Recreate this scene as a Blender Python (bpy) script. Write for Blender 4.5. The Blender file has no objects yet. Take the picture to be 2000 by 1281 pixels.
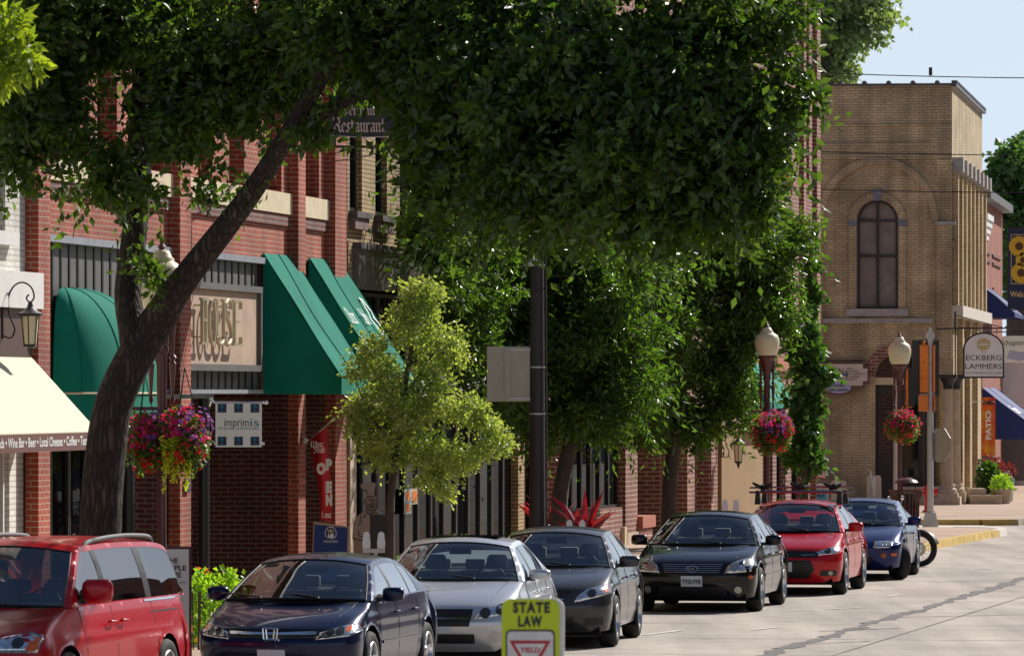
import bpy, bmesh, math, random
import numpy as np
from mathutils import Vector, Matrix
from mathutils.bvhtree import BVHTree
R = math.radians
random.seed(7)
S = bpy.context.scene
COL = S.collection
# ------------------------------------------------------------------ camera
F = 11500.0            # focal length in pixels of a 2000 px wide frame
HC = 3.2               # camera height
YH = 765.0             # horizon row
cam_d = bpy.data.cameras.new('camera')
cam = bpy.data.objects.new('camera', cam_d); COL.objects.link(cam)
cam.location = (0, 0, HC); cam.rotation_euler = (R(90), 0, 0)
cam_d.sensor_width = 36; cam_d.lens = F/2000*36
cam_d.shift_y = (YH-640.5)/2000
cam_d.clip_start = 1; cam_d.clip_end = 4000
cam_d.dof.use_dof = True; cam_d.dof.focus_distance = 84; cam_d.dof.aperture_fstop = 12
S.camera = cam
# ------------------------------------------------------------------ light
SUN_AZ, SUN_EL = R(40), R(38)
world = bpy.data.worlds.new('World'); S.world = world; world.use_nodes = True
wn = world.node_tree; bg = wn.nodes['Background']
sky = wn.nodes.new('ShaderNodeTexSky'); sky.sky_type = 'NISHITA'; sky.sun_disc = False
sky.sun_elevation = SUN_EL; sky.sun_rotation = SUN_AZ; sky.dust_density = 1.0; sky.air_density = 1.0; sky.ozone_density = 3.5; sky.altitude = 200
tcw = wn.nodes.new('ShaderNodeTexCoord'); av = wn.nodes.new('ShaderNodeVectorMath'); av.operation = 'ADD'; av.inputs[1].default_value = (0, 0, .20)
wn.links.new(tcw.outputs['Generated'], av.inputs[0]); wn.links.new(av.outputs[0], sky.inputs[0])
# pale summer haze low over the horizon
sz = wn.nodes.new('ShaderNodeSeparateXYZ'); wn.links.new(tcw.outputs['Generated'], sz.inputs[0])
hz = wn.nodes.new('ShaderNodeMapRange'); hz.interpolation_type = 'SMOOTHERSTEP'; hz.inputs[1].default_value = 0; hz.inputs[2].default_value = .42; hz.inputs[3].default_value = .85; hz.inputs[4].default_value = 0
wn.links.new(sz.outputs[2], hz.inputs[0]); hm = wn.nodes.new('ShaderNodeMix'); hm.data_type = 'RGBA'; hm.inputs[7].default_value = (7.4, 8.4, 9.3, 1)
wn.links.new(hz.outputs[0], hm.inputs[0]); wn.links.new(sky.outputs[0], hm.inputs[6]); wn.links.new(hm.outputs[2], bg.inputs[0])
pass; bg.inputs[1].default_value = 0.085
sd = Vector((math.sin(SUN_AZ)*math.cos(SUN_EL), math.cos(SUN_AZ)*math.cos(SUN_EL), math.sin(SUN_EL)))
sun_d = bpy.data.lights.new('sun', 'SUN'); sun_d.energy = 5.0; sun_d.angle = R(0.53); sun_d.color = (1, .95, .88)
sun = bpy.data.objects.new('sun', sun_d); COL.objects.link(sun)
sun.rotation_euler = sd.to_track_quat('Z', 'Y').to_euler(); sun.location = (40, 60, 60)
S.view_settings.view_transform = 'Standard'; S.view_settings.look = 'None'
S.view_settings.exposure = 0.28; S.view_settings.gamma = 1
S.render.engine = 'CYCLES'
# ------------------------------------------------------------------ helpers
def P(px, py, d): return Vector(((px-1000)/F*d, d, HC+(YH-py)/F*d))
def G(px, py, h=0.0):
    d = (HC-h)*F/(py-YH); return Vector(((px-1000)/F*d, d, h))
class MB:
    def __init__(s): s.v = []; s.f = []; s.M = Matrix()
    def add(s, vs, fs):
        o = len(s.v); s.v += [s.M @ Vector(v) for v in vs]; s.f += [tuple(i+o for i in f) for f in fs]; return s
    def quad(s, a, b, c, d): return s.add([a, b, c, d], [(0, 1, 2, 3)])
    def box(s, x0, x1, y0, y1, z0, z1):
        return s.add([(x0,y0,z0),(x1,y0,z0),(x1,y1,z0),(x0,y1,z0),(x0,y0,z1),(x1,y0,z1),(x1,y1,z1),(x0,y1,z1)],
                     [(0,3,2,1),(4,5,6,7),(0,1,5,4),(1,2,6,5),(2,3,7,6),(3,0,4,7)])
    def prism(s, poly, axis, a0, a1):
        """poly: 2D points; axis: 'x' -> (y,z) poly extruded in x, 'y' -> (x,z), 'z' -> (x,y)"""
        def m(p, a):
            return {'x': (a, p[0], p[1]), 'y': (p[0], a, p[1]), 'z': (p[0], p[1], a)}[axis]
        n = len(poly)
        vs = [m(p, a0) for p in poly]+[m(p, a1) for p in poly]
        return s.add(vs, [tuple(range(n)), tuple(range(2*n-1, n-1, -1))]+[(i, i+n, (i+1) % n+n, (i+1) % n) for i in range(n)])
    def tube(s, pts, rs, n=8, cap=True):
        pts = [Vector(p) for p in pts]
        if not hasattr(rs, '__len__'): rs = [rs]*len(pts)
        vs = []; N = None
        for i, p in enumerate(pts):
            t = (pts[min(i+1, len(pts)-1)]-pts[max(i-1, 0)]).normalized()
            if N is None:
                N = t.cross(Vector((0, 0, 1)) if abs(t.z) < .9 else Vector((0, 1, 0))).normalized()
            else:
                N = (N-t*N.dot(t)).normalized()
            B = t.cross(N)
            for k in range(n):
                a = 2*math.pi*k/n
                vs.append(p+(N*math.cos(a)+B*math.sin(a))*rs[i])
        fs = [(i*n+k, i*n+(k+1) % n, (i+1)*n+(k+1) % n, (i+1)*n+k) for i in range(len(pts)-1) for k in range(n)]
        if cap: fs += [tuple(range(n-1, -1, -1)), tuple((len(pts)-1)*n+k for k in range(n))]
        return s.add(vs, fs)
    def lathe(s, prof, c=(0,0,0), n=24, axis='z', a0=0, a1=2*math.pi):
        full = abs(a1-a0-2*math.pi) < 1e-6; m = n if full else n+1; vs = []
        for r, z in prof:
            for k in range(m):
                a = a0+(a1-a0)*k/n; x, y = r*math.cos(a), r*math.sin(a)
                vs.append({'z': (c[0]+x, c[1]+y, c[2]+z), 'x': (c[0]+z, c[1]+x, c[2]+y), 'y': (c[0]+x, c[1]+z, c[2]+y)}[axis])
        fs = []
        for i in range(len(prof)-1):
            for k in range(n):
                k2 = (k+1) % m
                fs.append((i*m+k, i*m+k2, (i+1)*m+k2, (i+1)*m+k))
        return s.add(vs, fs)
    def sph(s, c, rx, ry=None, rz=None, n=12, m=8):
        ry = rx if ry is None else ry; rz = rx if rz is None else rz; vs = []
        for j in range(m+1):
            ph = math.pi*j/m
            for k in range(n):
                a = 2*math.pi*k/n
                vs.append((c[0]+rx*math.sin(ph)*math.cos(a), c[1]+ry*math.sin(ph)*math.sin(a), c[2]+rz*math.cos(ph)))
        return s.add(vs, [(j*n+k, j*n+(k+1) % n, (j+1)*n+(k+1) % n, (j+1)*n+k) for j in range(m) for k in range(n)])
    def build(s, name, mat, parent=None, smooth=False, fix=False, bev=0):
        me = bpy.data.meshes.new(name)
        me.from_pydata([tuple(v) for v in s.v], [], s.f); me.update()
        if fix or bev:
            bm = bmesh.new(); bm.from_mesh(me); bmesh.ops.remove_doubles(bm, verts=bm.verts, dist=1e-5)
            bmesh.ops.recalc_face_normals(bm, faces=bm.faces)
            if bev:
                es = [e for e in bm.edges if len(e.link_faces) == 2 and e.calc_face_angle(0) > .6]
                bmesh.ops.bevel(bm, geom=es, offset=bev, segments=2, affect='EDGES', profile=.6)
            bm.to_mesh(me); bm.free()
        if mat is not None: me.materials.append(mat)
        if smooth: me.shade_smooth()
        o = bpy.data.objects.new(name, me); COL.objects.link(o)
        if parent is not None: o.parent = parent
        return o
def tag(o, label=None, cat=None, group=None, kind=None):
    if label: o['label'] = label
    if cat: o['category'] = cat
    if group: o['group'] = group
    if kind: o['kind'] = kind
    return o
def thing(name, label, cat, loc=(0,0,0), rz=0, group=None):
    o = bpy.data.objects.new(name, None); COL.objects.link(o); o.empty_display_size = .2
    o.location = loc; o.rotation_euler = (0, 0, rz); return tag(o, label, cat, group)
def copy_tree(o, parent=None):
    c = o.copy(); COL.objects.link(c); c.parent = parent
    for ch in [x for x in bpy.data.objects if x.parent == o]: copy_tree(ch, c)
    return c
def cr(pts, k):
    """Catmull-Rom through pts, k samples a segment"""
    pts = [np.array(p, float) for p in pts]; out = []
    for i in range(len(pts)-1):
        p0 = pts[max(i-1, 0)]; p1 = pts[i]; p2 = pts[i+1]; p3 = pts[min(i+2, len(pts)-1)]
        for j in range(k):
            t = j/k
            out.append(.5*((2*p1)+(-p0+p2)*t+(2*p0-5*p1+4*p2-p3)*t*t+(-p0+3*p1-3*p2+p3)*t**3))
    out.append(pts[-1]); return out
def text2d(txt, size=1.0, bold=0.0, width=None, align='LEFT', shear=0.0, spacing=1.0):
    c = bpy.data.curves.new('t', 'FONT'); c.body = txt; c.size = size; c.offset = bold; c.shear = shear
    c.space_character = spacing; c.resolution_u = 3; c.fill_mode = 'BOTH'
    o = bpy.data.objects.new('t', c); COL.objects.link(o)
    dg = bpy.context.evaluated_depsgraph_get(); dg.update()
    me = o.evaluated_get(dg).to_mesh()
    vs = [(v.co.x, v.co.y) for v in me.vertices]; fs = [tuple(p.vertices) for p in me.polygons]
    o.evaluated_get(dg).to_mesh_clear(); bpy.data.objects.remove(o); bpy.data.curves.remove(c)
    if not vs: return vs, fs
    x0 = min(v[0] for v in vs); x1 = max(v[0] for v in vs)
    k = 1 if width is None else width/(x1-x0)
    sh = {'LEFT': -x0*k, 'CENTER': -(x0+x1)/2*k}[align]
    return [(v[0]*k+sh, v[1]) for v in vs], fs
def put2d(mb, vf, o, r, u, off=0):
    """lay 2D mesh at origin o, along r (right) and u (up)"""
    o, r, u = Vector(o), Vector(r), Vector(u); n = r.cross(u).normalized()*off
    return mb.add([o+r*x+u*y+n for x, y in vf[0]], vf[1])
# broad-nib pen: every stroke is swept by a slanted nib, as in black letter
def nib(strokes, w=.13, ang=40):
    nv = Vector((math.cos(R(ang)), math.sin(R(ang))))*w/2; vs = []; fs = []
    for st in strokes:
        for a, b in zip(st[:-1], st[1:]):
            a, b = Vector(a), Vector(b); d = (b-a).normalized()*.02
            q = [a-nv-d, a+nv-d, b+nv+d, b-nv+d]
            hull = q if (q[1]-q[0]).cross(q[2]-q[1]) > 0 else q[::-1]
            fs.append(tuple(range(len(vs), len(vs)+4))); vs += [tuple(p) for p in hull]
    return vs, fs
BL = {'W': (.95, [[(.1,.95),(.1,.15),(.3,0),(.5,.15)],[(.42,1),(.5,.85),(.5,.15),(.72,0),(.9,.2),(.9,.8),(.8,.95)]]),
 'R': (.75, [[(.12,0),(.2,.1),(.2,.9),(.1,.98)],[(.2,.9),(.5,1),(.65,.85),(.62,.6),(.3,.52)],[(.42,.52),(.6,.35),(.62,.1),(.75,0)]]),
 'G': (.75, [[(.65,.9),(.4,1),(.15,.8),(.12,.2),(.35,0),(.62,.1),(.62,.45),(.4,.5)]]),
 'S': (.62, [[(.55,.9),(.3,1),(.12,.8),(.5,.5),(.55,.2),(.3,0),(.05,.12)]]),
 'L': (.6, [[(.2,1),(.15,.85),(.15,.1),(.35,0),(.6,.1)]]),
 'i': (.28, [[(.06,.62),(.14,.55),(.14,.08),(.24,0)],[(.12,.82),(.16,.8)]]),
 'n': (.5, [[(.06,.62),(.14,.55),(.14,.08),(.22,0)],[(.14,.5),(.3,.64),(.4,.52),(.4,.08),(.48,0)]]),
 'm': (.75, [[(.06,.62),(.14,.55),(.14,.08),(.22,0)],[(.14,.5),(.3,.64),(.4,.52),(.4,.04)],[(.4,.5),(.55,.64),(.65,.52),(.65,.08),(.73,0)]]),
 'z': (.42, [[(.06,.6),(.36,.6),(.08,.04),(.38,.04)]]),
 'e': (.42, [[(.38,.1),(.26,0),(.12,.12),(.12,.5),(.26,.64),(.38,.48),(.14,.32)]]),
 'r': (.38, [[(.06,.62),(.14,.55),(.14,.08),(.22,0)],[(.14,.5),(.3,.64),(.36,.56)]]),
 't': (.36, [[(.16,.9),(.16,.1),(.3,0)],[(.04,.6),(.32,.62)]]),
 'u': (.5, [[(.06,.62),(.14,.55),(.14,.1),(.28,0),(.4,.12)],[(.34,.64),(.4,.55),(.4,.08),(.5,0)]]),
 'b': (.48, [[(.12,1),(.12,.1),(.26,0),(.4,.12),(.4,.5),(.28,.64),(.14,.5)]]),
 's': (.4, [[(.34,.56),(.2,.64),(.1,.5),(.32,.22),(.22,0),(.06,.08)]]),
 'a': (.46, [[(.08,.56),(.24,.64),(.36,.52),(.36,.08),(.44,0)],[(.34,.34),(.12,.26),(.12,.08),(.22,0),(.34,.12)]]),
 'c': (.4, [[(.34,.56),(.22,.64),(.12,.5),(.12,.12),(.24,0),(.36,.08)]]),
 'h': (.5, [[(.12,1),(.14,.08),(.22,0)],[(.14,.5),(.3,.64),(.4,.52),(.4,.08),(.46,-.08)]]),
 ' ': (.3, [])}
def black(mb, txt, h, o, r, u, sx=1.0, w=.14, off=.003):
    o, r, u = Vector(o), Vector(r), Vector(u); nn = r.cross(u).normalized(); x = 0; k = 0
    for ch in txt:
        adv, st = BL[ch]
        for s_ in st:
            for a, b in zip(s_[:-1], s_[1:]):
                vs, fs = nib([[a, b]], w); k += 1
                mb.add([o+r*((x+p[0])*h*sx)+u*(p[1]*h)+nn*(off+(k % 9)*.0012) for p in vs], fs)
        x += adv
    return x*h*sx
# ------------------------------------------------------------------ materials
def mat(name, col, rough=.6, metal=0, spec=.5, coat=0, bump=None, var=None, trans=0, alpha=None):
    m = bpy.data.materials.new(name); m.use_nodes = True; nt = m.node_tree; b = nt.nodes['Principled BSDF']
    b.inputs['Base Color'].default_value = (*col, 1); b.inputs['Roughness'].default_value = rough
    b.inputs['Metallic'].default_value = metal; b.inputs['Specular IOR Level'].default_value = spec
    if coat: b.inputs['Coat Weight'].default_value = coat; b.inputs['Coat Roughness'].default_value = .03; b.inputs['Coat IOR'].default_value = 1.38
    if var:  # (scale, amount)
        tc = nt.nodes.new('ShaderNodeTexCoord'); n = nt.nodes.new('ShaderNodeTexNoise'); n.inputs['Scale'].default_value = var[0]
        n.inputs['Detail'].default_value = 6; n.inputs['Roughness'].default_value = .65
        mx = nt.nodes.new('ShaderNodeMix'); mx.data_type = 'RGBA'
        mx.inputs[6].default_value = (*[c*(1-var[1]) for c in col], 1); mx.inputs[7].default_value = (*[min(1, c*(1+var[1])) for c in col], 1)
        rp = nt.nodes.new('ShaderNodeMapRange'); rp.inputs[1].default_value = .3; rp.inputs[2].default_value = .7
        nt.links.new(tc.outputs['Object'], n.inputs[0]); nt.links.new(n.outputs[0], rp.inputs[0])
        nt.links.new(rp.outputs[0], mx.inputs[0]); nt.links.new(mx.outputs[2], b.inputs['Base Color'])
    if bump:
        tc = nt.nodes.new('ShaderNodeTexCoord'); n = nt.nodes.new('ShaderNodeTexNoise'); n.inputs['Scale'].default_value = bump[0]
        n.inputs['Detail'].default_value = 5; bp = nt.nodes.new('ShaderNodeBump'); bp.inputs['Strength'].default_value = bump[1]; bp.inputs['Distance'].default_value = bump[2]
        nt.links.new(tc.outputs['Object'], n.inputs[0]); nt.links.new(n.outputs[0], bp.inputs['Height']); nt.links.new(bp.outputs[0], b.inputs['Normal'])
    return m
def brick(name, c1, c2, mortar, bw=.21, bh=.0677, ms=.011, white=0, rough=.85, dirt=.35):
    m = bpy.data.materials.new(name); m.use_nodes = True; nt = m.node_tree; b = nt.nodes['Principled BSDF']; L = nt.links.new
    tc = nt.nodes.new('ShaderNodeTexCoord'); sp = nt.nodes.new('ShaderNodeSeparateXYZ'); L(tc.outputs['Object'], sp.inputs[0])
    ad = nt.nodes.new('ShaderNodeMath'); ad.operation = 'ADD'; L(sp.outputs[0], ad.inputs[0]); L(sp.outputs[1], ad.inputs[1])
    cb = nt.nodes.new('ShaderNodeCombineXYZ'); L(ad.outputs[0], cb.inputs[0]); L(sp.outputs[2], cb.inputs[1])
    nz = nt.nodes.new('ShaderNodeTexNoise'); nz.inputs['Scale'].default_value = 1.3; L(tc.outputs['Object'], nz.inputs[0])
    vm = nt.nodes.new('ShaderNodeVectorMath'); vm.operation = 'MULTIPLY_ADD'; vm.inputs[1].default_value = (.05, .028, 0)
    L(nz.outputs['Color'], vm.inputs[0]); L(cb.outputs[0], vm.inputs[2])
    br = nt.nodes.new('ShaderNodeTexBrick'); L(vm.outputs[0], br.inputs[0])
    br.inputs['Scale'].default_value = 1; br.inputs['Brick Width'].default_value = bw; br.inputs['Row Height'].default_value = bh
    br.inputs['Mortar Size'].default_value = ms; br.inputs['Mortar Smooth'].default_value = .2; br.inputs['Bias'].default_value = -.1
    br.inputs['Color1'].default_value = (*c1, 1); br.inputs['Color2'].default_value = (*c2, 1); br.inputs['Mortar'].default_value = (*mortar, 1)
    n2 = nt.nodes.new('ShaderNodeTexNoise'); n2.inputs['Scale'].default_value = .9; n2.inputs['Detail'].default_value = 8; L(tc.outputs['Object'], n2.inputs[0])
    mr = nt.nodes.new('ShaderNodeMapRange'); mr.inputs[1].default_value = .35; mr.inputs[2].default_value = .7
    mr.inputs[3].default_value = 1-dirt; mr.inputs[4].default_value = 1.15; L(n2.outputs[0], mr.inputs[0])
    # rain streaks: noise stretched down the wall
    mpn = nt.nodes.new('ShaderNodeMapping'); mpn.inputs['Scale'].default_value = (2.2, 2.2, .22); L(tc.outputs['Object'], mpn.inputs[0])
    n3 = nt.nodes.new('ShaderNodeTexNoise'); n3.inputs['Scale'].default_value = 1.0; n3.inputs['Detail'].default_value = 5; L(mpn.outputs[0], n3.inputs[0])
    m3 = nt.nodes.new('ShaderNodeMapRange'); m3.inputs[1].default_value = .35; m3.inputs[2].default_value = .6; m3.inputs[3].default_value = .72; m3.inputs[4].default_value = 1.05; L(n3.outputs[0], m3.inputs[0])
    mm_ = nt.nodes.new('ShaderNodeMath'); mm_.operation = 'MULTIPLY'; L(mr.outputs[0], mm_.inputs[0]); L(m3.outputs[0], mm_.inputs[1]); mr = mm_
    mu = nt.nodes.new('ShaderNodeVectorMath'); mu.operation = 'SCALE'; L(br.outputs['Color'], mu.inputs[0]); L(mr.outputs[0], mu.inputs['Scale'])
    L(mu.outputs[0], b.inputs['Base Color']); b.inputs['Roughness'].default_value = rough
    bp = nt.nodes.new('ShaderNodeBump'); bp.inputs['Strength'].default_value = .6; bp.inputs['Distance'].default_value = .008
    iv = nt.nodes.new('ShaderNodeMath'); iv.operation = 'SUBTRACT'; iv.inputs[0].default_value = 1; L(br.outputs['Fac'], iv.inputs[1])
    L(iv.outputs[0], bp.inputs['Height']); L(bp.outputs[0], b.inputs['Normal'])
    return m
def leafmat(name, c1, c2, trans=.35, rough=.4):
    m = bpy.data.materials.new(name); m.use_nodes = True; nt = m.node_tree; b = nt.nodes['Principled BSDF']; L = nt.links.new
    g = nt.nodes.new('ShaderNodeNewGeometry'); mx = nt.nodes.new('ShaderNodeMix'); mx.data_type = 'RGBA'
    mx.inputs[6].default_value = (*c1, 1); mx.inputs[7].default_value = (*c2, 1); L(g.outputs['Random Per Island'], mx.inputs[0])
    L(mx.outputs[2], b.inputs['Base Color']); b.inputs['Roughness'].default_value = rough
    t = nt.nodes.new('ShaderNodeBsdfTranslucent'); sc = nt.nodes.new('ShaderNodeVectorMath'); sc.operation = 'MULTIPLY'
    sc.inputs[1].default_value = (3.4, 3.2, 1.0); L(mx.outputs[2], sc.inputs[0]); L(sc.outputs[0], t.inputs[0])
    ms = nt.nodes.new('ShaderNodeMixShader'); ms.inputs[0].default_value = trans
    L(b.outputs[0], ms.inputs[1]); L(t.outputs[0], ms.inputs[2]); L(ms.outputs[0], nt.nodes['Material Output'].inputs[0])
    return m
def glassmat(name, tint=(.5,.6,.6), base=.06, rough=.02, dark=None, fk=1.0):
    m = bpy.data.materials.new(name); m.use_nodes = True; nt = m.node_tree; L = nt.links.new
    nt.nodes.remove(nt.nodes['Principled BSDF'])
    g = nt.nodes.new('ShaderNodeBsdfGlossy'); g.inputs['Roughness'].default_value = rough
    if dark is None:
        t = nt.nodes.new('ShaderNodeBsdfTransparent'); t.inputs[0].default_value = (*tint, 1)
    else:
        t = nt.nodes.new('ShaderNodeBsdfDiffuse'); t.inputs[0].default_value = (*dark, 1)
    fr = nt.nodes.new('ShaderNodeFresnel'); fr.inputs[0].default_value = 1.5
    ad = nt.nodes.new('ShaderNodeMath'); ad.operation = 'ADD'; ad.use_clamp = True; ad.operation = 'MULTIPLY_ADD'; ad.inputs[1].default_value = fk; ad.inputs[2].default_value = base; L(fr.outputs[0], ad.inputs[0])
    ms = nt.nodes.new('ShaderNodeMixShader'); L(ad.outputs[0], ms.inputs[0]); L(t.outputs[0], ms.inputs[1]); L(g.outputs[0], ms.inputs[2])
    L(ms.outputs[0], nt.nodes['Material Output'].inputs[0]); return m
M = {}
M['red_brick'] = brick('red_brick', (.40,.068,.03), (.30,.05,.024), (.46,.33,.23), ms=.007, dirt=.3)
M['red_brick2'] = brick('red_brick_far', (.27,.085,.055), (.2,.06,.04), (.50,.38,.31), bh=.095, bw=.29, ms=.013, dirt=.25)
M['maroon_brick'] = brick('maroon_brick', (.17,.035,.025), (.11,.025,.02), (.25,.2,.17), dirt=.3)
M['yellow_brick'] = brick('yellow_brick', (.55,.38,.17), (.42,.27,.11), (.16,.11,.06), dirt=.35)
M['tan_brick'] = brick('tan_brick', (.64,.50,.29), (.50,.385,.22), (.33,.25,.16), bh=.075, bw=.23, dirt=.35)
M['white_brick'] = brick('white_brick', (.74,.72,.66), (.66,.63,.56), (.5,.48,.42), dirt=.15)
M['cream'] = mat('cream_stone', (.62,.52,.34), .8, var=(3, .15), bump=(20, .3, .01))
M['stone'] = mat('grey_stone', (.36,.34,.32), .85, var=(4, .2), bump=(20, .4, .01))
M['tan_stone'] = mat('tan_stone', (.48,.38,.28), .85, var=(4, .2), bump=(15, .4, .01))
M['terracotta'] = mat('terracotta', (.4,.13,.08), .8, var=(5, .15))
M['stucco'] = mat('stucco', (.29,.18,.08), .9, var=(2, .12), bump=(60, .3, .005))
M['white'] = mat('white_paint', (.75,.74,.7), .5, var=(2, .08))
M['panel'] = mat('dark_grey_panel', (.12,.115,.11), .55, var=(3, .15))
M['fascia'] = mat('grey_fascia', (.14,.12,.10), .35, var=(.8, .25))
M['flash'] = mat('pale_flashing', (.38,.4,.44), .4, metal=.3, var=(6, .15))
M['black'] = mat('black_paint', (.012,.012,.013), .4)
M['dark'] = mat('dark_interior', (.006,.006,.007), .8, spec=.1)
M['brownpaint'] = mat('maroon_paint', (.10,.028,.025), .35, spec=.6)
M['pole'] = mat('dark_bronze', (.028,.022,.022), .5, var=(4,.2))
M['green'] = mat('green_canvas', (.007,.18,.12), .85, spec=.15, var=(1.1, .16))
M['blue'] = mat('blue_canvas', (.012,.03,.16), .75, var=(2, .1))
M['navy'] = mat('navy_vinyl', (.012,.016,.06), .55)
M['pane'] = glassmat('dark_pane', dark=(.004,.005,.006), base=.015, fk=.22)
M['pane2'] = glassmat('grey_pane', dark=(.006,.008,.009), base=.04, fk=.3)
M['chrome'] = mat('chrome', (.75,.75,.76), .12, metal=1)
M['galv'] = mat('galvanised_metal', (.5,.5,.5), .45, metal=.6, var=(8, .12))
M['alu'] = mat('sign_back_aluminium', (.40,.37,.31), .5, metal=.35, var=(3, .1))
M['globe'] = mat('acorn_globe', (.72,.66,.44), .3)
M['globe'].node_tree.nodes['Principled BSDF'].inputs['Subsurface Weight'].default_value = .3
def barkmat(name, c1, c2):
    m = bpy.data.materials.new(name); m.use_nodes = True; nt = m.node_tree; b = nt.nodes['Principled BSDF']; L = nt.links.new
    tc = nt.nodes.new('ShaderNodeTexCoord'); mp = nt.nodes.new('ShaderNodeMapping'); mp.inputs['Scale'].default_value = (16, 16, 3.0); L(tc.outputs['Object'], mp.inputs[0])
    v = nt.nodes.new('ShaderNodeTexVoronoi'); v.feature = 'DISTANCE_TO_EDGE'; v.inputs['Scale'].default_value = 1.0; n0 = nt.nodes.new('ShaderNodeTexNoise'); n0.inputs['Scale'].default_value = .8; n0.inputs['Detail'].default_value = 6
    L(mp.outputs[0], n0.inputs[0]); ad = nt.nodes.new('ShaderNodeVectorMath'); ad.operation = 'MULTIPLY_ADD'; ad.inputs[1].default_value = (1.6, 1.6, 1.6); L(n0.outputs['Color'], ad.inputs[0]); L(mp.outputs[0], ad.inputs[2]); L(ad.outputs[0], v.inputs[0])
    mr = nt.nodes.new('ShaderNodeMapRange'); mr.inputs[1].default_value = .0; mr.inputs[2].default_value = .35; L(v.outputs['Distance'], mr.inputs[0])
    n2 = nt.nodes.new('ShaderNodeTexNoise'); n2.inputs['Scale'].default_value = 2.5; n2.inputs['Detail'].default_value = 6; L(tc.outputs['Object'], n2.inputs[0])
    mu = nt.nodes.new('ShaderNodeMath'); mu.operation = 'MULTIPLY'; L(mr.outputs[0], mu.inputs[0]); L(n2.outputs[0], mu.inputs[1])
    mx = nt.nodes.new('ShaderNodeMix'); mx.data_type = 'RGBA'; mx.inputs[6].default_value = (*c1, 1); mx.inputs[7].default_value = (*c2, 1); L(mu.outputs[0], mx.inputs[0]); L(mx.outputs[2], b.inputs[0])
    bp = nt.nodes.new('ShaderNodeBump'); bp.inputs['Strength'].default_value = 1; bp.inputs['Distance'].default_value = .05; L(mr.outputs[0], bp.inputs['Height']); L(bp.outputs[0], b.inputs['Normal']); b.inputs['Roughness'].default_value = .95
    return m
M['bark'] = mat('bark', (.05,.037,.030), .95, var=(7, .6), bump=(9, 1.0, .12))
M['bark'] = barkmat('ridged_bark', (.022,.016,.012), (.17,.125,.095))
M['bark2'] = mat('smooth_bark', (.075,.058,.046), .9, var=(6, .3), bump=(20, .6, .02))
M['leaf_big'] = leafmat('leaf_big', (.017,.038,.009), (.055,.105,.017), .42, .33)
M['leaf_mid'] = leafmat('leaf_mid', (.020,.048,.011), (.066,.135,.024), .42, .30)
M['leaf_pale'] = leafmat('leaf_pale', (.10,.155,.045), (.30,.36,.15), .36, .45)
M['leaf_lime'] = leafmat('leaf_lime', (.09,.14,.012), (.19,.25,.03), .4, .5)
M['leaf_far'] = leafmat('leaf_far', (.035,.08,.025), (.06,.13,.035), .3, .45)
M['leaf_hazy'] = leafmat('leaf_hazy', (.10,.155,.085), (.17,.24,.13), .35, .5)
M['leaf_vine'] = leafmat('leaf_vine', (.03,.085,.02), (.065,.15,.03), .25, .4)
M['leaf_basket'] = leafmat('leaf_basket', (.04,.09,.015), (.09,.15,.03), .3)
M['magenta'] = leafmat('magenta_petal', (.42,.01,.16), (.62,.03,.30), .3, .6)
M['red'] = leafmat('red_petal', (.42,.008,.012), (.62,.02,.02), .25, .6)
M['purple'] = leafmat('purple_petal', (.14,.05,.38), (.26,.08,.5), .25, .6)
M['orange_fl'] = leafmat('orange_petal', (.6,.16,.02), (.7,.25,.03), .3, .6)
M['crimson'] = leafmat('crimson_leaf', (.08,.006,.015), (.30,.01,.04), .25, .35)
M['wine'] = leafmat('wine_leaf', (.08,.012,.03), (.16,.02,.04), .3, .4)
M['orange'] = mat('signal_orange', (.75,.20,.01), .4, var=(10,.1))
M['yellow_kerb'] = mat('yellow_paint', (.60,.38,.06), .8, var=(6, .3))
M['hydrant'] = mat('hydrant_red', (.5,.015,.015), .4)
M['ink'] = mat('ink', (.02,.02,.022), .6)
M['whitetext'] = mat('white_lettering', (.78,.78,.75), .6)
M['gold'] = mat('gold_paint', (.52,.40,.16), .4)
M['flag_red'] = mat('red_cloth', (.36,.008,.012), .8)
M['rubber'] = mat('tyre_rubber', (.012,.012,.012), .8)
M['alloy'] = mat('alloy_rim', (.55,.56,.58), .28, metal=.9)
M['plastic'] = mat('black_plastic', (.012,.012,.012), .45)
M['seat'] = mat('seat_fabric', (.22,.24,.24), .9)
M['seat_light'] = mat('light_seat_fabric', (.5,.5,.44), .9)
M['dash'] = mat('dashboard', (.12,.13,.13), .7)
M['van_tint'] = glassmat('dark_privacy_glass', (.05,.055,.06), .05, fk=.35)
M['windscreen'] = glassmat('windscreen_glass', (.76,.84,.82), .11)
M['tint'] = glassmat('tinted_glass', (.16,.18,.18), .05, fk=.8)
M['lamp_glass'] = glassmat('lamp_glass', (.8,.82,.84), .12)
M['lens'] = mat('lamp_reflector', (.62,.64,.66), .16, metal=.85, var=(28, .45))
M['amber'] = mat('amber_lens', (.65,.12,.02), .2)
M['bluepaint'] = mat('blue_paint', (.03,.09,.4), .5)
M['green2'] = mat('jade_canvas', (.015,.24,.16), .8, spec=.2)
M['bluepale'] = mat('pale_blue_sheet', (.35,.5,.55), .5)
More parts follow.
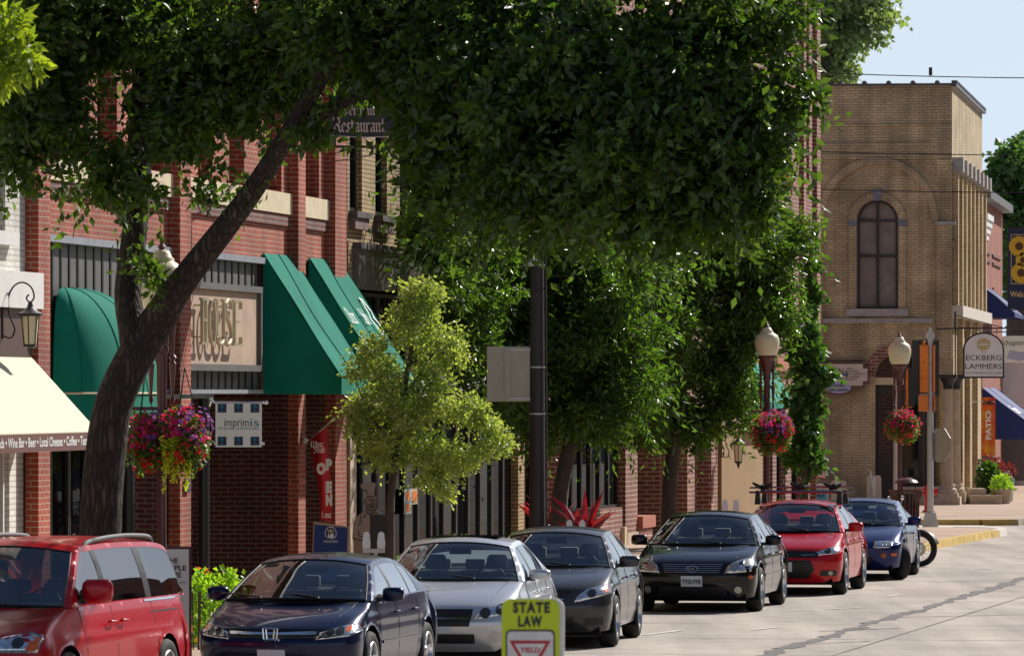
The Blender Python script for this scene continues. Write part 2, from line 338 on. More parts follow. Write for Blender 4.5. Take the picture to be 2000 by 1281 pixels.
# ------------------------------------------------------------------ building frames
class Frame:
    """local x runs along the facade away from the camera, local y into the building, z up"""
    def __init__(s, ox, oy, tan):
        s.o = Vector((ox, oy, 0)); s.th = math.atan(tan); s.tan = tan; s.rz = math.pi/2-s.th
    def d(s, px, yo=0):       # depth where pixel column px meets the plane y = yo
        k = (px-1000)/F; oy = s.o + Vector((-math.cos(s.th), math.sin(s.th), 0))*yo
        return (oy.x-s.tan*oy.y)/(k-s.tan)
    def x(s, px, yo=0):
        d = s.d(px, yo); oy = s.o + Vector((-math.cos(s.th), math.sin(s.th), 0))*yo
        return (d-oy.y)/math.cos(s.th)
    def z(s, px, py, yo=0): return HC+(YH-py)*s.d(px, yo)/F
    def xz(s, px, py, yo=0): return s.x(px, yo), s.z(px, py, yo)
    def w(s, x, y, z): return s.o+Vector((math.sin(s.th)*x-math.cos(s.th)*y, math.cos(s.th)*x+math.sin(s.th)*y, z))
FA = Frame(2.40, 118.7, .1652)
FC = Frame(2.40, 118.7, .194)
def wall(mb, x0, x1, z0, z1, y, ops=(), depth=.22):
    xs = sorted({x0, x1} | {v for o in ops for v in o[:2] if x0 < v < x1}); zs = sorted({z0, z1} | {v for o in ops for v in o[2:4] if z0 < v < z1})
    for a, b in zip(xs[:-1], xs[1:]):
        for c, d in zip(zs[:-1], zs[1:]):
            m, n = (a+b)/2, (c+d)/2
            if any(o[0] < m < o[1] and o[2] < n < o[3] for o in ops): continue
            mb.quad((a, y, c), (b, y, c), (b, y, d), (a, y, d))
    for o in ops:
        a, b, c, d = o[:4]; e = y+depth
        mb.quad((a, y, c), (a, y, d), (a, e, d), (a, e, c)); mb.quad((b, y, d), (b, y, c), (b, e, c), (b, e, d))
        mb.quad((a, y, d), (b, y, d), (b, e, d), (a, e, d)); mb.quad((b, y, c), (a, y, c), (a, e, c), (b, e, c))
    return mb
def window(par, x0, x1, z0, z1, y, fw=.06, rows=(.5,), cols=(), frame='black', pane='pane', name='window'):
    m = MB(); m.box(x0, x0+fw, y-.03, y+.03, z0, z1); m.box(x1-fw, x1, y-.03, y+.03, z0, z1)
    m.box(x0+fw, x1-fw, y-.03, y+.03, z0, z0+fw); m.box(x0+fw, x1-fw, y-.03, y+.03, z1-fw, z1)
    for r in rows: zz = z0+(z1-z0)*r; m.box(x0+fw, x1-fw, y-.045, y+.02, zz-.03, zz+.03)
    for c in cols: xx = x0+(x1-x0)*c; m.box(xx-.025, xx+.025, y-.025, y+.018, z0+fw, z1-fw)
    w = m.build(name, M[frame], par)
    MB().quad((x0+.01, y+.012, z0+.01), (x1-.01, y+.012, z0+.01), (x1-.01, y+.012, z1-.01), (x0+.01, y+.012, z1-.01)).build('pane', M[pane], w)
    return w
ZG = .14   # pavement level
# ------------------------------------------------------------------ red brick building (left)
def red_building():
    f = FA; T = thing('brick_building', 'red brick two storey building with pilasters, cream sill bands and dark ribbed shopfront panels', 'building', f.o, f.rz)
    x0, x1 = f.x(74), f.x(677); ztop = 13.0; ps = []
    # pilasters: (left px, right px of street face)
    pil = [(75, 98), (352, 373), (583, 597), (655, 677)]; PY = -.16
    px = [(f.x(a, PY), f.x(b, PY)) for a, b in pil]
    zs = f.z(100, 352); zb = f.z(100, 458)      # sill underside / shop panel top
    zsill = f.z(100, 342)+.02
    # upper wall
    wins = [(98,124), (189,216), (286,308), (386,404), (447,467), (519,540), (594,614)]
    ops = []; wz = zs+.32
    for a, b in wins: ops.append((f.x(a)+.02, f.x(b)+.35, wz, wz+2.6))
    m = MB(); wall(m, x0, x1, zb, 9.3, 0, ops, .3); wall(m, x0, x1, 9.3, ztop, 0, [(o[0], o[1], 9.9, 11.9) for o in ops], .3)
    m.quad((x0, 0, zb), (x1, 0, zb), (x1, .6, zb), (x0, .6, zb)); m.quad((x0, .0, ztop), (x1, 0, ztop), (x1, 12, ztop), (x0, 12, ztop))
    m.quad((x1, 0, 0), (x1, 12, 0), (x1, 12, ztop), (x1, 0, ztop)); m.quad((x0, 0, 0), (x0, 12, 0), (x0, 12, ztop), (x0, 0, ztop)); m.quad((x0, 12, 0), (x1, 12, 0), (x1, 12, ztop), (x0, 12, ztop))
    m.build('wall', M['red_brick'], T)
    for o in ops:
        for dz in (0, 9.9-wz-0): 
            window(T, o[0], o[1], o[2]+dz, (o[3] if dz == 0 else 11.9), .25, rows=(.42,), pane='pane2' if random.random() < .4 else 'pane')
    for a, b in px: MB().box(a, b, PY, -.002, ZG, ztop).build('pilaster', M['red_brick'], T)
    # sill bands between pilasters
    for i in range(3):
        MB().box(px[i][1]+.003, px[i+1][0]-.003, -.07, -.003, zs, zs+.3).build('sill_band', M['cream'], T)
        MB().box(px[i][1]+.003, px[i+1][0]-.003, -.045, -.003, zs-.17, zs-.004).build('string_course', M['maroon_brick'], T)
    MB().box(x0, x1, -.35, .1, ztop, ztop+.5).build('cornice', M['panel'], T)
    # ribbed shopfront panels in bays 1 and 2
    zp0 = f.z(372, 760)
    for i, (xa, xb) in enumerate([(px[0][1], px[1][0]), (px[1][1], f.x(512))]):
        p = MB(); p.box(xa+.003, xb, .0+.05, .12, zp0, zb-.09)
        n = int((xb-xa)/.42)
        pa = p.build('ribbed_panel', M['panel'], T); r = MB()
        for k in range(n+1):
            xx = xa+.05+(xb-xa-.1)*k/n; r.box(xx-.035, xx+.035, .036, .0475, zp0, zb-.095)
        r.build('ribs', M['black'], pa); MB().box(xa+.003, xb, -.06, .1, zb-.09, zb-.003).build('flashing', M['flash'], pa)
        MB().box(xa+.003, xb, -.03, .16, zp0-.06, zp0-.003).build('soffit_trim', M['flash'], pa)
    xh0, xh1 = px[1][1]+.01, f.x(492)
    # upper storey between 512 and pilaster: brick down to awning foot, and last bay
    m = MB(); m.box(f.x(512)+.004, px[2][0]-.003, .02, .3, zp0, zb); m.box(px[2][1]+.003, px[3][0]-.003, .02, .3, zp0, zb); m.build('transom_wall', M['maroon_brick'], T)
    # ground floor: recessed entrances whose far walls face the camera
    m = MB(); D = 2.6
    def perp(xw, y0, y1, t=.3):   # wall across, its face at xw
        m.box(xw, xw+t, y0, y1, ZG, zp0-.06)
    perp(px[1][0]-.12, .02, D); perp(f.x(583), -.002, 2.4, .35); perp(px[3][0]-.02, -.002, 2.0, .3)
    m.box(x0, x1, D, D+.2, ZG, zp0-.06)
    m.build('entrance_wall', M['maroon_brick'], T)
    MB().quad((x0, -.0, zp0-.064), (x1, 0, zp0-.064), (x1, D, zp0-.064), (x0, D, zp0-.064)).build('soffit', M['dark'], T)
    # shop window in bay 1
    for k in range(4):
        a = px[0][1]+.1+k*.95; window(T, a, a+.93, .6, zp0-.3, .35+.0, rows=(), pane='pane')
    for k in range(3):
        a = px[1][1]+.1+k*1.0; window(T, a, a+.98, .5, zp0-.3, 2.5, rows=(), pane='pane')
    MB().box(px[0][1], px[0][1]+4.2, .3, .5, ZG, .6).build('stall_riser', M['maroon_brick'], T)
    for cx, yy in ((251, -.55), (398, -.55)):
        MB().lathe([(.0,ZG),(.075,ZG),(.075,zp0-.06),(0,zp0-.06)], (f.x(cx,yy), yy, 0), 14).build('post', M['black'], T, smooth=False)
    MB().box(f.x(240,-.6), f.x(415,-.6), -.62, .0, zp0-.12, zp0-.066).build('canopy_beam', M['black'], T)
    # little street number plate
    pl = MB().box(f.x(372,-.2)-.26, f.x(372,-.2)+.0, -.2, -.17, f.z(330,962), f.z(330,935)).build('number_plate', M['navy'], T)
    return T, px, zp0, zb
RB, RBpx, zp0, zbp = red_building()
def green_dome():
    f = FA; T = thing('dome_awning', 'rounded green canvas dome awning partly hidden by the big tree trunk', 'awning', f.w(0,0,0), f.rz)
    xa, xb = f.x(102), f.x(246); zt, zb_ = f.z(130, 562), f.z(130, 768); n = 12; m = MB(); R_ = .72; L = xb-xa
    # quarter-round hood: rounded ends, ribs running from the ridge to the valance
    cols = 15; rows = 12; vs = []
    for i in range(cols+1):
        u = i/cols; 
        for j in range(rows+1):
            v = j/rows*math.pi/2
            pr = R_*math.sin(v); xe = math.cos(math.pi*(1-u))  # -1..1
            half = L/2*(.22+.78*math.sin(v)**.8)
            yy = -pr*(max(0, 1-abs(xe)**2.4))**.5
            cxm = xa+L/2-(1-math.sin(v))*L*.25
            vs.append((cxm+xe*half, yy-.01, zb_+(zt-zb_)*math.cos(v)))
    fs = [(i*(rows+1)+j, i*(rows+1)+j+1, (i+1)*(rows+1)+j+1, (i+1)*(rows+1)+j) for i in range(cols) for j in range(rows)]
    m.add(vs, fs); hood = m.build('canopy', M['green'], T, smooth=True)
    v = MB(); p = [vs[i*(rows+1)+rows] for i in range(cols+1)]
    for a, b in zip(p[:-1], p[1:]): v.quad((a[0],a[1],zb_-.32),(b[0],b[1],zb_-.32),(b[0],b[1],zb_-.003),(a[0],a[1],zb_-.003))
    v.build('valance', M['green'], T, smooth=True)
    t = MB(); t.tube([(q[0], q[1]-.01, q[2]) for q in p], .014, 6); t.build('piping', M['cream'], T)
    r = MB()
    for i in (2, 5, 8, 11, 13): r.tube([(vs[i*(rows+1)+j][0], vs[i*(rows+1)+j][1]-.004, vs[i*(rows+1)+j][2]) for j in range(rows+1)], .008, 5)
    r.build('seam', M['green'], T)
green_dome()
def slope_awning(name, label, f, xa, xb, zt, proj, drop, val, mat_, y0=-.02, cheek=True):
    T = thing(name, label, 'awning', f.w(0,0,0), f.rz)
    A, B = (y0, zt), (y0-proj, zt-drop)
    s = MB(); nx, nz = 22, 26; rs = np.random.RandomState(int(abs(xa)*10)+3); ph = rs.uniform(0, 6, 6); vs = []
    sn = Vector((0, B[1]-A[1], -(B[0]-A[0]))).normalized()
    if sn.z < 0: sn = -sn
    for i in range(nx+1):
        for j_ in range(nz+1):
            u, v_ = i/nx, j_/nz; ed = math.sin(math.pi*u)*math.sin(math.pi*v_)
            dsp = -.035*ed*(1+.4*math.sin(6*u+ph[0]))+.006*math.sin(14*u+ph[1]+3*v_)*math.sin(math.pi*v_)+.005*math.sin(9*v_+ph[2]+5*u)
            p_ = Vector((xa+(xb-xa)*u, A[0]+(B[0]-A[0])*v_, A[1]+(B[1]-A[1])*v_))+sn*dsp; vs.append(p_)
    s.add(vs, [(i*(nz+1)+j_, i*(nz+1)+j_+1, (i+1)*(nz+1)+j_+1, (i+1)*(nz+1)+j_) for i in range(nx) for j_ in range(nz)])
    cn = s.build('canopy', M[mat_], T, smooth=True); s = MB()
    for i in (0, nx//2, nx): s.tube([vs[i*(nz+1)+j_]+sn*.004 for j_ in range(0, nz+1, 2)], .009, 5)
    s.build('seam', M[mat_], cn)
    v = MB(); v.box(xa, xb, B[0]-.006, B[0]+.006, B[1]-val, B[1]-.013); v.build('valance', M[mat_], T)
    if cheek:
        for xx in (xa+.006, xb-.02):
            c = MB(); c.prism([(A[0], A[1]-.02), (B[0]+.01, B[1]-.02), (B[0]+.01, B[1]-val), (A[0], B[1]-val)], 'x', xx, xx+.012); c.build('cheek', M[mat_], T, fix=True)
    fr = MB()
    for xx in (xa+.04, xb-.04): fr.tube([(xx, A[0]-.02, B[1]-val+.05), (xx, B[0]+.03, B[1]-val+.05)], .012, 6)
    fr.build('frame', M['galv'], T)
    return T, (A, B)
# awning 1 and awning 2 : positions on the facade
f = FA; ZT1 = f.z(513, 494)
xa1 = f.x(511); dx1 = f.d(511)
pr1 = 1.12
slope_awning('canvas_awning', 'tall sloping green canvas awning beside the HOUSE sign, its near cheek in deep shade', f, xa1, f.x(570), ZT1, pr1, 1.75, .24, 'green')
xa2 = f.x(600); ZT2 = f.z(600, 503)
T2, (A2, B2) = slope_awning('canvas_awning', 'narrow sloping green canvas awning lettered Winzer Stube above the young pale tree', f, xa2, f.x(662), ZT2, pr1, 1.75, .24, 'green')
sl = Vector((0, B2[0]-A2[0], B2[1]-A2[1])); sl_n = sl.normalized()
t = MB(); o = Vector((xa2+.18, A2[0], A2[1]))+sl_n*1.14
black(t, 'Winzer', .27, o+Vector((0, 0, 0)), (1,0,0), -sl_n, .62, .15, .006); black(t, 'Stube', .27, o+Vector((1.28*.85, 0, 0)), (1,0,0), -sl_n, .62, .15, .006)
o2 = Vector((xa2+.15, A2[0], A2[1]))+sl_n*1.62
black(t, 'German', .2, o2, (1,0,0), -sl_n, .62, .15, .006) if False else black(t, 'Restaurant', .25, o2, (1,0,0), -sl_n, .52, .15, .006)
# slender figure emblem at the right of the lettering
e = [(0,.0),(.09,.05),(.12,.2),(.05,.3),(.1,.42),(.03,.62),(-.03,.64),(-.04,.42),(-.1,.3),(-.06,.12)]
oe = Vector((f.x(662)-.32, A2[0], A2[1]))+sl_n*1.32
for i in range(len(e)):
    a, b = e[i], e[(i+1) % len(e)]
    vs, fs = nib([[a, b]], .035, 30); nn = Vector((1,0,0)).cross(-sl_n)
    t.add([oe+Vector((1,0,0))*p[0]*2.0-sl_n*p[1]+nn*(.008+.001*(i % 4)) for p in vs], fs)
t.build('lettering', M['whitetext'], T2)
# ------------------------------------------------------------------ HOUSE sign
def house_sign():
    f = FA; x0, x1 = RBpx[1][1]+.03, f.x(489); z1, z0 = f.z(490, 573), f.z(490, 713)
    T = thing('shop_sign', 'weathered wooden HOUSE sign with raised brass serif letters on the ribbed panel', 'sign', f.w(0,0,0), f.rz)
    MB().box(x0, x1, -.1, -.025, z0, z1).build('board', M['woodboard'], T)
    m = MB(); w = .09
    m.box(x0-.02, x1+w, -.16, -.022, z1+.002, z1+.09); m.box(x0-.02, x1+w, -.16, -.022, z0-.09, z0-.002); m.box(x1+.002, x1+w, -.155, -.022, z0, z1)
    m.build('frame', M['panel'], T)
    # raised letters with serifs; strokes are real bars standing 12 cm off the board
    L = MB(); h = .62; zz = f.z(430, 674, -.22); xx = f.x(391, -.22); W = (f.x(468, -.22)-xx)/5
    def bar(a, b, c, d, k=0): L.box(a, b, -.24-.001*k, -.20+.001*k, c, d)
    def serif(cx, zc, k): bar(cx-.1, cx+.1, zc, zc+.035, k)
    z1_ = zz+h
    def I(cx, k, wd=.055): bar(cx-wd/2, cx+wd/2, zz+.003, z1_-.003, k); serif(cx, zz, k+1); serif(cx, z1_-.035, k+1)
    I(xx+.12, 0); I(xx+W-.16, 0); bar(xx+.15, xx+W-.19, zz+h*.5, zz+h*.5+.03, 2)
    def ring(cx, rx, k):
        n = 22; o = [(cx+rx*math.cos(2*math.pi*i/n), zz+h/2+h/2*math.sin(2*math.pi*i/n)) for i in range(n)]
        q = [(cx+(rx-.05)*math.cos(2*math.pi*i/n), zz+h/2+(h/2-.025)*math.sin(2*math.pi*i/n)) for i in range(n)]
        for yy in (-.24, -.20):
            L.add([(p[0], yy, p[1]) for p in o+q], [(i, (i+1) % n, n+(i+1) % n, n+i) for i in range(n)])
        L.add([(p[0], yy, p[1]) for yy in (-.24, -.2) for p in o], [(i, (i+1) % n, n+(i+1) % n, n+i) for i in range(n)])
        L.add([(p[0], yy, p[1]) for yy in (-.24, -.2) for p in q], [(i, (i+1) % n, n+(i+1) % n, n+i) for i in range(n)])
    ring(xx+1.48*W, W*.42, 0)
    cx = xx+2.5*W; bar(cx-.25, cx-.195, zz+.1, z1_-.003, 0); bar(cx+.2, cx+.235, zz+.1, z1_-.003, 0); serif(cx-.22, z1_-.035, 1); serif(cx+.22, z1_-.035, 1)
    pts = [(cx-.222+.44*(1-math.cos(a))/2, zz+.11-.1*math.sin(a)) for a in np.linspace(0, math.pi, 9)]
    L.tube([(p[0], -.22, p[1]) for p in pts], .027, 6)
    cx = xx+3.5*W; sp = [(.2,.8),(.16,.95),(0,.98),(-.16,.9),(-.18,.72),(0,.55),(.17,.38),(.2,.18),(.06,.03),(-.12,.03),(-.2,.15),(-.2,.25)]
    L.tube([(cx+p[0], -.22, zz+p[1]*h) for p in cr(sp, 3)], .03, 6)
    cx = xx+4.32*W; I(cx, 0); bar(cx+.03, cx+.42, zz, zz+.03, 3); bar(cx+.03, cx+.42, z1_-.03, z1_, 3); bar(cx+.03, cx+.3, zz+h*.5, zz+h*.5+.03, 3)
    bar(cx+.39, cx+.42, zz+.03, zz+.12, 4); bar(cx+.39, cx+.42, z1_-.12, z1_-.03, 4)
    L.build('letters', M['gold2'], T)
    s = MB()
    for k in range(5):
        for zc in (zz+.1, z1_-.1): s.box(xx+.14+k*W*.97, xx+.16+k*W*.97, -.199, -.101, zc-.01, zc+.01)
    s.build('standoff', M['gold2'], T)
M['woodboard'] = mat('weathered_board', (.42,.30,.215), .75, var=(1.5, .2))
M['gold2'] = mat('brass_letter', (.52,.46,.32), .35, metal=.4)
house_sign()
# ------------------------------------------------------------------ white building (left edge)
def white_building():
    f = FA; T = thing('painted_building', 'white painted brick building at the left edge with a shallow pilaster', 'building', f.w(0,0,0), f.rz)
    x1 = f.x(74)-.004; x0 = x1-9; zf0, zf1 = f.z(40, 603), f.z(40, 532)
    m = MB(); wx = f.x(4, 0)
    wall(m, x0, x1, zf1, 13, 0, [(wx-1.15, wx+.15, f.z(5,452), f.z(5,452)+2.6)], .2)
    m.quad((x0,0,13),(x1,0,13),(x1,10,13),(x0,10,13)); m.quad((x1,0,0),(x1,10,0),(x1,10,13),(x1,0,13)); m.quad((x0,0,0),(x0,10,0),(x0,10,13),(x0,0,13)); m.quad((x0,10,0),(x1,10,0),(x1,10,13),(x0,10,13))
    m.box(x1-.42, x1-.003, -.14, -.002, ZG, 13)
    m.box(x0, x1-.43, .02, .4, ZG, 1.0) 
    m.box(x1-1.25, x1-.44, .03, .4, 1.0, zf0)
    m.build('wall', M['white_brick'], T)
    window(T, wx-1.15, wx+.15, f.z(5,452), f.z(5,452)+2.6, .12, frame='white', pane='pane2')
    MB().box(wx-1.3, wx+.36, -.12, -.003, f.z(5,452)-.16, f.z(5,452)-.003).build('sill', M['white'], T)
    MB().box(x0, x1-.43, -.18, .02, zf0, zf1-.003).build('fascia', M['white'], T)
    b = MB().box(x0, x1-.75, -.1, .02, zf0-.62, zf0-.003).build('sign_board', M['brownboard'], T)
    MB().box(x1-.75, x1-.43, -.02, .02, zf0-.62, zf0-.003).build('trim_board', M['white'], T)
    for k in range(4): window(T, x1-1.3-(k+1)*1.5, x1-1.3-k*1.5-.03, 1.0, zf0-.65, .1, rows=(), frame='white', pane='pane')
M['brownboard'] = mat('brown_board', (.09,.05,.04), .5)
white_building()
def cream_awning():
    f = FA; x1 = f.x(46); x0 = x1-6.5; zt = f.z(46, 684)
    proj, drop, val = .88, .95, .215
    T = thing('shop_awning', 'cream pinstriped canvas awning with brown valance listing wine bar, beer and cheeses', 'awning', f.w(0,0,0), f.rz)
    A, B = (-.02, zt), (-.02-proj, zt-drop)
    s = MB(); s.prism([A, B, (B[0], B[1]-.012), (A[0], A[1]-.012)], 'x', x0, x1); s.build('canopy', M['stripe'], T, fix=True)
    for xx in (x0+.006, x1-.02):
        c = MB(); c.prism([(A[0], A[1]-.02), (B[0]+.01, B[1]-.02), (A[0], B[1]-.02)], 'x', xx, xx+.012); c.build('cheek', M['stripe'], T, fix=True)
    v = MB(); v.box(x0, x1, B[0]-.006, B[0]+.006, B[1]-val, B[1]-.013); va = v.build('valance', M['brownboard2'], T)
    w = 4.15; t = MB(); put2d(t, text2d('Salads \u2022 Wine Bar \u2022 Beer \u2022 Local Cheeses \u2022 Coffee \u2022 Teas', .15, .003, 4.36), (x1-4.93, B[0]-.009, B[1]-val+.06), (1,0,0), (0,0,1)); t.build('lettering', M['whitetext'], T)
mm = mat('pinstripe_canvas', (.72,.66,.5), .85); M['stripe'] = mm
nt = mm.node_tree; tc = nt.nodes.new('ShaderNodeTexCoord'); wv = nt.nodes.new('ShaderNodeTexWave'); wv.inputs['Scale'].default_value = 3.2; wv.bands_direction = 'X'
cm = nt.nodes.new('ShaderNodeMix'); cm.data_type = 'RGBA'; cm.inputs[6].default_value = (.74,.68,.52,1); cm.inputs[7].default_value = (.56,.50,.37,1)
nt.links.new(tc.outputs['Object'], wv.inputs[0]); nt.links.new(wv.outputs[0], cm.inputs[0]); nt.links.new(cm.outputs[2], nt.nodes['Principled BSDF'].inputs['Base Color'])
M['brownboard2'] = mat('brown_valance', (.13,.045,.032), .8)
cream_awning()
def wall_lantern(name, label, loc, rz, s=1.0, glass='globe'):
    T = thing(name, label, 'lantern', loc, rz)     # local -y is outward from the wall
    m = MB(); m.box(-.03*s, .03*s, -.02, 0, -.35*s, .3*s)
    sc = [(0,-.01,-.3),(0,-.14,-.34),(0,-.2,-.2),(0,-.12,0),(0,-.1,.28),(0,-.2,.46),(0,-.34,.5),(0,-.46,.42),(0,-.5,.28),(0,-.44,.2),(0,-.38,.26),(0,-.42,.32)]
    m.tube([Vector(p)*s for p in cr(sc, 3)], .014*s, 6); m.tube([Vector((0,-.01,.1))*s, Vector((0,-.1,.1))*s], .016*s, 6); m.build('bracket', M['pole'], T)
    c = (0, -.44*s, 0)
    b = MB(); b.lathe([(0,.2*s),(.03*s,.2*s),(.05*s,.13*s),(.12*s,.07*s),(.185*s,.03*s),(.185*s,0),(.14*s,-.01*s)], c, 16); b.lathe([(.1*s,-.44*s),(.11*s,-.47*s),(.05*s,-.5*s),(.03*s,-.58*s),(.0,-.64*s)], c, 16)
    for k in range(6):
        a = k*math.pi/3; b.tube([(c[0]+.14*s*math.cos(a), c[1]+.14*s*math.sin(a), 0), (c[0]+.1*s*math.cos(a), c[1]+.1*s*math.sin(a), -.44*s)], .009*s, 5)
    b.build('cage', M['pole'], T)
    MB().lathe([(.13*s,-.01*s),(.093*s,-.435*s)], c, 16).build('glass', M[glass], T, smooth=True)
    return T
wall_lantern('wall_lantern', 'dark scrolled wall lantern above the cream striped awning', FA.w(FA.x(4, -.1), -.1, FA.z(60, 620)-.0), FA.rz, .76)
# ------------------------------------------------------------------ yellow brick building
def yellow_building():
    f = FA; T = thing('brick_building', 'yellow brick building with tall dark sash windows and grey metal shop fascia', 'building', f.o, f.rz)
    x0, x1 = f.x(678), f.x(1022); ztop = 13.0; zf1, zf0 = f.z(686, 473), f.z(686, 563)
    m = MB(); zs = f.z(683, 412)
    pitch = f.x(733)-f.x(683); wA = f.x(707)-f.x(683); ops = [(f.x(683)+k*pitch, f.x(683)+k*pitch+wA, zs, zs+2.75) for k in range(7)]
    ops = [o for o in ops if o[1] < x1-.5]
    wall(m, x0, x1, zf1, 9.2, 0, ops, .2); wall(m, x0, x1, 9.2, ztop, 0, [(a, b, 9.7, 11.8) for a, b, c, d in ops], .2)
    m.quad((x0,0,ztop),(x1,0,ztop),(x1,12,ztop),(x0,12,ztop)); m.quad((x1,0,0),(x1,12,0),(x1,12,ztop),(x1,0,ztop))
    m.box(x0, f.x(686), -.02, .4, 1.2, zf1); m.box(f.x(1010), x1-.003, -.02, .4, ZG, zf1)
    m.build('wall', M['yellow_brick'], T)
    MB().box(x0+.003, f.x(690), -.05, -.022, ZG, f.z(684, 850)).build('stone_pier', M['tan_stone'], T)
    for a, b, c, d in ops:
        window(T, a, b, c, d, .12, fw=.07, rows=(.46,)); window(T, a, b, 9.7, 11.8, .12, fw=.07)
        MB().box(a-.05, b+.09, -.1, -.003, c-.27, c-.1).build('sill', M['sillstone'], T); MB().box(a-.09, b+.13, -.14, -.003, c-.098, c-.003).build('sill_cap', M['sillcap'], T)
    xf = f.x(686)+.01
    MB().box(xf, x1-.9, -.1, .3, zf0, zf1-.1).build('fascia', M['fascia'], T)
    MB().box(xf, x1-.9, -.16, -.003, zf1-.098, zf1-.003).build('fascia_cap', M['sillcap'], T)
    zt = f.z(850, 765); x = xf+.1; k = 0
    # clerestory and shopfront glazing (dark bronze mullions)
    while x < x1-1.6:
        window(T, x, x+1.18, zt+.35, zf0-.04, .08, rows=(), frame='pole', pane='pane'); window(T, x, x+1.18, .55, zt-.28, .1, rows=(), frame='pole', pane='pane2' if k % 3 == 1 else 'pane')
        x += 1.2; k += 1
    MB().box(xf, x1-.9, -.1, .2, zt-.26, zt+.33).build('transom_panel', M['white'], T)
    MB().box(xf, x1-.9, .03, .3, ZG, .55).build('stall_riser', M['stone'], T)
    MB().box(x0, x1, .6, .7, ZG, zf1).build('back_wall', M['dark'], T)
    MB().box(x0, x1, -.35, .1, ztop, ztop+.5).build('cornice', M['panel'], T)
    return ops
M['sillstone'] = mat('brown_stone_sill', (.16,.11,.095), .8, var=(5,.2)); M['sillcap'] = mat('dark_sill_cap', (.075,.065,.06), .7, var=(5,.2))
yellow_building()
# ------------------------------------------------------------------ red brick building with stucco portal
def corner_building():
    f = FC; T = thing('brick_building', 'long red brick building with brick piers and a tan stucco portal', 'building', f.o, f.rz)
    x0, x1 = f.x(1026), f.x(1595); ztop = 13.6; zt = f.z(1233, 800); D = 1.6
    m = MB(); ops = []
    nW = 9
    for k in range(nW):
        a = x1-1.3-k*3.0; ops.append((a-.95, a, f.z(1570,352), f.z(1570,352)+2.9))
    wall(m, x0, x1, zt, 10.2, 0, ops, .25)
    wall(m, x0, x1, 10.2, ztop, 0, [(a, b, 10.9, 12.6) for a, b, c, d in ops], .25)
    m.quad((x0,0,ztop),(x1,0,ztop),(x1,12,ztop),(x0,12,ztop)); m.quad((x1,0,0),(x1,12,0),(x1,12,ztop),(x1,0,ztop)); m.quad((x0,12,0),(x1,12,0),(x1,12,ztop),(x0,12,ztop)); m.quad((x0,0,0),(x0,12,0),(x0,12,ztop),(x0,0,ztop))
    m.build('wall', M['red_brick2'], T)
    for a, b, c, d in ops:
        window(T, a, b, c, d, .2, rows=(.5,)); window(T, a, b, 10.9, 12.6, .2, rows=(.5,))
        MB().box(a-.12, b+.12, -.09, -.003, c-.2, c-.003).build('sill', M['terracotta'], T)
    MB().box(x0, x1+.06, -.13, -.003, zt+.85, zt+1.15).build('belt_course', M['terracotta'], T)
    MB().box(x0, x1+.06, -.2, -.003, 12.95, 13.2).build('cornice', M['terracotta'], T)
    # corner pilasters of the upper floors
    for a, b in ((x1-.62, x1-.02), (x1-2.9, x1-2.5)):
        MB().box(a, b, -.1, -.003, zt+1.155, 12.945).build('pilaster', M['red_brick2'], T)
    # street level piers
    for a, b in ((1090,1103),(1217,1240),(1338,1352),(1385,1397),(1478,1486),(1505,1512),(1530,1541),(1562,1577)):
        MB().box(f.x(a), f.x(b)+.02, -.05, .45, ZG, zt-.003).build('pier', M['red_brick2'], T)
    MB().box(f.x(1217)-.02, f.x(1240)+.04, -.09, -.053, ZG, .38).build('pier_base', M['tan_stone'], T)
    MB().box(f.x(1217)-.25, f.x(1217)-.022, -.08, .1, ZG, f.z(1217, 1028)).build('pier_foot', M['cream'], T)
    MB().box(f.x(1240)+.03, f.x(1265), -.1, .4, ZG, f.z(1250, 1030)).build('low_wall', M['red_brick2'], T)
    MB().box(f.x(1240)+.0+.03, f.x(1265)+.06, -.16, .42, f.z(1250,1030)+.003, f.z(1250, 1007)).build('coping', M['terracotta'], T)
    # stucco portal
    MB().box(f.x(1399)+.0, f.x(1478)-.02, -.12, .5, ZG, zt-.003).build('stucco_portal', M['stucco'], T)
    # recess backs and glazing
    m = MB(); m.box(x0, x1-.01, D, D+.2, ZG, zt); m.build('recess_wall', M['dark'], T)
    for a, b, z0_, yy in ((1108, 1215, .9, .12), (1482, 1505, .5, .1), (1513, 1529, .5, .1), (1545, 1561, .5, .1)):
        xa, xb = f.x(a), f.x(b); n = max(1, round((xb-xa)/1.05))
        for k in range(n):
            window(T, xa+(xb-xa)*k/n+.01, xa+(xb-xa)*(k+1)/n-.01, z0_, zt-.1, yy, rows=(), pane='pane2' if a == 1108 else 'pane')
    MB().box(f.x(1104), f.x(1216), .0, .4, ZG, .9).build('stall_riser', M['red_brick2'], T)
    for a in (1330, 1380): MB().box(f.x(a), f.x(a)+.25, .45, D, ZG, zt).build('recess_side', M['red_brick2'], T)
    MB().box(f.x(1290), f.x(1385), .1, .14, f.z(1300, 930), f.z(1300, 933+4)+.09).build('door_bar', M['cream'], T) if False else None
    # small vent pipe and antenna at the roof corner
    v = MB(); v.tube([(x1-.1, .6, 10.9-.0), (x1+.12, .6, 10.9), (x1+.12, .6, 11.35), (x1+.0, .6, 11.45)], .05, 8); v.build('vent_pipe', M['galv'], T)
    return zt
zt3 = corner_building()
wall_lantern('wall_lantern', 'black caged wall lantern on the tan stucco portal', FC.w(FC.x(1408, -.12), -.13, FC.z(1420, 866)), FC.rz+R(10), .85, 'globe')
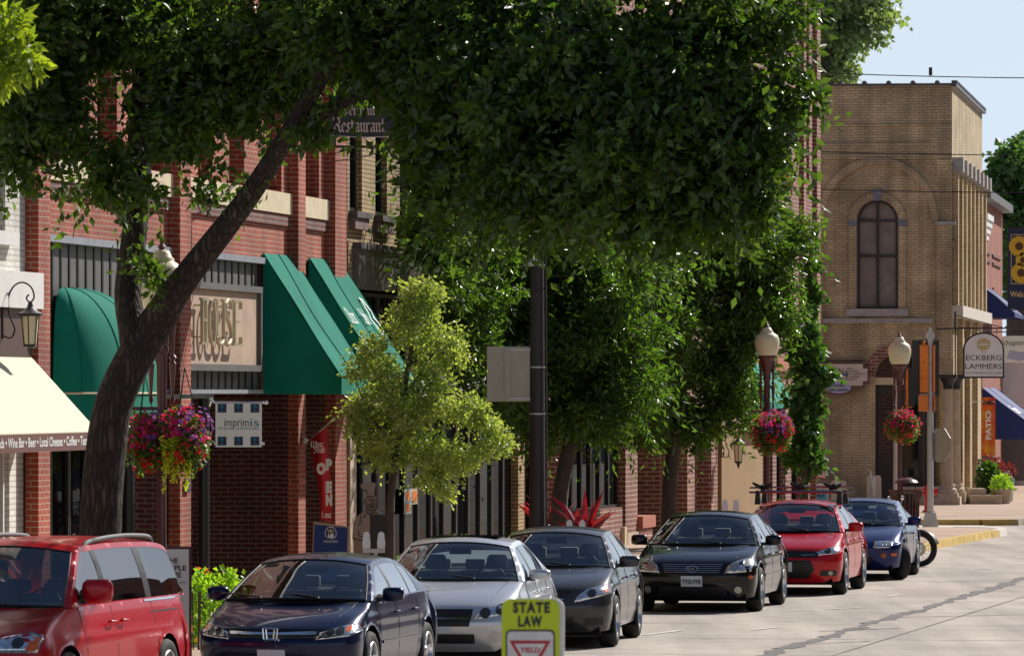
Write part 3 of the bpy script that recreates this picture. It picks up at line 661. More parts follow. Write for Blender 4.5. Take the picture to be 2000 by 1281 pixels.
# gallery with painted signs and green awning over the far bays of that building
def sign_board(name, label, f, xa, xb, z0, z1, y, txt, matb, mt, size, thick=.05, cat='sign', frame=None):
    T = thing(name, label, cat, f.w(0,0,0), f.rz)
    MB().box(xa, xb, y-thick, y, z0, z1).build('board', M[matb], T)
    t = MB()
    for s_, sx, sz, sh in txt: put2d(t, text2d(s_, sh, .002), (xa+sx, y-thick-.004, z0+sz), (1,0,0), (0,0,1))
    if t.v: t.build('lettering', M[mt], T)
    if frame:
        b = MB(); w = .05; b.box(xa-w, xb+w, y-thick-.01, y, z1+.002, z1+w); b.box(xa-w, xb+w, y-thick-.01, y, z0-w, z0-.002); b.box(xa-w, xa-.002, y-thick-.01, y, z0, z1); b.box(xb+.002, xb+w, y-thick-.01, y, z0, z1); b.build('frame', M[frame], T)
    return T
f = FC
T = sign_board('fascia_sign', 'white fascia sign with a blue bar beside the small green awning', f, f.x(1392), f.x(1447), f.z(1420, 748), f.z(1420, 706), -.15, [('Services', .3, .1, .3)], 'white', 'ink', 1, frame='black')
MB().box(f.x(1400), f.x(1440), -.206, -.201, f.z(1420,724), f.z(1420,717)).build('blue_bar', M['bluepaint'], T) if 'bluepaint' in M else None
slope_awning('canvas_awning', 'small green canvas awning behind the middle street lamp', f, f.x(1450), f.x(1496), f.z(1452, 688), .62, 1.15, .12, 'green2')
# ------------------------------------------------------------------ tan brick corner building (faces the camera)
FD = Frame(11.96, 160.0, .1297)
def yD(px, xo=0):
    k = (px-1000)/F; o = FD.w(xo, 0, 0); c, s_ = math.cos(FD.th), math.sin(FD.th)
    return (o.x-k*o.y)/(c+k*s_)
def zD(px, py, xo=0): return HC+(YH-py)*FD.w(xo, yD(px, xo), 0).y/F
M['slate'] = mat('slate_blue_stone', (.17,.19,.22), .8, var=(6,.15)); M['shingle'] = mat('glazed_coping', (.07,.055,.06), .3)
M['screen'] = mat('patterned_shade', (.22,.19,.165), .7, var=(3,.25)); M['ledge'] = mat('pale_ledge_stone', (.55,.50,.42), .8, var=(4,.15))
def fwall(m, y0, y1, z0, z1, x=0.0, ops=(), depth=.3):
    """wall in plane x (faces the camera)"""
    ys = sorted({y0, y1} | {v for o in ops for v in o[:2] if y0 < v < y1}); zs = sorted({z0, z1} | {v for o in ops for v in o[2:4] if z0 < v < z1})
    for a, b in zip(ys[:-1], ys[1:]):
        for c, d in zip(zs[:-1], zs[1:]):
            if any(o[0] < (a+b)/2 < o[1] and o[2] < (c+d)/2 < o[3] for o in ops): continue
            m.quad((x, b, c), (x, a, c), (x, a, d), (x, b, d))
    for o in ops:
        a, b, c, d = o[:4]; e = x+depth
        m.quad((x,a,c),(x,a,d),(e,a,d),(e,a,c)); m.quad((x,b,c),(e,b,c),(e,b,d),(x,b,d)); m.quad((x,a,c),(e,a,c),(e,b,c),(x,b,c))
        m.quad((x,a,d),(x,b,d),(e,b,d),(e,a,d)) if not o[4:] else None
def arch_fill(m, yc, r, zc, x, depth, n=20):
    """solid above a semicircular head, up to the springing square"""
    for i in range(n):
        a, b = math.pi*i/n, math.pi*(i+1)/n
        p, q = (yc+r*math.cos(a), zc+r*math.sin(a)), (yc+r*math.cos(b), zc+r*math.sin(b))
        m.quad((x,p[0],p[1]),(x,p[0],zc+r),(x,q[0],zc+r),(x,q[0],q[1])); m.quad((x,p[0],p[1]),(x,q[0],q[1]),(x+depth,q[0],q[1]),(x+depth,p[0],p[1]))
def arch_ring(m, yc, r0, r1, zc, x0, x1, a0=0, a1=math.pi, n=26, rz=1.0):
    for i in range(n):
        a, b = a0+(a1-a0)*i/n, a0+(a1-a0)*(i+1)/n
        def pt(r, t, x): return (x, yc+r*math.cos(t), zc+r*rz*math.sin(t))
        m.quad(pt(r0,a,x0), pt(r1,a,x0), pt(r1,b,x0), pt(r0,b,x0)); m.quad(pt(r1,a,x0), pt(r1,a,x1), pt(r1,b,x1), pt(r1,b,x0)); m.quad(pt(r0,a,x1), pt(r0,a,x0), pt(r0,b,x0), pt(r0,b,x1))
def corner_tan():
    T = thing('brick_building', 'tan brick corner building with arched upper window, fluted columns and ribbed side', 'building', FD.o, FD.rz)
    H = zD(1857, 168); W = 7.5; L = 16.5; B = 'tan_brick'
    yc = yD(1714); r = (yD(1675)-yD(1755))/2; zc = zD(1714, 431); zb = zD(1714, 603)
    yd0, yd1 = yD(1838), yD(1709); zdt = zD(1757, 737); ydc = (yD(1803)+yD(1709))/2; rd = (yD(1709)-yD(1803))/2
    m = MB()
    fwall(m, .0, W, 0.14, H, 0, [(yc-r, yc+r, zb, zc+r, 1), (yD(1803), yd1, .2, zdt+rd, 1), (yd0, yD(1803)-.0, .2, zdt-.05, 0)], .3)
    arch_fill(m, yc, r, zc, 0, .3); arch_fill(m, ydc, rd, zdt, 0, .3)
    zl = FD.z(1880, 602); 
    m.quad((0,0,zl-.6),(L,0,zl-.6),(L,0,H-0.0),(0,0,H-.0)); pass
    m.box(.9, 1.5, .02, .5, .14, zl-.6); m.box(2.6, L, .03, .4, .14, zl-.6)
    m.quad((0,W,0),(L,W,0),(L,W,H),(0,W,H)); m.quad((L,0,0),(L,W,0),(L,W,H-0.0),(L,0,H-0.0)); m.quad((0,0,H-.1),(L,0,H-0.1),(L,W,H-0.1),(0,W,H-.1))
    m.build('wall', M[B], T)
    a = MB(); arch_ring(a, yc, (yD(1608)-yD(1818))/2, (yD(1599)-yD(1836))/2, zD(1718,432), -.1, -.002, rz=1.05); a.build('relief_arch', M[B], T)
    a = MB(); arch_ring(a, yc, r+.02, r+.22, zc, -.07, -.002); a.box(-.07, -.002, yc-r-.22, yc-r-.02, zb, zc-.16); a.box(-.07, -.002, yc+r+.02, yc+r+.22, zb, zc-.16); a.build('window_surround', M[B], T)
    k = MB(); k.prism([(yc-.13, zc+r+.28), (yc+.13, zc+r+.28), (yc+.08, zc+r-.02), (yc-.08, zc+r-.02)], 'x', -.12, -.002)
    k.build('keystone', M['slate'], T); MB().box(-.1, -.002, yc-r-.24, yc-r-.005, zc-.155, zc+.01).build('impost', M['slate'], T); MB().box(-.1, -.002, yc+r+.005, yc+r+.24, zc-.155, zc+.01).build('impost', M['slate'], T)
    # arched window
    w = MB(); arch_ring(w, yc, r-.07, r, zc, .06, .12); w.box(.06,.12, yc-r, yc-r+.07, zb, zc); w.box(.06,.12, yc+r-.07, yc+r, zb, zc); w.box(.06,.12,yc-r,yc+r,zb,zb+.07)
    w.box(.055,.125,yc-.035,yc+.035,zb,zc+r-.03); 
    for py in (431, 500): z = zD(1714, py); w.box(.05,.13,yc-r+.03,yc+r-.03,z-.03,z+.03)
    wf = w.build('window', M['black'], T)
    g = MB(); g.add([(.14, yc+r*math.cos(t), zc+r*math.sin(t)) for t in np.linspace(0, math.pi, 20)]+[(.14, yc-r, zb), (.14, yc+r, zb)], [tuple(range(22))]); g.build('shade', M['screen'], wf)
    MB().box(-.16, -.002, yc-r-.28, yc+r+.28, zb-.2, zb-.003).build('sill', M['stone'], T)
    MB().box(-.1, -.002, yD(1823), yD(1608), zD(1714,631), zD(1714,622)).build('ledge', M['stone'], T)
    # parapet relief: stepped bands and sunk panel edges
    b = MB(); zc1 = zD(1800, 302); b.box(-.07, -.002, -.0, W, zc1-.12, zc1+.02); b.box(-.05,-.002, yD(1817), W, zD(1800,246), zD(1800,243)); b.box(-.05,-.002,0,yD(1817),zc1+.03,zD(1800,243)); b.box(-.05,-.002, yD(1817), W, zc1+.03, zD(1800,279))
    b.box(-.09,-.002,0,yD(1829),zD(1840,700),zD(1840,440)); b.box(-.09, -.002, yD(1608)-.0, W, 2.0, zD(1600,440))
    for i in range(3): b.box(-.12+.03*i, -.002, -.0, .42+.0-i*.0, zc1-.14-.16*(i+1), zc1-.14-.16*i-.004)
    b.build('relief_band', M[B], T)
    MB().box(-.14,-.002,-.1,yD(1829)+.03,zD(1840,440)+.003,zD(1840,433)).build('pilaster_cap', M['stone'], T)
    c = MB(); c.box(-.12, .3, -.1, W, H+.003, H+.07)
    for i in range(6): c.tube([(-.14, .4+i*.66*1.0, H+.08), (.3, .4+i*.66, H+.08)], .07, 8)
    c.prism([(0-.1, H+.075), (L, H-0.0+.08), (L, H-0.0+.003), (-.1, H+.003)], 'y', -.12, -.002)
    for i in range(26): 
        t = i/26; c.box(L*t, L*t+.2, -.14, .02, H+.06, H+.15)
    c.build('coping', M['shingle'], T)
    # door arch bricks, fanlight, door
    a = MB(); arch_ring(a, ydc, rd+.01, rd+.28, zdt, -.05, -.002); a.build('door_arch', M['red_brick2'], T)
    MB().add([(.25, ydc+rd*math.cos(t), zdt+rd*math.sin(t)) for t in np.linspace(0, math.pi, 18)], [tuple(range(18))]).build('fanlight', M['pane2'], T)
    MB().box(.15, .3, yD(1803), yd1, zdt-.2, zdt-.003).build('transom_bar', M['cream'], T)
    d = MB(); d.box(.9, 1.0, yd0+.1, yd1, .14, zdt-.2); d.box(.4,.5, yD(1745), yd1, .3, zdt-.21); dd = d.build('door', M['black'], T)
    MB().quad((.395, yD(1740), 1.5), (.395, yD(1715), 1.5), (.395, yD(1715), zdt-.5), (.395, yD(1740), zdt-.5)).build('pane', M['pane2'], dd)
    MB().quad((.895, yD(1790), .9), (.895, yD(1762), .9), (.895, yD(1762), zdt-.5), (.895, yD(1790), zdt-.5)).build('pane', M['pane2'], dd)
    # fluted columns on pedestals
    for (xx, yy) in ((-.45, yD(1852,-.45)), (.55, yD(1867,.55))):
        s = MB(); n = 40
        def ring(rr, z, fl=True): return [(xx+(rr*(1-(.07 if (k % 2) else 0)*fl))*math.cos(2*math.pi*k/n), yy+(rr*(1-(.07 if k % 2 else 0)*fl))*math.sin(2*math.pi*k/n), z) for k in range(n)]
        zt_ = zD(1850, 760); zb_ = zD(1850, 962)
        s.add(ring(.135, zb_+.25)+ring(.115, zt_), [(k, (k+1) % n, n+(k+1) % n, n+k) for k in range(n)])
        co = s.build('column', M['tan_stone'], T)
        q = MB(); q.lathe([(.0,.25),(.17,.25),(.19,.2),(.17,.15),(.23,.1),(.24,.04),(.24,0)], (xx, yy, zb_), 20); q.box(xx-.27, xx+.27, yy-.27, yy+.27, zb_-.3, zb_-.002); q.build('base', M['tan_stone'], co)
        q = MB(); q.lathe([(.12,0),(.14,.04),(.13,.1),(.17,.2),(.23,.3)], (xx, yy, zt_), 12); q.box(xx-.24, xx+.24, yy-.24, yy+.24, zt_+.3, zt_+.4); q.build('capital', M['black'], co)
    MB().box(-.5, 1.6, -.1, 1.0, zD(1850,760)+.45, zl-.6).build('entablature', M[B], T) if False else None
    MB().box(-.75, 2.6, -.25, yD(1745), .14, .36).build('step', M['tan_stone'], T); MB().box(-.4, 2.6, .0, yD(1745)-.2, .363, .62).build('step', M['tan_stone'], T)
    # street side: ledge, seven ribs, bracket
    x1 = FD.x(1918)
    MB().box(-.05, x1, -.3, -.002, zl-.32, zl-.0).build('ledge', M['ledge'], T)
    zt = FD.z(1866, 305)
    for i in range(8):
        a = .1+(x1-.9)*i/7
        s = MB(); s.box(a, a+.5, -.16, -.004, zl+.003, zt-.5); s.build('rib', M['side_brick'], T)
        MB().box(a-.05, a+.55, -.3, -.004, zt-.5+.003, zt-.1).build('corbel', M['stone'], T)
    b = MB(); b.box(0, L, -.06, -.002, H-4.4+.0, H-4.2); b.build('string_course', M['side_brick'], T)
    for a in (3.2, 7.2, 11.5): MB().box(a, a+.6, -.12, .02, .14, zl-.325).build('pier', M['side_brick'], T)
    for a in (3.85, 7.9): window(T, a, a+2.9 if a < 5 else a+3.4, .6, zl-.9, .2, rows=(), frame='black', pane='pane')
M['side_brick'] = brick('gold_brick', (.66,.50,.28), (.54,.39,.21), (.3,.2,.12), dirt=.2)
corner_tan()
def T_sign_hudson():
    T = thing('hanging_sign', 'cream tourism sign with cut corners and blue oval plaque on the tan wall', 'sign', FD.o, FD.rz)
    y0, y1 = yD(1694,-.2), yD(1590,-.2); z0, z1 = zD(1650,753), zD(1650,711); c = .12
    def plate(g, zs0, zs1, m, x): 
        a, b, d, e = y0-g, y1+g, z0-g, z1+g
        poly = [(a+c,d),(b,d),(b,e),(a+c,e),(a+c,e-c),(a,e-c),(a,d+c),(a+c,d+c)]
        m.prism(poly, 'x', x, x+.04)
    m = MB(); plate(.05, 0, 0, m, -.20); 
    oc = (yD(1638,-.2), zD(1638,757)); 
    m.prism([(oc[0]+.39*math.cos(t), oc[1]+.2*math.sin(t)) for t in np.linspace(0, 2*math.pi, 28)[:-1]], 'x', -.21, -.165)
    m.build('border', M['brownpaint'], T, fix=True)
    m = MB(); plate(0, 0, 0, m, -.215); m.build('board', M['cream_sign'], T, fix=True)
    m = MB(); m.prism([(oc[0]+.34*math.cos(t), oc[1]+.155*math.sin(t)) for t in np.linspace(0, 2*math.pi, 28)[:-1]], 'x', -.235, -.212); m.build('plaque', M['lilac'], T, fix=True)
    t = MB(); X = -.222; Rr, Uu = (0,-1,0), (0,0,1)
    put2d(t, text2d('HUDSON', .25, 0, .80), (X, yD(1590,-.2), zD(1640,731)), Rr, Uu)
    for i, s_ in enumerate(['AREA', 'CHAMBER', 'OF COMMERCE', '& TOURISM', 'BUREAU']):
        put2d(t, text2d(s_, .075), (X, yD(1653,-.2), zD(1640,721.5+i*5.2)), Rr, Uu)
    put2d(t, text2d('Tourism', .11, .002, None, 'CENTER', .3), (-.24, oc[0], oc[1]+.03), Rr, Uu); put2d(t, text2d('Information', .11, .002, None, 'CENTER', .3), (-.24, oc[0], oc[1]-.09), Rr, Uu)
    t.build('lettering', M['ink'], T)
    e = MB(); yc, zc = yD(1642,-.2), zD(1642,732)
    for i in range(14):
        a, b = R(200+i*15), R(215+i*15); e.quad(*[(X, yc-.2*k*math.cos(t_), zc+.14*k*math.sin(t_)) for k, t_ in ((1,a),(1,b),(.88,b),(.88,a))])
    for i in range(3): e.add([(X, yc-.05-i*.045, zc-.03), (X, yc-.09-i*.045, zc-.03), (X, yc-.07-i*.045, zc+.1+.02*i)], [(0,1,2)])
    e.build('emblem', M['leafgreen'], T); e = MB(); e.quad((X-.002, yc+.12, zc-.1), (X-.002, yc-.16, zc+.0), (X-.002, yc-.2, zc+.06), (X-.002, yc-.02, zc-.03)); e.build('river', M['bluepaint'], T)
    b = MB(); b.tube([(-.19, yD(1600,-.2), zD(1600,704)), (-.19, yD(1690,-.2), zD(1690,704))], .015, 6)
    for p in (1612, 1676): b.tube([(-.19, yD(p,-.2), zD(p,704)), (-.19, yD(p,-.2), z1+.05)], .008, 5); b.tube([(-.19, yD(p,-.2), zD(p,704)), (0, yD(p,-.2), zD(p,704))], .012, 5)
    b.build('bracket', M['black'], T)
M['cream_sign'] = mat('cream_sign_board', (.62,.52,.44), .6); M['lilac'] = mat('lilac_plaque', (.4,.4,.58), .5); M['leafgreen'] = mat('dark_green_ink', (.02,.12,.06), .6)
T_sign_hudson()
def eckberg():
    d = 157.0; k = d/F; x0, x1 = (1884-1000)*k, (1958-1000)*k; z0 = HC+(YH-735)*k; z1 = HC+(YH-652)*k; xc = (x0+x1)/2; w = (x1-x0)/2
    T = thing('hanging_sign', 'white arched top law office sign hung from an iron bracket on the corner building', 'sign', (xc, d, 0), 0)
    def shape(g): return [(-w-g, z0-g), (w+g, z0-g), (w+g, z1-.42)]+[((w+g)*math.cos(t), z1-.42+(.42+g)*math.sin(t)) for t in np.linspace(.12, math.pi-.12, 14)]+[(-w-g, z1-.42)]
    m = MB(); m.prism(shape(.045), 'y', -.02, .05); m.build('border', M['black'], T, fix=True)
    m = MB(); m.prism(shape(0), 'y', -.035, -.021); m.build('board', M['white'], T, fix=True)
    t = MB(); Rr, Uu = (1,0,0), (0,0,1)
    put2d(t, text2d('ECKBERG', .2, 0, .95, 'CENTER'), (0, -.04, z0+.43), Rr, Uu); put2d(t, text2d('LAMMERS', .2, 0, .98, 'CENTER'), (0, -.04, z0+.2), Rr, Uu)
    put2d(t, text2d('ATTORNEYS AT LAW', .07, 0, .98, 'CENTER'), (0, -.04, z0+.07), Rr, Uu); t.build('lettering', M['ink'], T)
    e = MB(); c = (0, z1-.28); 
    for i in range(16):
        a, b = 2*math.pi*i/16, 2*math.pi*(i+1)/16; e.add([(c[0], -.04, c[1]), (c[0]+.19*math.cos(a), -.04, c[1]+.16*math.sin(a)), (c[0]+.19*math.cos(b), -.04, c[1]+.16*math.sin(b))], [(0,1,2)])
    e.box(-.07,.07,-.042,-.04,c[1]-.21,c[1]-.19); em = e.build('emblem', M['gold'], T)
    l = MB(); l.box(-.19,.19,-.047,-.043,c[1]-.012,c[1]+.012)
    for a, b in (((-.12,-.12),(-.05,.06)),((-.05,.06),(0,-.06)),((0,-.06),(.05,.06)),((.05,.06),(.12,-.12))): l.tube([(a[0],-.044,c[1]+a[1]),(b[0],-.044,c[1]+b[1])], .008, 5)
    l.build('emblem_lines', M['white'], em)
    b = MB(); zb = HC+(YH-641)*k; b.tube([(-w-.25, 0, zb), (w+.1, 0, zb)], .022, 6); b.tube([(-w-.25, 0, zb+.35), (w, 0, zb+.02)], .012, 5)
    for s_ in (-.35, .35): b.tube([(s_, 0, zb), (s_, 0, z1-.02)], .01, 5)
    b.tube([(-w-.25, 0, zb-.1), (-w-.25, 0, zb+.45)], .025, 6); b.tube([(-w-.25, 0, zb), (-w-.6, 2.2, zb)], .02, 6); b.build('bracket', M['black'], T)
eckberg()
# ------------------------------------------------------------------ red building beyond, its awnings, sign, the white building beyond it
FE = Frame(14.10, 177.6, .1297)
def far_red():
    f = FE; T = thing('brick_building', 'orange red brick building with white cornice beyond the tan corner building', 'building', f.o, f.rz)
    L = 15; H = f.z(1920, 392)
    m = MB(); wall(m, 0, L, .1, H, 0, [(2.5, 3.6, f.z(1935, 620), f.z(1935,560)), (8, 9.2, f.z(1935,620), f.z(1935,560))], .2); m.quad((0,0,H),(L,0,H),(L,8,H),(0,8,H)); m.quad((0,0,0),(0,8,0),(0,8,H),(0,0,H)); m.quad((L,0,0),(L,8,0),(L,8,H),(L,0,H))
    m.build('wall', M['far_brick'], T)
    b = MB(); zc = f.z(1935, 455); 
    for i in range(4): b.box(1.2, 5.2, -.04-.05*i, -.003, zc-.3+.19*i, zc-.3+.19*i+.18)
    b.build('cornice', M['white'], T); MB().box(-.1, L, -.35, .1, H+.003, H+.25).build('parapet_coping', M['panel'], T)
    b = MB()
    for i in range(2): 
        for z in (5.9, 6.2, 7.2, 7.45): b.box(.6+i*7.2, 6.2+i*7.2, -.05, -.002, z, z+.07)
    b.build('corbel_course', M['maroon_brick'], T)
    return H
M['far_brick'] = brick('orange_brick', (.36,.10,.06), (.3,.08,.05), (.36,.2,.15), bh=.09, bw=.27, dirt=.2)
HE = far_red()
slope_awning('canvas_awning', 'dark blue canvas awning over an upper window of the far red building', FE, 2.0, 8.2, FE.z(1925, 562), .95, .8, .12, 'blue')
T, (A, B) = slope_awning('canvas_awning', 'wide dark blue shop awning with white script in front of the far red building', FE, .9, 9.5, FE.z(1930, 757), 1.9, 1.45, .12, 'blue')
t = MB(); sl = Vector((0, B[0]-A[0], B[1]-A[1])).normalized()
black(t, 'Winetimes', .45, Vector((2.2, A[0], A[1]))+sl*1.2, (1,0,0), -sl, 1.0, .12) if False else put2d(t, text2d('Foster', .55, .01, 3.2, 'LEFT', .3), Vector((2.0, A[0], A[1]))+sl*1.3+Vector((0,-.006,.006)), (1,0,0), -sl)
t.build('lettering', M['whitetext'], T)
def far_white():
    f = Frame(*(FE.w(15.05, 0, 0)[:2]), .1297); T = thing('shop_building', 'pale grey painted building at the right edge beyond the blue awnings', 'building', f.o, f.rz)
    m = MB().box(0, 14, -.8, 8, 0.1, 5.0).build('wall', M['white'], T)
    for k in range(4): window(T, .8+k*3.2, 3.4+k*3.2, .7, 3.3, -.86, rows=(), frame='black')
    MB().box(-.05, 14, -1.0, -.803, 4.8, 5.15).build('cornice', M['panel'], T)
    MB().box(-.06,-.003,-.75,.3,.3,2.6).build('side_door', M['panel'], T)
far_white()
def ch2():
    d = 172.0; k = d/F; T = thing('hanging_sign', 'pale book shop sign with a drawn open book at the right edge', 'sign', ((1980-1000)*k, d, 0), 0)
    x0, x1 = -21*k, 62*k; z0, z1 = HC+(YH-708)*k, HC+(YH-656)*k
    MB().box(x0, x1, -.02, .03, z0, z1).build('board', M['white'], T)
    t = MB(); put2d(t, text2d('chapter2Books', .22, 0, 1.2), (x0+.02, -.025, z1-.27), (1,0,0), (0,0,1)); t.build('lettering', M['ink'], T)
    b = MB(); b.prism([(x0+.1,z0+.12),(x0+.45,z0+.05),(x0+.8,z0+.12),(x0+.85,z0+.36),(x0+.5,z0+.3),(x0+.2,z0+.36)], 'y', -.03, -.021); b.build('book_drawing', M['lilac'], T, fix=True)
    b = MB(); b.tube([(x0-.1,0,z1+.12),(x1,0,z1+.12)], .02, 6); [b.tube([(q,0,z1+.12),(q,0,z1-.01)], .008, 5) for q in (x0+.2, x1-.2)]; b.tube([(x0-.1,0,z1+.12),(x0-.4,3,z1+.12)], .02, 6); b.build('bracket', M['black'], T)
ch2()
def patio():
    d = 165.0; k = d/F; T = thing('banner_flag', 'narrow orange and red OPEN PATIO banner on a white rod beside the corner building', 'flag', ((1930-1000)*k, d, 0), 0)
    x0, x1 = -13*k, 14*k; z0, z1 = HC+(YH-890)*k, HC+(YH-776)*k
    g = MB(); n = 10
    for i in range(n): g.quad((x0+(x1-x0)*i/n, .02*math.sin(i*.9), z0), (x0+(x1-x0)*(i+1)/n, .02*math.sin((i+1)*.9), z0), (x0+(x1-x0)*(i+1)/n, .02*math.sin((i+1)*.9), z1), (x0+(x1-x0)*i/n, .02*math.sin(i*.9), z1))
    g.build('cloth', M['patio'], T)
    t = MB(); put2d(t, text2d('OPEN', .13, .006, .3, 'CENTER'), (0,-.04,z1-.2), (1,0,0), (0,0,1)); t.build('lettering', M['ink'], T)
    t = MB(); put2d(t, text2d('PATIO', .2, .008, .8), (.07,-.04,z1-1.18), (0,0,1), (-1,0,0)); t.build('lettering', M['whitetext'], T)
    MB().tube([(x0-.25,0,z1-.12),(x1,0,z1-.12)], .015, 6).build('rod', M['white'], T)
m = mat('patio_cloth', (.7,.2,.03), .8); nt = m.node_tree; tc = nt.nodes.new('ShaderNodeTexCoord'); nz = nt.nodes.new('ShaderNodeTexNoise'); nz.inputs['Scale'].default_value = 2.2
rp = nt.nodes.new('ShaderNodeValToRGB'); rp.color_ramp.elements[0].position = .3; rp.color_ramp.elements[0].color = (.6,.03,.02,1); rp.color_ramp.elements[1].position = .7; rp.color_ramp.elements[1].color = (.75,.45,.03,1); e = rp.color_ramp.elements.new(.5); e.color = (.7,.15,.02,1)
nt.links.new(tc.outputs['Object'], nz.inputs[0]); nt.links.new(nz.outputs[0], rp.inputs[0]); nt.links.new(rp.outputs[0], nt.nodes['Principled BSDF'].inputs[0]); M['patio'] = m
patio()
def sunflower():
    d = 148.0; k = d/F; T = thing('street_banner', 'navy pole banner with three yellow sunflowers and Welcome in gold', 'banner', ((2009-1000)*k, d, 0), 0)
    x0, x1 = -41*k, 16*k; z0, z1 = HC+(YH-603)*k, HC+(YH-447)*k
    MB().box(x0, x1, -.01, .01, z0, z1).build('cloth', M['navy'], T)
    b = MB(); w = .018; a, bb, c, e = x0+.08, x1-.08, z0+.62, z1-.14
    b.box(a, bb, -.014, -.012, e-w, e); b.box(a, bb, -.014, -.012, c, c+w); b.box(a, a+w, -.014, -.012, c+w, e-w); b.box(bb-w, bb, -.014, -.012, c+w, e-w); b.build('border', M['gold'], T)
    xc = (x0+x1)/2
    for i, (cx, cz, r) in enumerate(((xc-.08, e-.3, .27), (xc+.02, (c+e)/2-.02, .2), (xc-.03, c+.28, .27))):
        q = MB()
        for j in range(18):
            t = 2*math.pi*j/18; s_ = .11*r/.2; ca, sa = math.cos(t), math.sin(t)
            q.add([(cx+ca*r*.3, -.016-.001*(j%3), cz+sa*r*.3), (cx+ca*r*.7-sa*s_*.7, -.016-.001*(j%3), cz+sa*r*.7+ca*s_*.7), (cx+ca*r, -.016-.001*(j%3), cz+sa*r), (cx+ca*r*.7+sa*s_*.7, -.016-.001*(j%3), cz+sa*r*.7-ca*s_*.7)], [(0,1,2,3)])
        fl = q.build('sunflower', M['sunyellow'], T); q = MB(); q.add([(cx+r*.38*math.cos(t), -.022, cz+r*.38*math.sin(t)) for t in np.linspace(0, 2*math.pi, 16)[:-1]], [tuple(range(15))]); q.build('seed_head', M['barkbrown'], fl)
    t = MB(); put2d(t, text2d('Welcome', .2, .006, .62, 'CENTER'), (xc+.0, -.015, z0+.3), (1,0,0), (0,0,1)); t.build('lettering', M['gold'], T)
    p = MB(); p.lathe([(.0,0),(.09,0),(.07,1),(.06,z1+.3),(0,z1+.3)], (x1+.1,0,0), 12); p.tube([(x0-.02,0,z1+.02),(x1+.1,0,z1+.02)], .02, 6); p.tube([(x0-.02,0,z0-.02),(x1+.1,0,z0-.02)], .02, 6); p.build('pole', M['black'], T)
M['sunyellow'] = mat('sunflower_yellow', (.70,.42,.02), .6); M['barkbrown'] = mat('seed_brown', (.12,.05,.02), .8)
sunflower()
# overhead cables across the street
for (py, px0, d, lab) in ((142, 1604, 146, 'topmost overhead cable crossing the sky, carrying a small clamp'), (296, 1604, 147, 'middle overhead cable crossing in front of the relief arch top'), (369, 1604, 148, 'lowest overhead cable crossing in front of the arched window head')):
    a = P(px0, py+1, d); b = P(2600, py+(3 if py < 200 else -6), d+2); m = MB(); mid = (a+b)/2+Vector((0,0,-.05))
    pts = [a.lerp(b, t)+Vector((0,0,-.12*4*t*(1-t))) for t in np.linspace(0, 1, 10)]
    m.tube(pts, .013, 5); T = m.build('overhead_cable', M['black'], None); tag(T, lab, 'cable', 'overhead cables')
    if py == 142:
        q = P(1816, 141, d+.3); c = MB(); c.box(q.x-.04, q.x+.04, q.y-.3, q.y-.2, q.z-.1, q.z+.1); c.build('clamp', M['black'], T)
# ------------------------------------------------------------------ ground, road, pavements
def groundmat(name, c, scale=.35, amt=.22, seams=None, bumps=.3):
    m = mat(name, c, .9); nt = m.node_tree; L = nt.links.new; b = nt.nodes['Principled BSDF']
    tc = nt.nodes.new('ShaderNodeTexCoord'); n1 = nt.nodes.new('ShaderNodeTexNoise'); n1.inputs['Scale'].default_value = scale; n1.inputs['Detail'].default_value = 8; n1.inputs['Roughness'].default_value = .7
    n2 = nt.nodes.new('ShaderNodeTexNoise'); n2.inputs['Scale'].default_value = 40; n2.inputs['Detail'].default_value = 3
    L(tc.outputs['Object'], n1.inputs[0]); L(tc.outputs['Object'], n2.inputs[0])
    mp = nt.nodes.new('ShaderNodeMapRange'); mp.inputs[1].default_value = .3; mp.inputs[2].default_value = .7; mp.inputs[3].default_value = 1-amt; mp.inputs[4].default_value = 1+amt; L(n1.outputs[0], mp.inputs[0])
    mp2 = nt.nodes.new('ShaderNodeMapRange'); mp2.inputs[3].default_value = .8; mp2.inputs[4].default_value = 1.2; L(n2.outputs[0], mp2.inputs[0])
    mu = nt.nodes.new('ShaderNodeMath'); mu.operation = 'MULTIPLY'; L(mp.outputs[0], mu.inputs[0]); L(mp2.outputs[0], mu.inputs[1])
    vs = nt.nodes.new('ShaderNodeVectorMath'); vs.operation = 'SCALE'; vs.inputs[0].default_value = c; L(mu.outputs[0], vs.inputs['Scale']); L(vs.outputs[0], b.inputs[0])
    bp = nt.nodes.new('ShaderNodeBump'); bp.inputs['Strength'].default_value = bumps; bp.inputs['Distance'].default_value = .01; L(n2.outputs[0], bp.inputs['Height']); L(bp.outputs[0], b.inputs['Normal'])
    return m
M['road'] = groundmat('worn_concrete', (.43,.375,.32)); rn = M['road'].node_tree; rb = rn.nodes['Principled BSDF']; lk = rb.inputs[0].links[0].from_socket
tcr = rn.nodes.new('ShaderNodeTexCoord'); mpr = rn.nodes.new('ShaderNodeMapping'); mpr.inputs['Rotation'].default_value = (0, 0, R(11)); mpr.inputs['Scale'].default_value = (1.1, .07, 1)
rn.links.new(tcr.outputs['Object'], mpr.inputs[0]); nr_ = rn.nodes.new('ShaderNodeTexNoise'); nr_.inputs['Scale'].default_value = 1.0; nr_.inputs['Detail'].default_value = 5; rn.links.new(mpr.outputs[0], nr_.inputs[0])
m1 = rn.nodes.new('ShaderNodeMapRange'); m1.inputs[1].default_value = .38; m1.inputs[2].default_value = .62; m1.inputs[3].default_value = .74; m1.inputs[4].default_value = 1.04; rn.links.new(nr_.outputs[0], m1.inputs[0])
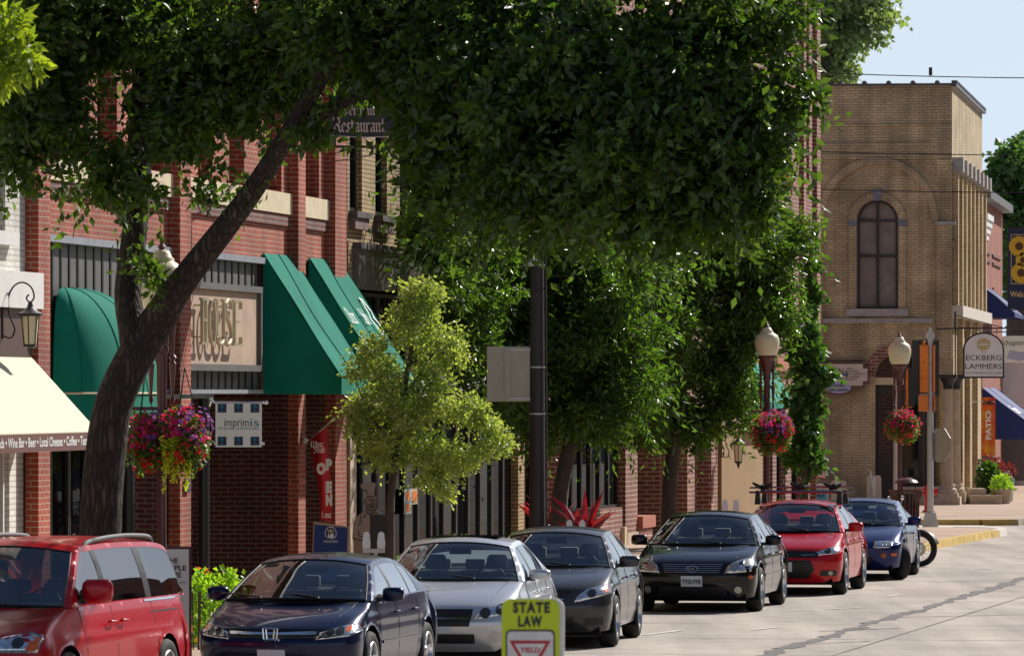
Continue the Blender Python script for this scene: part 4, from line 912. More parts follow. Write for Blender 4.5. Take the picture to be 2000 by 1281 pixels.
ns = rn.nodes.new('ShaderNodeTexNoise'); ns.inputs['Scale'].default_value = 1.7; ns.inputs['Detail'].default_value = 7; rn.links.new(tcr.outputs['Object'], ns.inputs[0])
m2_ = rn.nodes.new('ShaderNodeMapRange'); m2_.inputs[1].default_value = .62; m2_.inputs[2].default_value = .72; m2_.inputs[3].default_value = 1; m2_.inputs[4].default_value = .6; rn.links.new(ns.outputs[0], m2_.inputs[0])
mm2 = rn.nodes.new('ShaderNodeMath'); mm2.operation = 'MULTIPLY'; rn.links.new(m1.outputs[0], mm2.inputs[0]); rn.links.new(m2_.outputs[0], mm2.inputs[1])
sc2 = rn.nodes.new('ShaderNodeVectorMath'); sc2.operation = 'SCALE'; rn.links.new(lk, sc2.inputs[0]); rn.links.new(mm2.outputs[0], sc2.inputs['Scale']); rn.links.new(sc2.outputs[0], rb.inputs[0])
M['walk'] = groundmat('pavement', (.42,.30,.215), .5); M['earth'] = groundmat('earth', (.10,.12,.06))
M['lightcon'] = groundmat('light_concrete', (.60,.56,.49), .5, .12); M['kerbcon'] = groundmat('kerb_concrete', (.46,.39,.29), 1.2, .25)
M['tar'] = mat('tar_seal', (.13,.115,.10), .6, var=(3,.3)); M['roadwhite'] = mat('worn_road_paint', (.62,.58,.52), .8, var=(8,.25)); M['joint'] = mat('joint', (.14,.115,.09), .9)
def sheet(name, poly, z, m, kind='structure'):
    mb = MB(); mb.add([(x, y, z) for x, y in poly], [tuple(range(len(poly)))]); o = mb.build(name, M[m]); return tag(o, kind=kind)
sheet('ground', [(-900,-300),(900,-300),(900,1500),(-900,1500)], -.02, 'earth')
sheet('road', [(-60,-60),(70,-60),(75,320),(-60,320)], 0, 'road')
# main-street kerb line (left side of the street), with the corner bulb
KL = [(-9.5,20),(-8.6,45),(-7.6,55),(-6.2,60),(-4.1,62.5),(-3.1,64.8),(-2.1,68.5),(-1.2,74),(1.1,86),(2.9,93),(4.5,101),(5.2,104.5),(5.7,106)]
bulb = [(7.1,112),(8.65,121),(9.97,127.3),(10.62,130.2),(10.9,131.6),(10.7,132.9),(10.0,133.4)]
walkpoly = KL+bulb+[(2,133.4),(-8,133.4),(-20,133.4),(-30,60),(-30,20)]
M['yk2'] = groundmat('yellow_kerb_paint', (.52,.36,.10), 2.5, .35)
def walk(name, poly, kerb, kcols, z=ZG):
    m = MB(); m.add([(x, y, z) for x, y in poly], [tuple(range(len(poly)))]); n = len(poly)
    o = m.build(name, M['walk']); tag(o, kind='structure')
    # kerb: a solid strip along the street edge, stone face 15 cm wide
    groups = {}
    for i, (a, b) in enumerate(zip(kerb[:-1], kerb[1:])):
        groups.setdefault(kcols[min(i, len(kcols)-1)], []).append((Vector((*a, 0)), Vector((*b, 0))))
    for kc, segs in groups.items():
        q = MB()
        for a, b in segs:
            t = (b-a).normalized(); nn = Vector((t.y, -t.x, 0)) *.17
            lo, hi = 0.0, z+.006
            q.add([tuple(a-nn*.2), tuple(b-nn*.2), tuple(b+nn), tuple(a+nn)]+[(p.x, p.y, hi) for p in (a-nn*.2, b-nn*.2, b+nn*.9, a+nn*.9)], [(4,5,6,7),(3,2,6,7),(0,3,7,4),(1,5,6,2)])
        k = q.build('kerb', M[kc]); tag(k, kind='structure')
walk('pavement', walkpoly, KL+bulb, ['kerbcon']*13+['yk2']*2+['yk2','lightcon','lightcon','lightcon','kerbcon','kerbcon'])
far_edge = [(8.5,141.2),(11.2,141.0),(12.0,141.3),(12.55,142.6),(12.75,145),(14.2,156),(17.3,180),(23.5,228)]
walk('pavement', far_edge+[(10,228),(8,180),(6,160),(-20,160),(-20,141.2)], [(-20,141.2)]+far_edge, ['yk2','yk2','yk2','kerbcon'])
sheet('side_street', [(-30,133.41),(10.0,133.41),(11.2,134.4),(11.6,138.5),(11.2,140.99),(-30,140.99)], .012, 'lightcon')
# transverse concrete joints, lengthwise joint, tar seals, stall marks
j = MB()
u = Vector((math.sin(math.atan(.2)), math.cos(math.atan(.2)), 0)); nrm = Vector((u.y, -u.x, 0))
def strip(mb, pts, w, z=.004):
    for a, b in zip(pts[:-1], pts[1:]):
        a, b = Vector((*a[:2], z)), Vector((*b[:2], z)); t = (b-a).normalized(); n = Vector((-t.y, t.x, 0))
        wa = w*random.uniform(.6, 1.3)/2; wb = w*random.uniform(.6, 1.3)/2; mb.add([a-n*wa, b-n*wb, b+n*wb, a+n*wa], [(0,1,2,3)])
k = 0
for dd in np.arange(58, 175, 4.6):
    pts = [(4+ (dd-80)*.2+i*1.2*.98, dd-i*1.2*.2+random.uniform(-.05,.05)) for i in range(-3, 18)]; strip(j, pts, .035)
for off in (3.1, 6.6): strip(j, [(1.3+off+(d-74)*.2, d) for d in np.arange(50, 200, 3)], .03, .0045)
tag(j.build('pavement_joints', M['joint']), kind='structure')
t = MB(); a, b = G(1470, 1286), G(2010, 1127); pts = []
for i in range(60):
    s_ = i/59; p = a.lerp(b, s_); pts.append((p.x+random.uniform(-.05,.05), p.y+random.uniform(-.2,.2)))
for q0, q1 in zip(pts[:-1], pts[1:]):
    w0 = random.uniform(.05,.16); t.add([(q0[0]-w0,q0[1],.0055),(q0[0]+w0,q0[1],.0055),(q1[0]+w0*.9,q1[1],.0055),(q1[0]-w0*.9,q1[1],.0055)], [(0,1,2,3)])
for (x0, y0, x1, y1) in ((1720,1206,2000,1200),(1600,1233,1760,1226),(1900,1146,2000,1145),(1560,1258,1700,1252)):
    a, b = G(x0, y0), G(x1, y1); strip(t, [a.lerp(b, q) for q in np.linspace(0,1,8)], .07, .0062)
tag(t.build('tar_seal', M['tar']), kind='structure')
w = MB()
for (x0, y0, x1, y1) in ((1405,1200,1500,1189),(1610,1190,1680,1187),(1470,1230,1520,1225),(1730,1165,1760,1161),(1825,1136,1900,1133),(1900,1112,1940,1110),(1260,1240,1330,1231),(1985,1090,2040,1089)):
    a, b = G(x0, y0), G(x1, y1); strip(w, [a.lerp(b, q) for q in np.linspace(0,1,4)], .11, .0075)
tag(w.build('road_marking', M['roadwhite']), kind='structure')
# ------------------------------------------------------------------ foliage generators
def leaf_mesh(name, pos, dirs, size, mat_, parent, aspect=.38, fold=.25, seed=0, jitter=.6, droop=.3):
    """pos, dirs: (n,3) arrays; every leaf is a folded pointed blade of four vertices"""
    rs = np.random.RandomState(seed); n = len(pos)
    d = dirs+rs.normal(0, jitter, (n, 3)); d[:, 2] -= droop; d /= np.linalg.norm(d, axis=1)[:, None]
    r = rs.normal(0, 1, (n, 3)); r[:, 2] *= .6; s = np.cross(d, r); s /= np.linalg.norm(s, axis=1)[:, None]+1e-9
    nn = np.cross(d, s); L = (size*rs.uniform(.65, 1.3, n))[:, None]
    v = np.empty((n, 4, 3)); v[:, 0] = pos; v[:, 1] = pos+d*L*.42+s*L*aspect+nn*L*fold*aspect; v[:, 2] = pos+d*L-nn*L*.08; v[:, 3] = pos+d*L*.42-s*L*aspect+nn*L*fold*aspect
    me = bpy.data.meshes.new(name); me.vertices.add(n*4); me.vertices.foreach_set('co', v.reshape(-1))
    idx = np.arange(n)[:, None]*4
    tri = np.concatenate([idx, idx+1, idx+2, idx, idx+2, idx+3], axis=1).reshape(-1)
    me.loops.add(n*6); me.loops.foreach_set('vertex_index', tri.astype(np.int32)); me.polygons.add(n*2)
    me.polygons.foreach_set('loop_start', np.arange(0, n*6, 3, dtype=np.int32)); me.update(calc_edges=True); me.validate()
    me.materials.append(mat_); o = bpy.data.objects.new(name, me); COL.objects.link(o)
    if parent is not None: o.parent = parent
    return o
def blob_points(blobs, n, rs, shell=.55, sub_=0):
    """blobs: (cx,cy,cz,rx,ry,rz); clustered points, denser towards each blob's skin"""
    if sub_:
        nb = []
        for b in blobs:
            nb.append((*b[:3], b[3]*.55, b[4]*.55, b[5]*.55))
            for _ in range(sub_):
                t = rs.normal(0, 1, 3); t /= np.linalg.norm(t); r = rs.uniform(.5, .95); s_ = rs.uniform(.28, .5)
                nb.append((b[0]+t[0]*b[3]*r, b[1]+t[1]*b[4]*r, b[2]+t[2]*b[5]*r, b[3]*s_, b[4]*s_, b[5]*s_*.7))
        blobs = nb
    vol = np.array([b[3]*b[4]*b[5] for b in blobs])**.75; vol /= vol.sum(); P_, D_ = [], []
    for b, w in zip(blobs, vol):
        k = max(1, int(n*w)); q = rs.normal(0, 1, (k, 3)); q /= np.linalg.norm(q, axis=1)[:, None]
        r = shell+(1-shell)*rs.uniform(0, 1, k)**.7; r *= rs.uniform(.85, 1.12, k)
        p = q*r[:, None]; P_.append(np.array(b[:3])+p*np.array(b[3:6])); D_.append(q)
    return np.concatenate(P_), np.concatenate(D_)
def sprays(blobs, n, rs, length, k, drop):
    """twigs of leaves that stick out of the crown's skin and hang a little"""
    w = np.array([b[3]*b[5] for b in blobs]); w /= w.sum(); ix = rs.choice(len(blobs), n, p=w); B = np.array(blobs)[ix]
    q = rs.normal(0, 1, (n, 3)); q /= np.linalg.norm(q, axis=1)[:, None]; o = B[:, :3]+q*B[:, 3:6]*rs.uniform(.75, 1.05, n)[:, None]
    t = np.linspace(0, 1, k)[None, :, None]; L = (length*rs.uniform(.5, 1.4, n))[:, None, None]; dr = q.copy(); dr[:, 2] -= drop*.3; dr /= np.linalg.norm(dr, axis=1)[:, None]
    p = o[:, None, :]+dr[:, None, :]*L*t; p[:, :, 2] -= (L[:, :, 0]*drop*.5)*t[:, :, 0]**2; p += rs.normal(0, .02, p.shape)
    return p.reshape(-1, 3), np.repeat(dr, k, axis=0)*.6+rs.normal(0, .5, (n*k, 3))
def clusters(P_, D_, k, rs, spread):
    n = len(P_); a = rs.normal(0, 1, (n, k, 3)); a /= np.linalg.norm(a, axis=2)[:, :, None]
    d = a*.75+D_[:, None, :]*.6; p = P_[:, None, :]+a*spread*rs.uniform(.1, 1, (n, k))[:, :, None]
    return p.reshape(-1, 3), d.reshape(-1, 3)
def px_blobs(lst, d0, fat=1.0):
    """(px, py, rx px, ry px, depth offset, depth radius m)"""
    out = []
    for px, py, rx, ry, dd, rd in lst:
        d = d0+dd; p = P(px, py, d); out.append((p.x, p.y, p.z, rx*fat*d/F, rd, ry*fat*d/F))
    return out
def rel(bl, base): return [(b[0]-base[0], b[1]-base[1], b[2]-base[2], *b[3:]) for b in bl]
def limb(m, pts, base, n=10):
    """pts: (px, py, depth, radius m)"""
    q = cr([(*P(a, b, c), r) for a, b, c, r in pts], 4); m.tube([Vector(p[:3])-Vector(base) for p in q], [float(p[3]) for p in q], n)
# ------------------------------------------------------------------ big foreground street tree
def big_tree():
    d0 = 63.9; base = P(196, YH, d0); base.z = ZG
    T = thing('street_tree', 'huge dark foreground tree with a forked leaning trunk, its crown overhead', 'tree', base)
    m = MB(); gr = (195, YH+(HC-ZG)*F/d0)
    limb(m, [(192, gr[1]+20, d0, .30), (194, gr[1]-60, d0, .25), (197, 1020, d0, .23), (205, 900, d0, .225), (222, 790, d0, .21), (262, 700, d0, .205), (300, 640, d0, .20), (350, 560, d0-.3, .155), (420, 470, d0-.6, .135), (485, 385, d0-1, .118), (540, 300, d0-1.4, .105), (590, 215, d0-1.8, .09), (640, 130, d0-2.2, .085), (690, 50, d0-2.5, .07), (730, -60, d0-2.7, .05)], base, 14)
    limb(m, [(268, 705, d0, .17), (258, 640, d0+.05, .155), (250, 570, d0+.2, .15), (262, 460, d0+.3, .14), (272, 340, d0+.5, .135), (272, 220, d0+.6, .12), (285, 110, d0+.8, .10), (300, -40, d0+1, .07)], base, 12)
    limb(m, [(278, 300, d0+.5, .09), (310, 190, d0+.3, .085), (330, 90, d0, .06), (352, -30, d0, .05)], base, 10)
    limb(m, [(545, 290, d0-1.4, .09), (610, 235, d0-1.7, .085), (680, 195, d0-2, .07), (790, 150, d0-2.6, .06), (900, 80, d0-3.2, .055), (1000, 40, d0-4, .045), (1120, 60, d0-4.6, .04), (1190, 95, d0-5, .035), (1240, 170, d0-5.4, .03), (1300, 260, d0-5.6, .02), (1400, 330, d0-5.6, .01)], base, 8)
    limb(m, [(900, 80, d0-3.2, .04), (1010, 150, d0-3.8, .03), (1060, 260, d0-4.4, .02), (1080, 380, d0-4.6, .01)], base, 6)
    limb(m, [(300, 60, d0+1, .07), (200, -10, d0+.6, .05), (100, 60, d0+.2, .03), (30, 150, d0, .02)], base, 6)
    limb(m, [(690, 60, d0-2.5, .05), (850, -20, d0-3, .04), (1100, -60, d0-4, .04), (1350, -20, d0-5, .03), (1550, 80, d0-5.5, .015)], base, 6)
    limb(m, [(660, 205, d0-2, .02), (650, 250, d0-2, .012), (620, 280, d0-1.8, .005)], base, 5)
    tr = m.build('trunk', M['bark'], T, smooth=True)
    # burls and small lights wound round the trunk
    bl = []
    for px, py, rx, ry, dd, rd in [
        (60,40,120,90,-.5,1.5),(150,60,150,90,.5,1.5),(40,180,90,90,-.3,1),(120,200,90,90,0,1),(30,260,60,60,0,.7),(30,310,35,45,0,.4),(90,320,50,30,0,.4),(70,345,30,20,0,.3),(150,310,60,60,.3,.6),(140,345,30,26,.2,.3),(215,320,45,55,-.3,.5),(225,375,45,28,-.5,.3),(205,350,30,20,-.4,.3),
        (250,40,140,80,.5,1.5),(350,60,140,90,0,1.5),(330,230,70,80,-.5,.7),(390,240,90,70,-.7,.8),(350,300,45,40,-.7,.4),(420,340,35,40,-.8,.35),(400,385,35,22,-.8,.3),(430,305,30,40,-.8,.3),(300,370,35,35,-.4,.3),(450,130,140,130,-.5,1.3),(400,160,110,90,-.5,1),(520,60,140,90,-.8,1.5),(500,200,60,60,-1,.7),(560,190,60,50,-.6,.6),(480,255,40,35,-1,.4),(560,90,110,80,-1,1.2),
        (620,260,40,25,-2,.4),(590,280,25,16,-2,.3),(660,90,120,110,-1.6,1.2),(700,30,140,80,-1.8,1.5),(800,90,120,120,-2.2,1.3),(760,130,80,60,-2.3,.8),(810,200,80,70,-2.5,.9),(870,230,90,90,-2.8,1),(840,260,60,45,-2.5,.6),(900,330,90,80,-3,1),(860,380,60,45,-2.9,.6),(900,150,140,140,-3,1.3),
        (1000,100,150,130,-3.6,1.6),(1000,250,140,130,-3.8,1.4),(1000,370,120,75,-4,1),(1100,200,140,150,-4.2,1.5),(1120,340,130,90,-4.4,1.1),(1080,410,90,40,-4.4,.7),(1200,100,160,130,-4.5,1.7),(1220,260,140,130,-4.8,1.4),(1220,370,130,80,-5,1),(1280,420,90,40,-5,.6),(1320,150,130,140,-5,1.4),(1350,300,120,110,-5.2,1.2),(1370,390,90,60,-5.3,.7),(1340,430,70,40,-5.2,.5),
        (1430,60,120,90,-5,1.2),(1440,200,100,90,-5.2,1),(1460,300,90,80,-5.4,.9),(1470,350,50,45,-5.4,.5),(1470,400,70,50,-5.4,.5),(1505,200,60,45,-5.5,.6),(1570,180,38,22,-5.5,.35),(1530,120,45,34,-5.4,.5),(1520,40,75,50,-5.3,.8),(1590,190,34,14,-5.5,.25),(1500,290,35,30,-5.5,.4),(1500,240,45,40,-5.5,.5),
        (180,20,60,50,0,1),(870,450,30,26,-3,.3),(950,462,34,26,-3.4,.4),(1045,470,26,22,-4,.3),(1150,462,32,24,-4.4,.4),(1235,478,24,20,-4.8,.3),(1320,470,28,24,-5,.35),(1400,455,30,24,-5.2,.35),(1450,470,18,20,-5.3,.25),(800,300,26,30,-2.4,.3),(830,330,22,26,-2.6,.3),(900,30,90,60,-3,1.2),(1000,20,90,50,-3.4,1.2),(880,100,60,60,-2.8,1),(960,170,70,60,-3.4,1),(200,-60,260,60,0,2),(600,-60,300,60,-1,2),(1000,-70,300,70,-3,2),(1350,-60,250,60,-4.6,2),(300,558,18,32,-.6,.14),(290,520,16,20,-.6,.12)]:
        bl.append((px, py, rx*.9, ry*.9+3, dd, rd))
    rs = np.random.RandomState(3); B = rel(px_blobs(bl, d0), base)
    p, q = blob_points(B, 15500, rs, .3, 7); p, q = clusters(p, q, 8, rs, .17); p2, q2 = sprays(B, 2600, rs, .42, 9, .6); p = np.concatenate([p, p2]); q = np.concatenate([q, q2])
    wx, wy, wz = p[:, 0]+base.x, p[:, 1]+base.y, p[:, 2]+base.z; ppx = 1000+F*wx/wy; ppy = YH-F*(wz-HC)/wy; keep = np.ones(len(p), bool)
    for hx, hy, hrx, hry, pr in ((120,335,60,34,.15),(340,335,60,34,.1),(470,295,36,40,.1),(585,315,60,26,.05),(712,243,78,32,.06),(420,240,26,24,.3),(640,170,30,16,.4),(202,250,30,55,.3),(430,310,46,60,.15),(525,235,40,45,.3),(276,240,24,130,.3),(1500,110,40,22,.45),(1440,190,24,18,.5),(860,60,30,30,.5),(1180,330,26,20,.55),(1030,200,22,20,.55)):   # thin spots of the crown
        keep &= ~((((ppx-hx)/hrx)**2+((ppy-hy)/hry)**2 < rs.uniform(.75, 1.1, len(p))) & (rs.uniform(0, 1, len(p)) > pr))
    p, q = p[keep], q[keep]
    leaf_mesh('crown', p, q, .122, M['leaf_big'], T, .25, .3, 5, .6, .35)
    return T
big_tree()
def lime_branch():
    d = 44.0; base = P(-60, 90, d); T = thing('hanging_branch', 'sunlit yellow green leafy branch reaching in at the top left corner', 'branch', base)
    m = MB(); limb(m, [(-90, 60, d, .02), (-20, 90, d, .012), (40, 130, d, .006)], base, 5); m.build('twig', M['bark'], T)
    rs = np.random.RandomState(9); B = rel(px_blobs([(10,60,40,50,0,.2),(30,110,50,40,0,.2),(55,135,36,22,0,.15),(5,150,45,30,0,.2),(-40,100,60,70,0,.3),(40,40,20,22,0,.1)], d), base)
    p, q = blob_points(B, 170, rs, .2); p, q = clusters(p, q, 6, rs, .06)
    leaf_mesh('crown', p, q, .11, M['leaf_lime'], T, .2, .2, 2, .5, .2)
lime_branch()
def tree(name, label, trunk, blobs, d0, leaf, nl, size, seed, k=7, spread=.14, aspect=.22, droop=.4, bark='bark2', base_px=None, jitter=.55, shell=.35, group=None, fat=1.0, spray=.09):
    bp = base_px; base = P(bp, YH, d0); base.z = ZG; T = thing(name, label, 'tree', base, 0, group)
    m = MB()
    for t in trunk: limb(m, t, base, 10)
    m.build('trunk', M[bark], T, smooth=True)
    rs = np.random.RandomState(seed); B = rel(px_blobs(blobs, d0, fat), base)
    p, q = blob_points(B, nl, rs, shell, 8); p, q = clusters(p, q, k, rs, spread); p2, q2 = sprays(B, int(nl*spray), rs, size*3.2, 8, .8); p = np.concatenate([p, p2]); q = np.concatenate([q, q2])
    leaf_mesh('crown', p, q, size, M[leaf], T, aspect, .3, seed+1, jitter, droop); return T
d0 = 95.0; gy = YH+(HC-ZG)*F/d0
tree('street_tree', 'street tree with a slanting trunk just right of the tall dark pole', [
    [(1098, gy+8, d0, .17), (1092, 1000, d0, .14), (1100, 930, d0, .125), (1116, 850, d0, .12), (1120, 760, d0, .11), (1105, 680, d0, .09), (1090, 580, d0, .06), (1080, 480, d0, .04)],
    [(1118, 800, d0, .08), (1160, 700, d0-.3, .06), (1210, 600, d0-.5, .04), (1260, 500, d0-.5, .02)], [(1112, 720, d0, .06), (1040, 640, d0, .05), (960, 600, d0+.3, .03), (880, 540, d0+.4, .015)]],
    [(860,440,60,55,-4,.7),(830,400,45,45,-4.5,.5),(815,450,32,40,-4.5,.4),(900,400,70,50,-3,.7),(850,500,45,45,-4,.6),(970,400,90,50,-1,.8),(870,550,45,50,-4,.7),(900,480,90,80,-2.5,.9),(930,620,70,65,-2.5,.8),(910,680,50,45,-3,.6),(945,750,60,50,-2,.7),(930,560,70,60,-2.5,.8),(1000,560,100,110,0,1.3),(1010,680,90,90,0,1.2),(1080,480,120,90,0,1.4),(1100,600,130,110,0,1.5),(1110,720,120,90,0,1.4),(1060,780,90,60,0,1),(1130,800,90,60,0,1),(1180,560,110,120,-.3,1.3),(1200,700,100,100,-.3,1.2),(1210,800,80,60,-.2,.9),(1040,850,60,30,0,.6),(1000,780,60,50,-1,.6),(900,740,40,40,-3,.5),(960,800,40,30,-2,.4),(1180,850,50,26,0,.5),(830,430,35,40,-4.5,.4),(1000,820,60,30,.2,.6),(960,440,90,60,0,1)],
    d0, 'leaf_mid', 7200, .14, 11, k=8, spread=.17, aspect=.16, droop=.4, base_px=1098, fat=1.15)
d1 = 116.0; gy = YH+(HC-ZG)*F/d1
tree('street_tree', 'street tree with a straight pale trunk rising behind the black sedan', [
    [(1306, gy+8, d1, .17), (1306, 1000, d1, .15), (1310, 930, d1, .14), (1318, 850, d1, .13), (1325, 740, d1, .11), (1335, 640, d1, .08), (1340, 520, d1, .04)],
    [(1322, 780, d1, .07), (1380, 700, d1, .05), (1440, 620, d1, .03), (1500, 560, d1, .015)], [(1318, 800, d1, .07), (1260, 720, d1, .05), (1220, 640, d1, .03)]],
    [(1280,490,100,80,-2,1.1),(1270,600,90,100,-2.5,1.1),(1265,720,80,90,-2.5,1),(1265,810,65,50,-2.5,.8),(1380,480,110,80,0,1.4),(1390,600,110,100,0,1.4),(1380,720,100,90,0,1.3),(1350,810,90,50,0,1),(1450,540,90,80,0,1.2),(1460,630,80,70,0,1),(1410,700,60,50,0,.8),(1490,610,50,50,-.2,.6),(1510,520,55,55,.2,.7),(1510,600,50,50,.1,.6),(1490,650,50,30,-.3,.5),(1550,470,45,35,.3,.5),(1440,450,80,50,0,1),(1580,470,28,25,.4,.3),(1290,850,50,24,0,.5),(1350,840,60,30,0,.5),(1230,820,50,40,-3,.6),(1430,740,50,50,-.5,.5),(1400,790,45,30,-.2,.5),(1520,440,50,40,.2,.5)],
    d1, 'leaf_mid', 6600, .145, 21, k=8, spread=.18, aspect=.17, droop=.4, base_px=1306, fat=1.15)
d2 = 81.5; gy = YH+(HC-ZG)*F/d2
tree('young_tree', 'small pale yellow green tree beside the green awnings', [
    [(762, gy+6, d2, .07), (762, 1040, d2, .062), (764, 960, d2, .058), (775, 880, d2, .05), (785, 790, d2, .045), (800, 700, d2, .03), (815, 620, d2, .015)],
    [(778, 860, d2, .03), (830, 800, d2, .022), (890, 770, d2, .015), (960, 850, d2-.1, .008)], [(772, 880, d2, .03), (730, 820, d2, .02), (700, 760, d2, .01)], [(790, 780, d2, .02), (840, 700, d2, .014), (880, 650, d2, .008)]],
    [(820,570,45,32,0,.4),(800,610,45,32,0,.35),(845,600,28,24,0,.3),(790,650,45,34,0,.4),(850,660,55,36,.1,.45),(890,690,34,28,.1,.3),(730,690,45,38,-.1,.4),(700,720,28,30,-.1,.3),(760,740,55,38,0,.5),(850,710,45,26,0,.35),(720,790,50,45,0,.5),(700,830,30,36,0,.35),(780,810,70,50,0,.6),(850,800,60,45,0,.5),(840,750,50,25,.1,.4),(910,800,45,34,0,.4),(960,840,40,26,0,.35),(985,865,24,22,0,.25),(770,870,55,40,0,.5),(830,880,60,45,0,.5),(880,890,40,30,0,.4),(910,910,30,24,0,.3),(850,940,50,32,0,.4),(870,965,30,18,0,.25),(730,870,35,28,0,.3),(950,880,35,18,0,.25),(745,905,28,18,0,.25),(935,820,30,18,0,.2)],
    d2, 'leaf_pale', 2900, .062, 31, k=8, spread=.09, aspect=.28, droop=.25, base_px=762, shell=.5)
d3 = 119.0; gy = YH+(HC-ZG)*F/d3
tree('vine_covered_tree', 'narrow column of climbing leaves right of the middle flower basket', [
    [(1572, gy+6, d3, .09), (1572, 950, d3, .08), (1575, 800, d3, .06), (1580, 650, d3, .045), (1582, 540, d3, .025), (1582, 450, d3, .01)], [(1580,640,d3,.02),(1588,560,d3,.012),(1592,500,d3,.006)]],
    [(1562,680,26,36,0,.3),(1592,685,22,26,-.1,.3),(1575,740,28,42,0,.35),(1560,790,22,36,0,.3),(1582,800,24,36,0,.3),(1578,850,26,34,0,.3),(1568,890,32,30,0,.35),(1555,880,24,28,0,.3),(1592,900,20,24,0,.25),(1582,600,17,26,0,.2),(1584,640,16,20,0,.2),(1585,560,14,26,0,.16),(1584,520,12,22,0,.14),(1596,570,8,14,0,.1),(1595,740,24,26,-.1,.3),(1583,480,9,16,0,.1)],
    d3, 'leaf_vine', 900, .14, 41, k=6, spread=.12, aspect=.4, droop=.5, base_px=1572, shell=.4, spray=.05)
d4 = 260.0
tree('large_tree', 'tall cottonwood rising behind the long brick building against the sky', [[(1560, 900, d4, .6), (1570, 500, d4, .5), (1600, 200, d4, .35), (1640, 0, d4, .2)], [(1600,200,d4,.2),(1680,60,d4,.1),(1720,20,d4,.05)]],
    [(1600,40,60,70,0,2.5),(1640,10,60,50,0,2.5),(1690,20,50,40,-1,2),(1720,40,24,20,-1,1),(1650,90,45,40,0,2),(1630,140,45,26,0,1.5),(1660,140,24,22,0,1),(1690,70,22,14,-1,.6),(1600,120,40,40,1,2),(1700,-10,40,24,-1,1.5),(1620,-60,120,60,0,3),(1560,60,60,90,1,2.5),(1715,75,14,10,-1,.4)],
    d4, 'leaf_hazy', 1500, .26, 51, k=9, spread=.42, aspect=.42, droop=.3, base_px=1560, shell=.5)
tree('large_tree', 'dense green tree above the far red building at the right edge', [[(1985, 900, 250, .5), (1985, 600, 250, .4), (1990, 400, 250, .2)]],
    [(1985,320,40,60,0,2),(1960,340,34,34,0,1.5),(1950,380,28,28,0,1.3),(1990,400,50,50,0,2),(1965,420,36,30,0,1.5),(2030,330,50,70,0,2.5),(1930,370,10,10,0,.4),(1995,280,14,16,0,.7),(2000,470,50,60,0,2),(2000,560,40,90,1,2),(2040,460,50,90,0,3)],
    250.0, 'leaf_far', 1500, .26, 61, k=9, spread=.42, aspect=.42, droop=.3, base_px=1985, shell=.45)
# ------------------------------------------------------------------ flower baskets and street lamps
def flowers(name, parent, p, q, size, m, seed):
    """five-petal blossoms"""
    rs = np.random.RandomState(seed); n = len(p); q = q/np.linalg.norm(q, axis=1)[:, None]; vs = []; fs = []
    for i in range(n):
        a = Vector(q[i])+Vector(rs.normal(0, .35, 3)); a.normalize(); s_ = a.orthogonal().normalized(); t = a.cross(s_); r = size*rs.uniform(.7, 1.2); c = Vector(p[i]); o = len(vs); vs.append(c); 
        for k in range(10):
            an = 2*math.pi*k/10; rr = r if k % 2 == 0 else r*.55; vs.append(c+(s_*math.cos(an)+t*math.sin(an))*rr+a*r*.3)
        fs += [(o, o+1+k, o+1+(k+1) % 10) for k in range(10)]
    mb = MB(); mb.add(vs, fs); return mb.build(name, m, parent)
def basket(label, c, rx, rz, seed, n=900, cols=('magenta','red','purple'), trail=False, hook=None):
    T = thing('hanging_flower_basket', label, 'flower basket', c, 0, 'hanging flower baskets'); rs = np.random.RandomState(seed)
    pot = MB(); pot.lathe([(0,-rz*.55),(rx*.35,-rz*.5),(rx*.62,0),(rx*.66,rz*.25),(.0,rz*.25)], n=16); pot.build('planter', M['bark'], T)
    shp = [(0,0,0,rx*.8,rx*.8,rz*.8)]+[(rx*rs.uniform(-.45,.45),-rx*rs.uniform(0,.4),rz*rs.uniform(-.5,.45),rx*rs.uniform(.35,.6),rx*.5,rz*rs.uniform(.35,.55)) for _ in range(6)]
    p, q = blob_points(shp, n, rs, .7); p2, q2 = clusters(p, q, 3, rs, .05)
    leaf_mesh('foliage', p2, q2, .055, M['leaf_basket'], T, .35, .3, seed, .5, .3)
    p, q = blob_points([(*b_[:3], *[v*1.06 for v in b_[3:]]) for b_ in shp], int(n*.85), rs, .9); h = p[:, 2]/rz+rs.normal(0, .28, len(p))
    top, bot = h > .12, h <= .12
    flowers('magenta_blossoms', T, p[top], q[top], .038, M[cols[0]], seed); flowers('red_blossoms', T, p[bot][::2], q[bot][::2], .036, M[cols[1]], seed+1)
    if len(cols) > 2:
        p, q = blob_points([(rx*.25,0,rz*.35,rx*.7,rx,rz*.62)], int(n*.12), rs, .95); flowers('violet_blossoms', T, p, q, .034, M[cols[2]], seed+2)
    if trail:
        P_, D_ = [], []
        for k in range(7):
            a = rs.uniform(-.9, .35); L = rs.uniform(.36, .66); x0, y0 = -rx*.75+k*.045, -rx*.75
            for i in range(110):
                t = i/110*L; P_.append((x0+rs.normal(0,.012)+.03*math.sin(t*6+k), y0+rs.normal(0,.012), .05-t)); D_.append((rs.normal(), -1, .2))
        leaf_mesh('trailing_vine', np.array(P_), np.array(D_), .032, M['leaf_trail'], T, .4, .3, seed, .5, .2)
    ch = MB(); zt = hook if hook else rz*1.9
    for a in (0, 2.1, 4.2): ch.tube([(rx*.6*math.cos(a), rx*.6*math.sin(a), rz*.2), (0, 0, zt)], .006, 4)
    ch.build('chain', M['black'], T); return T
M['leaf_trail'] = leafmat('leaf_trail', (.30,.36,.03), (.45,.5,.06), .4)
